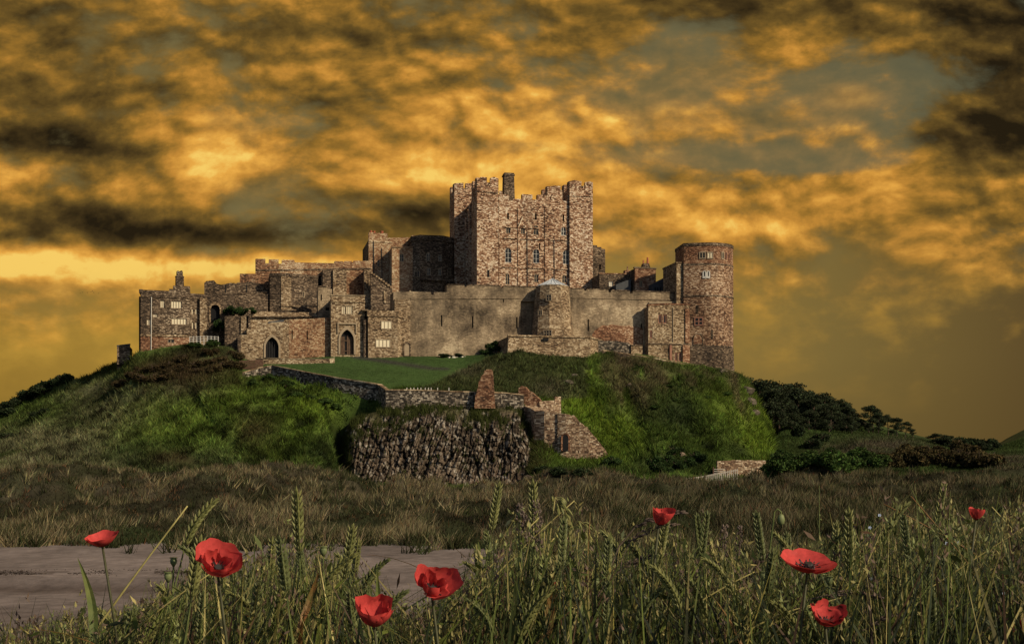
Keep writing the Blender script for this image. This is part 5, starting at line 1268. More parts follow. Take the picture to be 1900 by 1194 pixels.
def blade_object(name, sets, label, cat, mat='blade'):
    V = np.concatenate([s[0] for s in sets]); C = np.concatenate([s[1] for s in sets])
    o = np_mesh(name, V, np.arange(len(V)).reshape(-1, 3), M[mat], C)
    return tag(o, label, cat, kind='stuff')

# marram grass on the dunes
r = np.random.default_rng(21)
N = 95000
u = r.uniform(-160, 2060, N); D = np.exp(r.uniform(np.log(41), np.log(150), N))
x = (u - 950) / FPX * D; ft = footf(u, x)
nn = fbm(x / 9.0, D / 5.0, 4); keep = (D > ft - 1.5 + 3.0 * fbm(x / 4, D / 4, 3)) 
u, D, x = u[keep], D[keep], x[keep]; nn = nn[keep]; ft = ft[keep]
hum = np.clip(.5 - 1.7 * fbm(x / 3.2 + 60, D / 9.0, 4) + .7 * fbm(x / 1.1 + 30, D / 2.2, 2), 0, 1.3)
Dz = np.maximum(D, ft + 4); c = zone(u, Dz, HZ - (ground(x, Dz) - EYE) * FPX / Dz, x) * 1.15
straw = np.array([.128, .108, .060]); s = np.clip((hum - .52) * 1.9 + nn * .4 + r.normal(0, .16, len(u)), 0, 1)[:, None] * (1 - .55 * sstep(u, 900, 1300))[:, None]  # lit hummock tops put into the blade colour as straw
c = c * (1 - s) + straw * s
rust = (r.random(len(u)) < .05)[:, None]; c = np.where(rust, np.array([.105, .055, .028]), c)
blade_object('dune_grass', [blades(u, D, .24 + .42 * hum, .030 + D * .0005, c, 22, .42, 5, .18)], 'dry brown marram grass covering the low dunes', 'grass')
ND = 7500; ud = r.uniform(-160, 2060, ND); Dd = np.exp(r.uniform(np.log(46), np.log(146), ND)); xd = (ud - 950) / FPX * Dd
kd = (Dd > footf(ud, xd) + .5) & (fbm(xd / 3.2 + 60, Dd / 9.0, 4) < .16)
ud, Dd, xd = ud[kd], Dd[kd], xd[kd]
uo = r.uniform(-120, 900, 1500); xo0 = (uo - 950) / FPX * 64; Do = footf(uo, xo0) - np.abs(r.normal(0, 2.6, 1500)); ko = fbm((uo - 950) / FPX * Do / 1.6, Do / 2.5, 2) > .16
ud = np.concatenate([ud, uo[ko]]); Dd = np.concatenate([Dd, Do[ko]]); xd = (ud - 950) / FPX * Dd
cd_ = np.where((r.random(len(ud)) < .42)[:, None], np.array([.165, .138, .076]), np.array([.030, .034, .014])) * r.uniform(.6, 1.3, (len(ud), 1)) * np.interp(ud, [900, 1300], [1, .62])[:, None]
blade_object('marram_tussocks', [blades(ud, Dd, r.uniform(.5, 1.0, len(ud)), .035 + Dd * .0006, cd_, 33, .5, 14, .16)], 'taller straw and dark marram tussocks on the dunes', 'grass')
# dark seaweed along the tide line
NW = 2600; uw = r.uniform(-150, 620, NW); Dw = 47.6 + r.normal(0, .5, NW) + fbm((uw - 950) / FPX * 47 / 12, np.full(NW, 1.6), 2) * 2; kw = fbm((uw - 950) / FPX * 47 / 1.5, Dw, 2) > -.05
uw, Dw = uw[kw], Dw[kw]
blade_object('seaweed', [blades(uw, Dw, np.full(len(uw), .06), np.full(len(uw), .16), np.tile([.022, .016, .012], (len(uw), 1)), 28, .9, 2, .12)], 'dark seaweed strewn along the tide line on the sand', 'seaweed')
# rough grass on the castle hill
N = 230000
u = r.uniform(-150, 1450, N); D = r.uniform(150, 224, N); x = (u - 950) / FPX * D
z = ground(x, D); v = HZ - (z - EYE) * FPX / D
lw = _bil(lawn, u, D)
inside = (D > np.interp(u, [250, 1360], [199.5, 207])) & (u > 255) & (u < 1372)
rock = (u > 640) & (u < 1000) & (D > 163) & (D < 179.5)
lane = (u > 1240) & (u < 1425) & (D < 167)
keep = (lw < .3) & ~inside & ~rock & ~(lane & (r.random(len(u)) < .93))
u, D, x, v = u[keep], D[keep], x[keep], v[keep]
c = zone(u, D, v, x) * 1.05
patch = fbm(x / 1.8, D / 4.0, 3)
hh = np.clip(.36 + .95 * patch, .10, 1.1)
c = c * np.clip(.95 + 1.1 * patch, .45, 1.6)[:, None]
N2 = 9000; u2 = r.uniform(640, 1000, N2); k2 = r.random(N2)
u2 = np.concatenate([u2, r.uniform(985, 1012, 2600)]); D2 = np.concatenate([178.6 - 1.6 * k2 ** 2, r.uniform(166, 178, 2600)])
c2 = np.tile(np.array([.052, .056, .018]), (len(u2), 1)) * r.uniform(.6, 1.4, (len(u2), 1))
blade_object('hill_grass', [blades(u2, D2, np.full(len(u2), .7), np.full(len(u2), .13), c2, 27, .7, 3, .25), blades(u, D, hh, .10 + .08 * r.random(len(u)), c, 24, .55, 3, .22)], 'rough green and straw grass on the castle hill', 'grass')
NT = 17000
ut = r.uniform(-150, 1450, NT); Dt = r.uniform(151, 222, NT); xt = (ut - 950) / FPX * Dt
kt = (_bil(lawn, ut, Dt) < .2) & ~((Dt > np.interp(ut, [250, 1360], [199, 206])) & (ut > 250) & (ut < 1375)) & ~((ut > 632) & (ut < 1008) & (Dt > 162) & (Dt < 180)) & (fbm(xt / 5 + 3, Dt / 5, 3) > -.25) & ~((ut > 1240) & (ut < 1425) & (Dt < 168))
ut, Dt, xt = ut[kt], Dt[kt], xt[kt]
ct = zone(ut, Dt, HZ - (ground(xt, Dt) - EYE) * FPX / Dt, xt) * r.uniform(.5, 1.7, (len(ut), 1))
blade_object('tussock_grass', [blades(ut, Dt, r.uniform(.4, 1.0, len(ut)), r.uniform(.12, .22, len(ut)), ct, 29, .6, 9, .13)], 'coarse tussocks standing out of the hill grass', 'grass')
N = 60000
u = r.uniform(1430, 2050, N); D = r.uniform(150, 330, N); x = (u - 950) / FPX * D
c = zone(u, D, HZ - (ground(x, D) - EYE) * FPX / D, x)
blade_object('field_grass', [blades(u, D, np.full(N, .5), .10 + D * .0004, c, 25, .5, 3, .4)], 'dark green grass on the mounds right of the castle', 'grass')
N = 26000
u = r.uniform(455, 1000, N); D = r.uniform(178, 209, N); k = _bil(lawn, u, D) > .6; u, D = u[k], D[k]; x = (u - 950) / FPX * D
c = zone(u, D, HZ - (ground(x, D) - EYE) * FPX / D, x)
blade_object('lawn_grass', [blades(u, D, np.full(len(u), .10), np.full(len(u), .12), c, 26, .5, 2, .3)], 'short mown green lawn inside the retaining wall', 'grass')

# grass on the ledges and edges of the rock face
rl = np.random.default_rng(44); L3 = np.repeat(LEDGE, 4, 0) + rl.normal(0, .10, (len(LEDGE) * 4, 3)); n3_ = len(L3); hl = rl.uniform(.2, .6, n3_); al = rl.uniform(0, 6.28, n3_)
tipl = L3 + np.stack([rl.normal(0, .25, n3_), -rl.uniform(.0, .35, n3_), rl.normal(.35, .5, n3_)], -1) * hl[:, None] * 1.4; sl = np.stack([np.cos(al), np.sin(al) * .4, 0 * al], -1) * .06
Vl = np.stack([L3 - sl, L3 + sl, tipl], 1).reshape(-1, 3); cl_ = np.array([.042, .050, .014]) * rl.uniform(.5, 1.6, (n3_, 1))
tag(np_mesh('ledge_grass', Vl, np.arange(len(Vl)).reshape(-1, 3), M['blade'], np.repeat(cl_, 3, 0)), 'green grass tufts growing on the ledges of the rock face', 'grass', kind='stuff')

# ------------------------------------------------------------------ bushes and trees
def leaf_cloud(centres, radii, n, size, col, seed, flat=0.75, hollow=0.55, var=.35):
    """leaf sized quads through ellipsoid clumps; light and dark clumps by leaf colour"""
    r = np.random.default_rng(seed); Vs, Cs = [], []
    for (cx, cy, cz), rad in zip(centres, radii):
        k = int(n * (rad / np.mean(radii)) ** 2)
        d = r.normal(size=(k, 3)); d /= np.linalg.norm(d, axis=1)[:, None]
        rr = (hollow + (1 - hollow) * r.random(k) ** .6)[:, None]
        p = np.array([cx, cy, cz]) + d * rr * rad * np.array([1, 1, flat]) * (1 + r.normal(0, .12, (k, 1)))
        a = r.normal(size=(k, 3)); a /= np.linalg.norm(a, axis=1)[:, None]; b = np.cross(a, r.normal(size=(k, 3))); b /= np.linalg.norm(b, axis=1)[:, None]
        s = size * r.uniform(.6, 1.4, (k, 1))
        q = np.stack([p - a * s, p - b * s * .5, p + a * s, p + b * s * .5], 1)
        Vs.append(q.reshape(-1, 3)); tint = r.uniform(1 - var, 1 + var)
        c = np.array(col) * tint * r.uniform(.6, 1.5, (k, 1)) * (1 + r.normal(0, .08, (k, 3)))
        Cs.append(np.repeat(c, 4, 0))
    return np.concatenate(Vs), np.clip(np.concatenate(Cs), .003, .5)

def bush_mesh(name, w, h, n, size, col, seed, clumps=9):
    r = random.Random(seed); cs, rs = [], []
    for i in range(clumps):
        a = r.uniform(0, 6.28); q = r.random() ** .6
        x, y = math.cos(a) * q * w * .36, math.sin(a) * q * w * .36
        rad = r.uniform(.20, .34) * w * .62
        cs.append((x, y, r.uniform(.22, .78) * h * (1 - .5 * q))); rs.append(min(rad, h * .55))
    V, C = leaf_cloud(cs, rs, n, size, col, seed, .72, .35)
    V[:, 2] = np.maximum(V[:, 2], -.2)
    return V, C
BUSHES = {}
def bush(kind, u, v, D, sw, sh, label, group, rot=None):
    """kind: leaf colour set; a few shared meshes per kind"""
    cols = dict(gorse=(.044, .032, .014), dark=(.020, .030, .012), green=(.036, .062, .014), ivy=(.024, .044, .012), rust=(.046, .036, .014))
    key = (kind, random.randrange(3))
    if key not in BUSHES:
        sd_ = hash(kind) % 97 if False else sum(map(ord, kind)) + key[1] * 7
        V, C = bush_mesh(kind, 3.0, 1.8, 260, .13, cols[kind], sd_)
        f = np_mesh('foliage', V, np.arange(len(V)).reshape(-1, 4), M['leaf'], C)
        s = MB(); rr = random.Random(sd_)
        for i in range(4): s.tube([(0, 0, -.3), (rr.uniform(-.4, .4), rr.uniform(-.4, .4), .5), (rr.uniform(-.9, .9), rr.uniform(-.9, .9), 1.2)], [.06, .045, .02], 5)
        st = s.build('stem', M['bark'])
        BUSHES[key] = (f.data, st.data); bpy.data.objects.remove(f); bpy.data.objects.remove(st)
    p = at(u, v, D); p.z = gz(p.x, p.y)
    nm = {'gorse': 'gorse_bush', 'ivy': 'ivy_clump'}.get(kind, 'bush')
    e = empty(nm, p, random.uniform(0, 6.28), label, 'bush' if kind != 'ivy' else 'ivy', group); e.scale = (sw, sw, sh)
    for me, n in zip(BUSHES[key], ('foliage', 'stem')):
        o = bpy.data.objects.new(n, me); COL.objects.link(o); o.parent = e
    return e
_ONE = ['', 'first', 'second', 'third', 'fourth', 'fifth', 'sixth', 'seventh', 'eighth', 'ninth', 'tenth', 'eleventh', 'twelfth', 'thirteenth', 'fourteenth', 'fifteenth', 'sixteenth', 'seventeenth', 'eighteenth', 'nineteenth']
_TEN = {2: ('twentieth', 'twenty'), 3: ('thirtieth', 'thirty'), 4: ('fortieth', 'forty'), 5: ('fiftieth', 'fifty'), 6: ('sixtieth', 'sixty')}
def ordinal(n): return _ONE[n] if n < 20 else (_TEN[n // 10][0] if n % 10 == 0 else _TEN[n // 10][1] + ' ' + _ONE[n % 10])
def nth(i, n): return 'leftmost' if i == 0 else ('rightmost' if i == n - 1 else ordinal(i + 1) + ' from the left')
def row(kind, spots, text, group):
    spots = sorted(spots)
    for i, (u, v, D, sw, sh) in enumerate(spots): bush(kind, u, v, D, sw, sh, text + ', ' + nth(i, len(spots)), group)
rr = random.Random(5)
def dist_at(u, v):
    """distance at which the terrain is seen at photo point (u, v), nearest hit"""
    Ds = np.arange(60, 360, .5); z = _bil(ZG, np.full(len(Ds), float(u)), Ds); vv = HZ - (z - EYE) * FPX / Ds
    k = np.argmax((vv <= v) & (Ds > 120)); return float(Ds[k]) if k else float(Ds[np.argmin(np.where(Ds > 120, vv, 9e9))])
def spots(pts, s0, s1, h=1.0):
    return [(u, v, dist_at(u, v), rr.uniform(s0, s1), rr.uniform(s0, s1) * h) for u, v in pts]
row('gorse', spots([(228, 718), (250, 708), (272, 712), (262, 696), (290, 690), (296, 706), (318, 700), (318, 684), (342, 690), (340, 676), (364, 682), (372, 694), (388, 676), (402, 688), (412, 672), (430, 684), (436, 668), (390, 662)], .9, 1.4, .8), 'brown gorse bush in the thicket below the west range', 'brown gorse thicket on the left slope')
row('dark', spots([(-30, 790), (-12, 772), (4, 764), (14, 775), (20, 752), (32, 760), (36, 742), (50, 748), (52, 734), (66, 740), (70, 728), (84, 732), (88, 722), (104, 722), (116, 714), (126, 712)], 1.2, 1.9, .85), 'dark hawthorn bush along the left skyline of the hill', 'dark bushes on the left skyline')
row('dark', spots([(62, 778), (84, 770), (8, 818)], .8, 1.3, .7), 'low dark bush on the dry left slope', 'bushes on the dry slope')
row('green', spots([(500, 705), (545, 738), (575, 745), (600, 752), (470, 718), (620, 765), (530, 720), (395, 645), (360, 646)], .7, 1.1, .7), 'green scrub bush under the bend of the retaining wall', 'scrub under the retaining wall')
row('ivy', [(u, v, ycas(u, 0) - 1.0, s, s * .9) for u, v, s in []] + spots([(1238, 864), (1258, 872), (1216, 874), (1280, 868), (1228, 879), (1252, 846), (1292, 860), (1136, 868)], .8, 1.25, 1.0), 'dark ivy clump at the foot of the right bank', 'ivy at the foot of the right bank')
row('green', spots([(1300, 704), (1330, 712), (1240, 718), (1290, 726), (1215, 760), (1250, 745), (1180, 690), (1310, 740), (1345, 735)], .45, .8, .6), 'green bush on the steep right bank below the round tower', 'bushes on the steep right bank')
row('dark', spots([(1006, 876), (1040, 882), (1084, 886)], .7, 1.0, .7), 'dark bush between rock face and dunes', 'bushes right of the rock face')
row('green', spots([(1436, 878), (1446, 882), (1460, 872), (1485, 876), (1510, 870), (1535, 874), (1560, 868), (1585, 872), (1610, 868), (1635, 872), (1450, 862), (1500, 860), (1545, 858), (1590, 856)], 1.1, 1.7, .9), 'green hedge bush along the lane right of the rubble wall', 'hedge right of the rubble wall')
row('rust', spots([(1660, 872), (1680, 866), (1700, 872), (1720, 862), (1745, 870), (1765, 860), (1785, 868), (1805, 862), (1825, 870), (1735, 850), (1775, 846), (1800, 848), (1690, 854), (1650, 862)], 1.2, 1.9, 1.0), 'rusty gorse bush in the thicket before the right field', 'rusty gorse thicket on the right')
row('dark', spots([(1755, 832), (1772, 830), (1795, 836), (1815, 834), (1832, 838), (1842, 834), (1480, 812), (1520, 822), (1505, 836)], 1.4, 2.2), 'dark round bush on the far field edge', 'bushes on the far field edge')
def castle_bush(kind, u, v, d, sw, sh, label, group):
    e = bush(kind, u, v, ycas(u, d), sw, sh, label, group); p = at(u, v, ycas(u, d)); e.location = p
castle_bush('ivy', 425, 583, 3.6, 1.0, 1.0, 'dark ivy clump spilling over the square stub tower, left one', 'ivy on the ruins')
castle_bush('ivy', 443, 584, 3.8, .9, .9, 'dark ivy clump spilling over the square stub tower, middle one', 'ivy on the ruins')
castle_bush('ivy', 464, 580, 4.0, .8, .6, 'dark ivy clump spilling over the square stub tower, right one', 'ivy on the ruins')
castle_bush('ivy', 408, 612, 3.6, .9, 1.2, 'ivy growing below the tall dark arch', 'ivy on the ruins')
castle_bush('ivy', 918, 652, -1.6, 1.1, 1.2, 'large dark ivy clump against the curtain wall left of the podium', 'ivy along the curtain wall')
castle_bush('ivy', 902, 658, -2.0, .8, .7, 'smaller ivy clump beside the large one left of the podium', 'ivy along the curtain wall')
castle_bush('dark', 826, 662, -1.8, .9, .4, 'low dark shrub at the foot of the curtain wall', 'ivy along the curtain wall')
castle_bush('dark', 850, 662, -1.8, .8, .4, 'low dark shrub beside pale rubble under the curtain wall', 'ivy along the curtain wall')
castle_bush('ivy', 1098, 664, -6, .7, .9, 'ivy clump on the right corner of the podium', 'ivy along the curtain wall')

# pines on the hill behind, right
PINES = []
for kx in range(5):
    r_ = random.Random(40 + kx); h = 10.0; cs, rs = [], []
    t = MB(); top = (r_.uniform(-.8, .8), r_.uniform(-.5, .5), h * .86)
    mid = (top[0] * .3 + r_.uniform(-.3, .3), 0, h * .45)
    t.tube([(0, 0, -1), (.05, 0, 1.5), mid, top], [.30, .25, .18, .06], 7)
    for i in range(11):
        f = r_.uniform(.34, .95); a = r_.uniform(0, 6.28); ln = (1.15 - f * .55) * r_.uniform(2.0, 3.6)
        b0 = Vector((mid[0] * min(1, f * 2), 0, h * f * .86)); e = b0 + Vector((math.cos(a) * ln, math.sin(a) * ln, r_.uniform(.3, 1.3)))
        t.tube([b0, (b0 + e) / 2 + Vector((0, 0, .25)), e], [.11, .07, .03], 5)
        cs.append(tuple(e)); rs.append(r_.uniform(1.0, 1.75))
        q = (b0 + e) / 2 + Vector((r_.uniform(-.6, .6), r_.uniform(-.6, .6), .6)); cs.append(tuple(q)); rs.append(r_.uniform(.7, 1.2))
    cs += [(top[0], top[1], h * .92), (top[0] + .9, top[1], h * .84), (top[0] - 1, top[1], h * .82)]; rs += [1.3, 1.2, 1.2]
    V, C = leaf_cloud(cs, rs, 120, .24, (.026, .034, .016), 60 + kx, .55, .3, .4)
    f = np_mesh('crown', V, np.arange(len(V)).reshape(-1, 4), M['leaf'], C); tk = t.build('trunk', M['bark'])
    PINES.append((f.data, tk.data)); bpy.data.objects.remove(f); bpy.data.objects.remove(tk)
def pine(u, vb, vt, D, label, w=1.0):
    p = at(u, vb, D); zt = at(u, vt, D).z; hgt = (zt - p.z)
    e = empty('pine_tree', p, random.uniform(0, 6.28), label, 'tree', 'pines on the hill right of the castle'); sc_ = hgt / 9.8; e.scale = (sc_ * w, sc_ * w, sc_)
    for me, n in zip(random.choice(PINES), ('crown', 'trunk')):
        o = bpy.data.objects.new(n, me); COL.objects.link(o); o.parent = e
pl = [(1392, 800, 700, 306, 1.1), (1412, 810, 704, 296, 1.0), (1428, 800, 704, 312, 1.2), (1446, 812, 716, 292, 1.0), (1462, 800, 712, 316, 1.2), (1480, 806, 718, 300, 1.1), (1498, 800, 724, 318, 1.2), (1512, 808, 732, 296, 1.1), (1530, 800, 728, 314, 1.2),
      (1546, 806, 746, 298, 1.1), (1560, 804, 740, 316, 1.1), (1574, 808, 752, 300, 1.0), (1590, 806, 766, 312, 1.1), (1612, 806, 752, 310, 1.0), (1630, 808, 764, 304, 1.1), (1648, 808, 768, 312, 1.1), (1664, 810, 774, 302, 1.0), (1680, 812, 782, 306, 1.0), (1694, 814, 796, 300, 1.1),
      (1436, 818, 744, 284, .9), (1470, 815, 752, 286, 1.0), (1500, 812, 760, 288, 1.0), (1538, 812, 768, 288, 1.0), (1580, 812, 776, 292, 1.0), (1404, 792, 716, 326, 1.2), (1516, 796, 742, 330, 1.2), (1604, 806, 778, 320, 1.0)]
rp = random.Random(8)
for i in range(26):
    uu = rp.uniform(1388, 1690); ridge = np.interp(uu, [1385, 1450, 1520, 1560, 1600, 1650, 1700], [705, 716, 730, 745, 760, 772, 800])
    pl.append((uu, np.interp(uu, [1385, 1500, 1700], [815, 815, 815]) - rp.uniform(0, 8), ridge + rp.uniform(4, 44), rp.uniform(286, 322), rp.uniform(1.1, 1.5)))
pl.sort()
for i, (u, vb, vt, D, w) in enumerate(pl): pine(u, vb, vt, D, 'dark pine on the wooded hill right of the castle, %s' % nth(i, len(pl)), w)
far = [(1738, 836, 804, 300, 1.1), (1752, 838, 806, 296, 1.2), (1768, 838, 812, 300, 1.1), (1798, 840, 812, 306, 1.1), (1814, 842, 818, 300, 1.2), (1836, 838, 822, 310, 1.3)]
for i, (u, vb, vt, D, w) in enumerate(far): pine(u, vb, vt, D, 'small dark tree beyond the right field, %s' % nth(i, len(far)), w * 1.3)

# birds over the left sky
bm_ = MB(); bm_.add([(-.45, 0, .16), (-.2, .02, .12), (0, .1, 0), (.2, .02, .12), (.45, 0, .16), (0, -.16, -.02), (-.2, -.1, .10), (.2, -.1, .10)], [(0, 6, 1), (1, 6, 5, 2), (2, 5, 7, 3), (3, 7, 4)])
bm_.tube([(0, -.25, -.02), (0, 0, -.03), (0, .25, .0)], [.03, .07, .02], 6)
bird0 = bm_.build('bird', M['iron']); 
for i, (u, v) in enumerate([(149, 543.5), (153, 542), (162, 542.5), (169, 541), (171.5, 540), (174, 542.5), (183, 543.5)]):
    o = bird0 if i == 0 else bird0.copy()
    if i: COL.objects.link(o)
    o.location = at(u, v, 330 + i * 4); o.rotation_euler = (0, random.uniform(-.4, .4), random.uniform(-1, 1)); o.scale = (.7, .7, .7)
    tag(o, 'tiny distant bird in the left sky above the outbuilding, %s' % nth(i, 7), 'bird', 'distant birds')
# ------------------------------------------------------------------ foreground: poppies, wheat, weeds on the near bank
POP = [  # u, v, width px, distance, tilt toward viewer, tilt right, opening start/end, seed, label, stem foot offset px, petals
 (188, 1003, 58, 2.0, .26, -.06, 12, 58, 1, 'small bowl shaped red poppy above the grey sand at far left', 48, 4),
 (405, 1047, 86, 1.80, .95, .34, 14, 64, 2, 'large crumpled red poppy beside the leaning yellow stem', 20, 6),
 (805, 1086, 86, 1.80, .95, .34, 16, 66, 3, 'large crumpled red poppy before the grey sand', 12, 6),
 (695, 1140, 66, 1.78, .62, .12, 22, 84, 4, 'low rounded red poppy at the bottom edge below the sand', 4, 5),
 (1228, 958, 42, 1.95, .30, .32, 30, 86, 5, 'half hidden red poppy among brown grass heads', -14, 4),
 (1500, 1047, 100, 1.80, .34, .05, 6, 46, 6, 'wide flat open red poppy on the right', -6, 4),
 (1535, 1142, 66, 1.8, .6, .05, 18, 78, 7, 'dark spotted red poppy low on the right under the flat one', 2, 5),
 (1812, 953, 30, 2.0, .08, .05, 30, 80, 8, 'small cup shaped red poppy high at far right', -22, 4),
 (1026, 1096, 34, 2.6, .3, .2, 50, 80, 9, 'small shaded red poppy deep among the wheat', 6, 4),
 (1893, 1168, 34, 2.3, .3, -.2, 50, 80, 10, 'shaded red poppy at the bottom right corner', 4, 4)]
RED = np.array([.52, .060, .055])
def poppy(u, v, wpx, D, tf, tr, e0, e1, seed, label, foot, npet):
    c = at(u, v, D); Rr = wpx / 2 / FPX * D
    base = at(u + foot, v, D * 1.01); base.z = 3.2
    root = empty('poppy', base, 0, label, 'poppy', 'red poppies among the wheat')
    ax = Vector((tr, -tf, 1)).normalized()
    q = Vector((0, 0, 1)).rotation_difference(ax)
    r = random.Random(seed); nr = np.random.default_rng(seed)
    e0, e1 = R(e0), R(e1)
    nr_, na = 14, 17
    prof = [(0.0, 0.0)]; 
    for i in range(1, nr_):
        t = i / (nr_ - 1); e = e0 + (e1 - e0) * t; prof.append((prof[-1][0] + math.cos(e) / nr_, prof[-1][1] + math.sin(e) / nr_))
    rm = max(p[0] for p in prof) * 1.03; k = Rr / rm
    hgt = prof[-1][1] * k
    seat = c - ax * hgt * .55
    for p in range(npet):
        outer = p % 2 == 0
        a0 = 2 * math.pi * p / npet + r.uniform(-.25, .25); span = R(66 if npet == 4 else 62) * r.uniform(.95, 1.15)
        ph = [r.uniform(0, 6.28) for _ in range(6)]; fold = r.uniform(-.12, .22) if npet > 4 else r.uniform(-.08, .08); curl = r.uniform(-.10, .30) * (1 if npet > 4 else .6)
        scl = r.uniform(.86, 1.10)
        if npet == 6 and p in (1, 3, 4): scl *= .86; curl = -.25; fold = r.uniform(.35, .60)
        vs = []; cs = []
        for i in range(nr_):
            t = i / (nr_ - 1)
            for j in range(na):
                s = (j / (na - 1)) * 2 - 1
                wid = span * (.40 + .95 * t ** .5) * (1 - .10 * t ** 8)
                tt = t * (1 - .11 * abs(s) ** 4 * t + .020 * math.sin(9 * s + ph[0]) * t + .035 * math.sin(4 * s + ph[1]) * t) * scl
                idx = min(tt, 1.12) * (nr_ - 1); i0 = min(int(idx), nr_ - 2); f = idx - i0
                pr = prof[i0][0] + (prof[i0 + 1][0] - prof[i0][0]) * f; pz = prof[i0][1] + (prof[i0 + 1][1] - prof[i0][1]) * f
                an = a0 + s * wid
                cr = (.055 * math.sin(4 * s + ph[2] + 3 * t) + .024 * math.sin(11 * s + ph[3]) + .008 * math.sin(23 * s + 5 * t + ph[4])) * t ** 1.3 * (1.2 if npet > 4 else .7)
                rad = (pr + cr + (.02 if outer else -.01) - fold * t ** 2 * .5) * k
                zz = (pz + cr * .7 - curl * max(0, t - .72) * 1.6 - (0.0 if outer else -.01)) * k
                vs.append((math.cos(an) * rad, math.sin(an) * rad, zz))
                vein = 1 - .13 * abs(math.sin(15 * s + ph[5])) * (1 - t * .5)
                blot = 1.0
                if seed == 7 and (math.sin(7 * s + ph[1]) * math.sin(9 * t + ph[2]) > .62): blot = .06
                if t < .17 and npet <= 6: blot = .25
                cs.append(RED * vein * blot * (1 + .05 * math.sin(3 * s + ph[0])))
        V = np.array([tuple(q @ Vector(x) + seat - base) for x in vs])
        F = np.array([(i * na + j, i * na + j + 1, (i + 1) * na + j + 1, (i + 1) * na + j) for i in range(nr_ - 1) for j in range(na - 1)])
        np_mesh('petal', V, F, M['petal'], np.array(cs), root, True)
    m = MB(tuple(base)); ob = MB()
    ob.lathe([(.002, .0), (.30 * .012 / .012 * .004, .002), (.0055, .006), (.006, .010), (.005, .012)], 10)
    for i in range(26):
        a = i * 2.4; rr_ = .008 + .004 * (i % 3); ob.tube([(0, 0, .002), (math.cos(a) * rr_ * .6, math.sin(a) * rr_ * .6, .008), (math.cos(a) * rr_, math.sin(a) * rr_, .011)], [.0004, .0004, .0010], 4)
    m.v = [tuple(q @ (Vector(x) * (Rr / .034)) + seat) for x in ob.v]; m.f = ob.f; m.build('seed_head', M['iron'], root)
    m = MB(tuple(base)); n = 8; pts = []
    for i in range(n):
        t = i / (n - 1); p = base.lerp(seat, t); bend = math.sin(t * math.pi) * .02; pts.append((p.x + bend * (1 if foot > 0 else -1), p.y + .01 * math.sin(t * 3), p.z))
    m.tube(pts, [.0022] * (n - 1) + [.0018], 6); m.build('stem', M['stem'], root, True)
def plant_mat(name, c0, c1, tr=.15, sc=40.0):
    m, g = mat_new(name); n = g.noise(g.coord('Object'), sc, 4, .6)
    finish(g, g.ramp(n, [(.3, c0), (.72, c1)]), .6, n, .25, .002, .3, 0, tr); return m
M['stem'] = plant_mat('poppy_stem', (.030, .030, .014), (.075, .075, .030))
M['straw'] = plant_mat('pale_straw', (.26, .22, .07), (.42, .36, .14))
M['ear'] = plant_mat('green_wheat_ear', (.085, .095, .026), (.27, .260, .090), .2)
M['earg'] = plant_mat('young_wheat_ear', (.052, .068, .022), (.165, .175, .062), .2)
M['wleaf'] = plant_mat('wheat_leaf', (.070, .105, .028), (.20, .22, .065), .3, 25)
M['rleaf'] = plant_mat('reddened_leaf', (.10, .10, .030), (.30, .12, .045), .3, 25)
M['wstem'] = plant_mat('green_stalk', (.055, .075, .020), (.15, .17, .05), .1)
M['husk'] = plant_mat('purple_brown_grass_head', (.040, .028, .024), (.150, .105, .080), .1, 60)
M['bud'] = plant_mat('hairy_green_bud', (.075, .100, .035), (.19, .21, .09), .1, 80)
M['blue'] = plant_mat('pale_blue_petal', (.38, .48, .75), (.60, .68, .90), .2)
for p in POP: poppy(*p)

def spikelet(m, p, d, side, L, w):
    """a plump pointed grain husk"""
    d = d.normalized(); s = (side - d * side.dot(d)).normalized(); n = d.cross(s)
    ring = []
    for f, rr_ in ((0, .25), (.3, 1), (.65, .8), (1.0, .05)):
        c = p + d * L * f
        ring.append([c + (s * math.cos(a) + n * math.sin(a)) * w * rr_ for a in [k * math.pi * 2 / 5 for k in range(5)]])
    vs = [x for r_ in ring for x in r_]
    m.add(vs, [(i * 5 + j, i * 5 + (j + 1) % 5, (i + 1) * 5 + (j + 1) % 5, (i + 1) * 5 + j) for i in range(3) for j in range(5)])
def leaf(m, p, d, L, w, droop, side, n=9, twist=.5):
    """a long blade leaf: ribbon folded at the midrib"""
    d = Vector(d).normalized(); vs = []; pos = Vector(p)
    for i in range(n):
        t = i / (n - 1); ww = w * (math.sin(min(1, t * 1.5 + .18) * math.pi / 2) * (1 - t ** 2.2) + .02)
        a = side + twist * t; sv = Vector((math.cos(a), math.sin(a), 0)); 
        vs += [pos - sv * ww, pos + Vector((0, 0, -ww * .35)), pos + sv * ww]
        d = (d + Vector((d.x, d.y, 0)) * droop * .15 + Vector((0, 0, -droop * .22))).normalized(); pos = pos + d * L / (n - 1)
    m.add(vs, [f for i in range(n - 1) for f in ((3 * i, 3 * i + 1, 3 * i + 4, 3 * i + 3), (3 * i + 1, 3 * i + 2, 3 * i + 5, 3 * i + 4))])
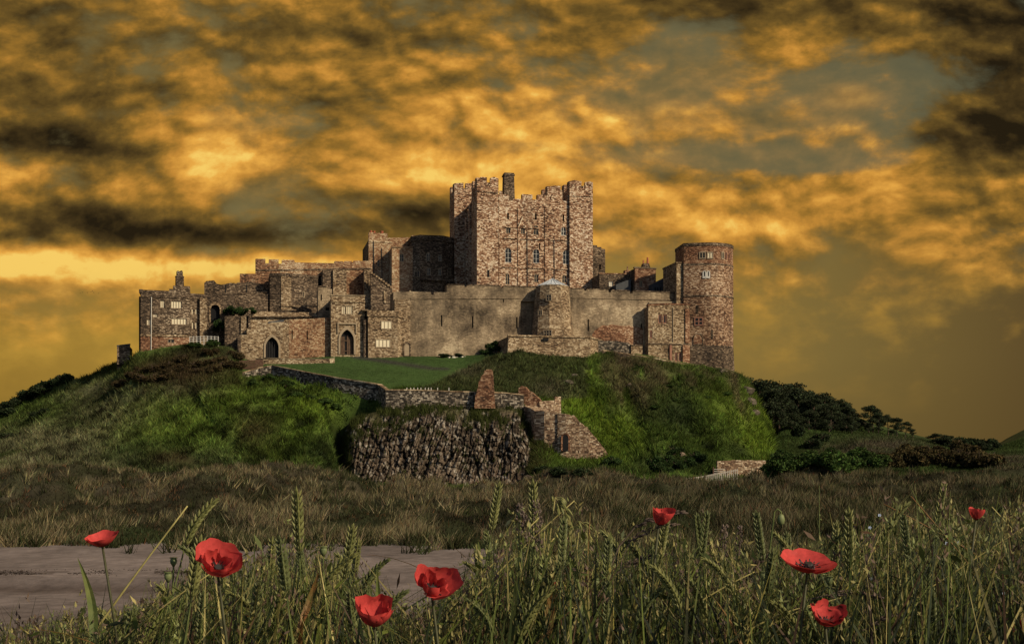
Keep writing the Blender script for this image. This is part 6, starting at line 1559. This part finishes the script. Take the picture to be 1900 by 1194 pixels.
def wheat_variant(seed, lean=.12, L=.085, ear='ear', nod=.0, nleaf=2):
    """meshes for one wheat plant with its ear top at z = 0 (so height follows the placing)"""
    r = random.Random(seed); H = .75; pts = []; n = 9
    for i in range(n):
        t = i / (n - 1); pts.append(Vector((lean * (t - 1) * .55 + lean * .3 * (t * t - 1), .02 * math.sin(3 * t + seed), -H + (H - L) * t)))
    st = MB(); st.tube(pts, [.0022] * (n - 2) + [.0017, .0013], 5)
    e = MB(); d = (pts[-1] - pts[-2]).normalized(); p = pts[-1].copy(); rows = 9
    for i in range(rows):
        t = i / rows; d = (d + Vector((nod * .16, 0, -abs(nod) * .12))).normalized(); p = p + d * L / rows
        for sgn, yy in ((1, .4), (-1, -.4), (.35, -1), (-.35, 1)):
            sd_ = Vector((sgn, yy, 0)); k = math.sin((t * .82 + .16) * math.pi) ** .5
            spikelet(e, p + sd_ * .0022, d + sd_ * .42, sd_, L * .17 * (.7 + .4 * k), .0031 * k * r.uniform(.9, 1.1))
    spikelet(e, p, d, Vector((1, 0, 0)), L * .2, .0028)
    for i in range(4): 
        a = r.uniform(0, 6.28); e.tube([p, p + d * L * .18 + Vector((math.cos(a), math.sin(a), 0)) * .004], [.0005, .0002], 3)
    lf = []
    for i in range(nleaf):
        k = MB(); z = pts[r.choice((3, 4, 5, 6))]; a = r.uniform(0, 6.28)
        leaf(k, z, (math.cos(a) * .5, math.sin(a) * .25, 1), r.uniform(.16, .28), r.uniform(.0045, .008), r.uniform(.3, 1.3), a + 1.57)
        lf.append(k)
    out = [(st, 'stalk', 'wstem'), (e, 'ear', ear)] + [(k, 'leaf', r.choice(['wleaf', 'wleaf', 'rleaf'])) for k in lf]
    res = []
    for mb_, nm, mt in out:
        o = mb_.build(nm, M[mt]); res.append((o.data, nm)); bpy.data.objects.remove(o)
    return res
WV = [wheat_variant(1, .10), wheat_variant(2, -.08, .08, 'earg'), wheat_variant(3, .14, .09, 'ear', .3), wheat_variant(4, .04, .075, 'earg', 0, 3), wheat_variant(5, -.15, .085, 'ear', -.4), wheat_variant(6, .16, .08, 'earg', .35), wheat_variant(7, -.02, .095, 'ear')]
def put(meshes, name, u, v, D, label, cat, group, rz=0.0, sc_=1.0, H=.75):
    p = at(u, v, D)
    e = empty(name, p, rz, label, cat, group); e.scale = (sc_, sc_, sc_)
    for me, nm in meshes:
        o = bpy.data.objects.new(nm, me); COL.objects.link(o); o.parent = e
    return e
named = {  # ears that stand out
 (343, 922, 2.2, 2): 'pale wheat ear high over the dunes at left, leaning right', (558, 922, 2.05, 6): 'tall thick wheat ear standing clear above the others left of centre',
 (911, 906, 2.4, 0): 'thin lone wheat ear high before the rock face', (992, 905, 2.3, 6): 'upright wheat ear before the dunes right of the tallest rock',
 (1012, 1010, 2.0, 5): 'green wheat ear leaning right over the curled leaf', (1125, 1010, 2.05, 3): 'broad green wheat ear right of the curled leaf', (1003, 1045, 2.0, 3): 'short green wheat ear below the grey sand end',
 (1218, 962, 2.2, 0): 'wheat ear just below the half hidden poppy', (1412, 960, 2.2, 1): 'tapering green ear just left of the nodding bud', (1573, 958, 2.05, 6): 'plump banded wheat ear right of the wide flat poppy',
 (692, 1085, 2.0, 5): 'wheat ear bending right between the two crumpled poppies', (1632, 928, 2.3, 2): 'yellowed ear at the top of the right clump', (1730, 905, 2.5, 0): 'highest thin ear on the right', (640, 985, 2.1, 0): 'knobbly ear at the left edge of the sand gap'}
spots_w = []
for (u, v, D, k), lab in named.items():
    put(WV[k], 'wheat_plant', u, v, D, lab, 'wheat', 'wheat among the poppies', 0, 1.0)
rw = random.Random(77)
pos = []
for i in range(120):
    a = rw.random()
    if a < .36: u = rw.uniform(335, 680); v = rw.uniform(1000, 1120)
    elif a < .42: u = rw.uniform(120, 335); v = rw.uniform(1100, 1150)
    elif a < .74: u = rw.uniform(870, 1280); v = rw.uniform(970, 1110)
    else: u = rw.uniform(1260, 1880); v = rw.uniform(960, 1110)
    pos.append((u, v, rw.uniform(1.9, 2.9)))
marks = sorted([(188, 'bowl shaped poppy'), (405, 'left crumpled poppy'), (695, 'low rounded poppy'), (805, 'right crumpled poppy'), (1228, 'half hidden poppy'), (1500, 'wide flat poppy'), (1812, 'small cup poppy')])
from collections import defaultdict
gp = defaultdict(list)
for p in sorted(pos):
    mu, mn = min(marks, key=lambda q: abs(q[0] - p[0])); gp[(mn, 'right' if p[0] > mu else 'left')].append((abs(p[0] - mu), p))
NUM = ['first', 'second', 'third', 'fourth', 'fifth', 'sixth', 'seventh', 'eighth', 'ninth', 'tenth', 'eleventh', 'twelfth', 'thirteenth', 'fourteenth', 'fifteenth', 'sixteenth', 'seventeenth', 'eighteenth', 'nineteenth', 'twentieth', 'twenty first', 'twenty second']
for (mn, sd_), L in gp.items():
    for i, (_, (u, v, D)) in enumerate(sorted(L)):
        put(rw.choice(WV), 'wheat_plant', u, v, D, 'green wheat ear, %s to the %s of the %s' % (ordinal(i + 1), sd_, mn), 'wheat', 'wheat among the poppies', rw.choice([0, 3.14]) + rw.uniform(-.5, .5), rw.uniform(.8, 1.05))

# single leaves, stems, buds and heads that show clearly
def world_leaf(name, u0, v0, u1, v1, D, w, mat, label, bulge=.0, cat='leaf'):
    a, b_ = at(u0, v0, D), at(u1, v1, D); m = MB(tuple(a)); n = 12; vs = []
    for i in range(n):
        t = i / (n - 1); p = a.lerp(b_, t); p.x += bulge * math.sin(t * math.pi) ; p.y += .03 * math.sin(t * 2.5)
        ww = w * (math.sin(min(1, t * 1.4 + .12) * math.pi / 2) * (1 - t ** 3) + .02)
        vs += [p + Vector((-ww, 0, 0)), p + Vector((0, ww * .5, 0)), p + Vector((ww, .2 * ww, 0))]
    m.add(vs, [f for i in range(n - 1) for f in ((3 * i, 3 * i + 1, 3 * i + 4, 3 * i + 3), (3 * i + 1, 3 * i + 2, 3 * i + 5, 3 * i + 4))])
    o = m.build(name, M[mat]); o.location = a; tag(o, label, cat); return o
world_leaf('grass_leaf', 1060, 1260, 1042, 1010, 2.0, .010, 'wleaf', 'broad pale green leaf curling at the tip right of centre', .032)
world_leaf('grass_leaf', 1012, 1230, 1028, 1068, 1.98, .009, 'rleaf', 'reddish brown striped leaf below the green leaning ear')
world_leaf('grass_leaf', 160, 1260, 137, 1035, 2.1, .009, 'wleaf', 'yellow edged green leaf left of the bowl shaped poppy', .012)
world_leaf('grass_leaf', 548, 1180, 588, 1062, 2.0, .007, 'rleaf', 'rusty narrow leaf right of the left crumpled poppy')
world_leaf('grass_leaf', 700, 1230, 697, 1055, 2.05, .006, 'wleaf', 'short yellow green leaf before the sand behind the low poppy')
world_leaf('grass_leaf', 1160, 1230, 1165, 1055, 2.0, .006, 'wleaf', 'straight narrow green leaf left of the half hidden poppy')
def stalk(u0, v0, u1, v1, D, mat, label, r0=.0020, bow=0.0, D1=None):
    a, b_ = at(u0, v0, D), at(u1, v1, D1 or D); m = MB(tuple(a)); n = 8
    m.tube([a.lerp(b_, i / (n - 1)) + Vector((0, 0, bow * math.sin(i / (n - 1) * math.pi))) for i in range(n)], [r0 * (1 - .5 * i / (n - 1)) for i in range(n)], 5)
    o = m.build('grass_stalk', M[mat], None, True); o.location = a; return tag(o, label, 'stalk', 'long bent stalks')
for a in [(120, 1250, 348, 938, 2.15, 'straw', 'long yellow stalk leaning right past the bowl shaped poppy', .0026, .004), (210, 1200, 395, 1060, 2.0, 'straw', 'thin stalk slanting up toward the left crumpled poppy', .0018, .004), (860, 1130, 1066, 928, 2.2, 'straw', 'upper pale stalk slanting right toward the drooping oat head', .0017, .006),
          (790, 1180, 1000, 960, 2.1, 'straw', 'lower pale stalk slanting up from the right crumpled poppy', .0017, .004), (800, 1150, 985, 975, 2.15, 'wstem', 'green stalk slanting between the two pale ones', .0016, .005), (1150, 1190, 1320, 985, 2.1, 'wstem', 'green stalk slanting under the half hidden poppy', .0017, 0),
          (1190, 1200, 1400, 1060, 2.0, 'straw', 'yellow stalk slanting low across the right clump', .0017, .01), (1340, 1200, 1520, 1118, 1.95, 'straw', 'lowest bowed yellow stalk under the wide flat poppy', .0017, .010), (1365, 1200, 1560, 1108, 1.97, 'straw', 'bowed yellow stalk just above the lowest one', .0016, .010),
          (1640, 935, 1900, 1085, 2.3, 'rleaf', 'long rusty stalk falling right below the small cup poppy', .0013, .006), (1690, 920, 1880, 1150, 2.2, 'rleaf', 'second rusty stalk falling right through the right clump', .0012, .004), (1840, 940, 1905, 1010, 2.3, 'straw', 'short pale stalk at the right edge', .0014, 0),
          (1080, 1230, 1095, 950, 2.1, 'rleaf', 'upright red brown stalk right of the curled leaf', .0018, 0), (1005, 1190, 1010, 985, 2.1, 'straw', 'upright straw stalk at the centre clump', .0015, 0), (806, 1200, 795, 1130, 1.99, 'straw', 'pale stalk below the right crumpled poppy', .0018, 0), (1000, 1060, 1130, 1190, 2.05, 'straw', 'thin stalk falling right across the wheat', .0012, .004),
          (1450, 1200, 1660, 1020, 2.3, 'husk', 'dark stalk slanting behind the wide flat poppy', .0013, .004), (1600, 1200, 1740, 960, 2.4, 'wstem', 'green stalk leaning right in the right clump', .0015, .004), (1520, 1010, 1520, 900, 3.2, 'wstem', 'faint upright stalk above the wide flat poppy', .0014, 0)]:
    stalk(*a)
def oat(u0, v0, u1, v1, u2, v2, D, mat, label, n=22, spread=.012, cat='grass plant', nm='oat_grass', ln=.012, w=.0022):
    """a nodding panicle: stalk from 0 to 1, head hanging from 1 to 2"""
    a, b_, c = at(u0, v0, D), at(u1, v1, D), at(u2, v2, D); root = empty(nm, a, 0, label, cat, 'flowering grasses among the poppies')
    m = MB(tuple(a)); m.tube([a, a.lerp(b_, .5) + Vector((-.006, 0, .004)), b_, b_.lerp(c, .5) + Vector((.004, 0, .006)), c], [.0016, .0014, .001, .0008, .0005], 5); m.build('stalk', M['straw' if mat == 'ear' else 'husk'], root)
    h = MB(tuple(a)); r = random.Random(int(u1)); d = (c - b_).normalized()
    for i in range(n):
        t = i / n; p = b_.lerp(c, t) + Vector((0, 0, .006 * math.sin(t * math.pi))); s = Vector((r.uniform(-1, 1), r.uniform(-1, 1), r.uniform(-.6, .4)))
        spikelet(h, p + s * spread * (1 - .6 * t), d * .9 + s * .4, s, ln * r.uniform(.7, 1.2), w)
        h.tube([p, p + s * spread * (1 - .6 * t)], .0004, 3)
    h.build('seed_spikelets', M[mat], root)
oat(1010, 1190, 1030, 922, 1056, 975, 2.05, 'ear', 'drooping golden oat head right of the tallest rock', 26, .010, ln=.014, w=.0026)
oat(1070, 1150, 1076, 966, 1098, 1005, 2.2, 'ear', 'thin drooping green oat head above the broad wheat ear', 12, .010)
oat(960, 1120, 975, 1110, 1007, 1165, 2.0, 'ear', 'drooping oat head low at the centre bottom', 20, .006, ln=.014, w=.0026)
oat(985, 1200, 978, 1010, 962, 938, 2.15, 'husk', 'brown dock like seed head left of the upright ear', 60, .013, ln=.006, w=.0022)
oat(1030, 1190, 1000, 1010, 994, 930, 2.2, 'husk', 'second brown seed head beside the upright ear', 46, .011, ln=.006, w=.002)
oat(1130, 1060, 1180, 975, 1270, 950, 2.15, 'husk', 'purple brown feathery head crossing the half hidden poppy', 46, .006, ln=.010, w=.0018)
oat(1150, 1080, 1170, 1002, 1252, 972, 2.2, 'husk', 'purple brown feathery head just below the crossing one', 40, .007, ln=.010, w=.0018)
oat(1100, 1120, 1160, 1050, 1235, 1028, 2.2, 'husk', 'third feathery brown head lower left of the half hidden poppy', 34, .006, ln=.010, w=.0018)
oat(1480, 1130, 1535, 1103, 1632, 1108, 2.0, 'husk', 'dark feathery head lying right under the wide flat poppy', 46, .006, ln=.010, w=.002)
oat(1580, 1190, 1610, 1165, 1660, 1142, 2.0, 'husk', 'dark feathery head at the bottom right of the spotted poppy', 34, .005, ln=.010, w=.002)
oat(1330, 1150, 1380, 1080, 1424, 1030, 2.2, 'husk', 'dark feathery head leaning right beside the nodding bud', 36, .006, ln=.009, w=.0018)
oat(1320, 1190, 1338, 1060, 1345, 975, 2.3, 'husk', 'tall narrow brown spire before the dunes left of the nodding bud', 60, .010, ln=.006, w=.002)
oat(1360, 1190, 1368, 1040, 1374, 975, 2.4, 'husk', 'second narrow brown spire beside the tall one', 44, .007, ln=.006, w=.0018)
def bud(u, v, D, size, label, nod=True, foot=-30, mat='bud'):
    c = at(u, v, D); a = at(u + foot, 1240, D); root = empty('poppy_bud' if nod else 'seed_pod', a, 0, label, 'bud' if nod else 'seed pod', 'buds and pods among the poppies')
    m = MB(tuple(a)); top = c + Vector((0, 0, size * (1.3 if nod else -.9)))
    pts = [a, a.lerp(top, .5), top + Vector((-size * 1.1 if nod else 0, 0, 0 if nod else -.005))] + ([top + Vector((-size * .55, 0, size * .5)), top + Vector((0, 0, 0)), c] if nod else [c])
    m.tube(pts, .0016, 5); m.build('stem', M['wstem'], root, True)
    m = MB(tuple(a)); m.lathe([(size * .15, c.z - size), (size * .55, c.z - size * .7), (size * .68, c.z), (size * .5, c.z + size * .7), (size * .12, c.z + size)] if nod else [(size * .2, c.z - size), (size * .7, c.z - size * .2), (size * .75, c.z + size * .5), (size * .55, c.z + size * .75), (size * .85, c.z + size * .85), (size * .8, c.z + size)], 10, c.x, c.y); m.build('bud' if nod else 'pod', M[mat], root, True)
bud(1449, 963, 2.1, .0095, 'hairy nodding poppy bud on a hooked stem', True, -60)
for u, v, D, s, lab in [(1680, 1080, 2.1, .008, 'pale oval seed pod in the right clump'), (1668, 1104, 2.1, .009, 'round green pod below the pale oval one'), (1726, 1112, 2.2, .009, 'green pod left of the rusty stalk'), (1416, 1068, 2.1, .008, 'green pod left of the wide flat poppy'), (1525, 1075, 2.1, .010, 'dim pod under the right edge of the wide flat poppy'), (1538, 1077, 2.0, .008, 'crowned pod under the right edge of the wide flat poppy'),
                        (600, 1022, 2.3, .009, 'brown pod among wheat left of the sand gap'), (312, 1070, 2.2, .009, 'green pod left of the left crumpled poppy'), (322, 1042, 2.2, .008, 'topmost pod left of the left crumpled poppy'), (965, 952, 2.2, .010, 'cream papery pod on the brown dock head'), (1085, 1088, 2.1, .007, 'small green pod right of the curled leaf'), (1105, 1082, 2.2, .009, 'brownish pod under the broad wheat ear')]:
    bud(u, v, D, s, lab, False, random.uniform(-15, 15))
for i, (u, v, lab) in enumerate([(1228, 1075, 'pale blue floret under the half hidden poppy'), (1632, 955, 'pale blue floret beside the yellowed ear'), (1614, 978, 'pale blue floret left of the yellowed ear stalks'), (1756, 1007, 'pale blue floret left of the small cup poppy'), (1778, 1006, 'pale blue floret under the small cup poppy'), (1616, 1073, 'pale blue floret right of the wide flat poppy'), (1862, 1100, 'pale blue floret near the right edge')]):
    c = at(u, v, 2.2); a = at(u + 4, 1230, 2.2); root = empty('blue_flower', a, 0, lab, 'flower', 'tiny blue flowers'); m = MB(tuple(a)); m.tube([a, c], .0009, 4); m.build('stem', M['wstem'], root); m = MB(tuple(a))
    for k in range(5):
        t = 2 * math.pi * k / 5; o_ = Vector((math.cos(t), -.25, math.sin(t))); sv = Vector((-math.sin(t), 0, math.cos(t)))
        m.add([c, c + o_ * .0018 + sv * .0012, c + o_ * .003, c + o_ * .0018 - sv * .0012], [(0, 1, 2, 3)])
    m.build('petals', M['blue'], root)

# ------------------------------------------------------------------ dense undergrowth on the bank
def undergrowth():
    r = np.random.default_rng(31); N = 19500
    D = 1.92 + 2.9 * r.random(N) ** 1.3; u = r.uniform(-900, 2800, N)
    prof_ = np.interp(u, [-250, 0, 60, 130, 200, 300, 350, 480, 560, 640, 690, 760, 830, 900, 960, 1060, 1150, 1250, 1300, 1370, 1420, 1470, 1560, 1640, 1720, 1800, 1900, 2150],
                      [1150, 1140, 1135, 1110, 1115, 1085, 1025, 1010, 985, 995, 1080, 1105, 1075, 1015, 955, 955, 985, 965, 975, 975, 1030, 990, 970, 940, 915, 940, 905, 900])
    top = prof_ + np.abs(r.normal(0, 1, N)) * 55 + 12 - 45 * (r.random(N) < .06)
    z1 = EYE + (HZ - top) * D / FPX; x = (u - 950) / FPX * D
    ok = z1 > 3.30; u, D, x, z1 = u[ok], D[ok], x[ok], z1[ok]; N = len(u)
    z0 = 3.2; H = z1 - z0
    lean = r.normal(0, 1, N) * np.where(r.random(N) < .35, .75, .22) * H; kind = r.random(N); w = np.where(kind < .55, r.uniform(.0010, .0019, N), r.uniform(.0028, .0064, N))
    seg = 5; a = r.uniform(0, np.pi, N); V = np.empty((N, seg, 2, 3)); bend = r.normal(0, .10, N) * H
    for i in range(seg):
        t = i / (seg - 1); cx = x + lean * (t - 1) + bend * (t * t - 1) ; cy = D + .12 * H * r.normal(0, .3, N) * t; cz = z0 + H * (t - .18 * np.abs(bend) / np.maximum(H, .01) * t * t)
        ww = w * (1 - t ** 2.5) * (1.0 if i else .8) + .0002; dx, dy = np.cos(a) * ww, np.sin(a) * ww * .4
        V[:, i, 0] = np.stack([cx - dx, cy - dy, cz], -1); V[:, i, 1] = np.stack([cx + dx, cy + dy, cz], -1)
    F = np.empty((N, seg - 1, 4), int); b0 = np.arange(N) * seg * 2
    for i in range(seg - 1): F[:, i] = np.stack([b0 + 2 * i, b0 + 2 * i + 1, b0 + 2 * i + 3, b0 + 2 * i + 2], -1)
    pal = np.array([[.040, .056, .012], [.090, .112, .022], [.014, .021, .007], [.17, .150, .040], [.32, .270, .105], [.070, .038, .020]])
    c = pal[r.choice(6, N, p=[.27, .22, .28, .10, .06, .07])] * r.uniform(.45, 1.5, (N, 1)); c = c * np.interp(u, [0, 300, 1300, 1900], [.75, .95, 1, .9])[:, None]
    C = np.repeat(c, seg * 2, 0)
    Vs, Fs, Cs = [V.reshape(-1, 3)], [F.reshape(-1, 4)], [C]
    # small side leaves, seeds and tiny pods on the weeds
    n2 = 26000; k = r.integers(0, N, n2); t = r.uniform(.35, 1.0, n2)
    p = np.stack([x[k] + lean[k] * (t - 1) + bend[k] * (t * t - 1), D[k], z0 + H[k] * t], -1) + r.normal(0, .007, (n2, 3))
    d = r.normal(size=(n2, 3)); d[:, 2] += .5; d /= np.linalg.norm(d, axis=1)[:, None]; s = np.cross(d, r.normal(size=(n2, 3))); s /= np.linalg.norm(s, axis=1)[:, None]
    L = np.where(r.random(n2) < .7, r.uniform(.004, .012, n2), r.uniform(.015, .035, n2))[:, None]; q = np.stack([p, p + d * L * .5 + s * L * .14, p + d * L, p + d * L * .5 - s * L * .14], 1)
    c2 = pal[r.choice(6, n2, p=[.32, .26, .20, .10, .05, .07])] * r.uniform(.6, 1.6, (n2, 1))
    # loose seed heads: a spray of grains round the tops of one blade in seven
    k3 = np.flatnonzero(r.random(N) < .09); m3 = 26; k3 = np.repeat(k3, m3); t3 = r.uniform(.80, 1.0, len(k3))
    p3 = np.stack([x[k3] + lean[k3] * (t3 - 1) + bend[k3] * (t3 * t3 - 1), D[k3], z0 + H[k3] * t3], -1) + r.normal(0, .0045, (len(k3), 3))
    d3 = r.normal(0, .5, (len(k3), 3)); d3[:, 2] += 1; d3 /= np.linalg.norm(d3, axis=1)[:, None]; s3 = np.cross(d3, r.normal(size=(len(k3), 3))); s3 /= np.linalg.norm(s3, axis=1)[:, None]
    q3 = np.stack([p3, p3 + d3 * .004 + s3 * .0022, p3 + d3 * .012, p3 + d3 * .004 - s3 * .0022], 1)
    sp = np.array([[.20, .175, .065], [.13, .145, .050], [.105, .070, .050]])[r.integers(0, 3, N)][k3] * r.uniform(.6, 1.5, (len(k3), 1))
    wht = r.random(n2) < .012; c2[wht] = [.55, .52, .42]
    Vs.append(q.reshape(-1, 3)); Fs.append(np.arange(n2 * 4).reshape(-1, 4) + len(Vs[0])); Cs.append(np.repeat(c2, 4, 0))
    Vs.append(q3.reshape(-1, 3)); Fs.append(np.arange(len(k3) * 4).reshape(-1, 4) + len(Vs[0]) + len(Vs[1])); Cs.append(np.repeat(sp, 4, 0))
    o = np_mesh('undergrowth', np.concatenate(Vs), np.concatenate(Fs), M['plant'], np.clip(np.concatenate(Cs), .004, .7))
    tag(o, 'tangle of green and straw weeds under the poppies', 'weeds', kind='stuff')
undergrowth()
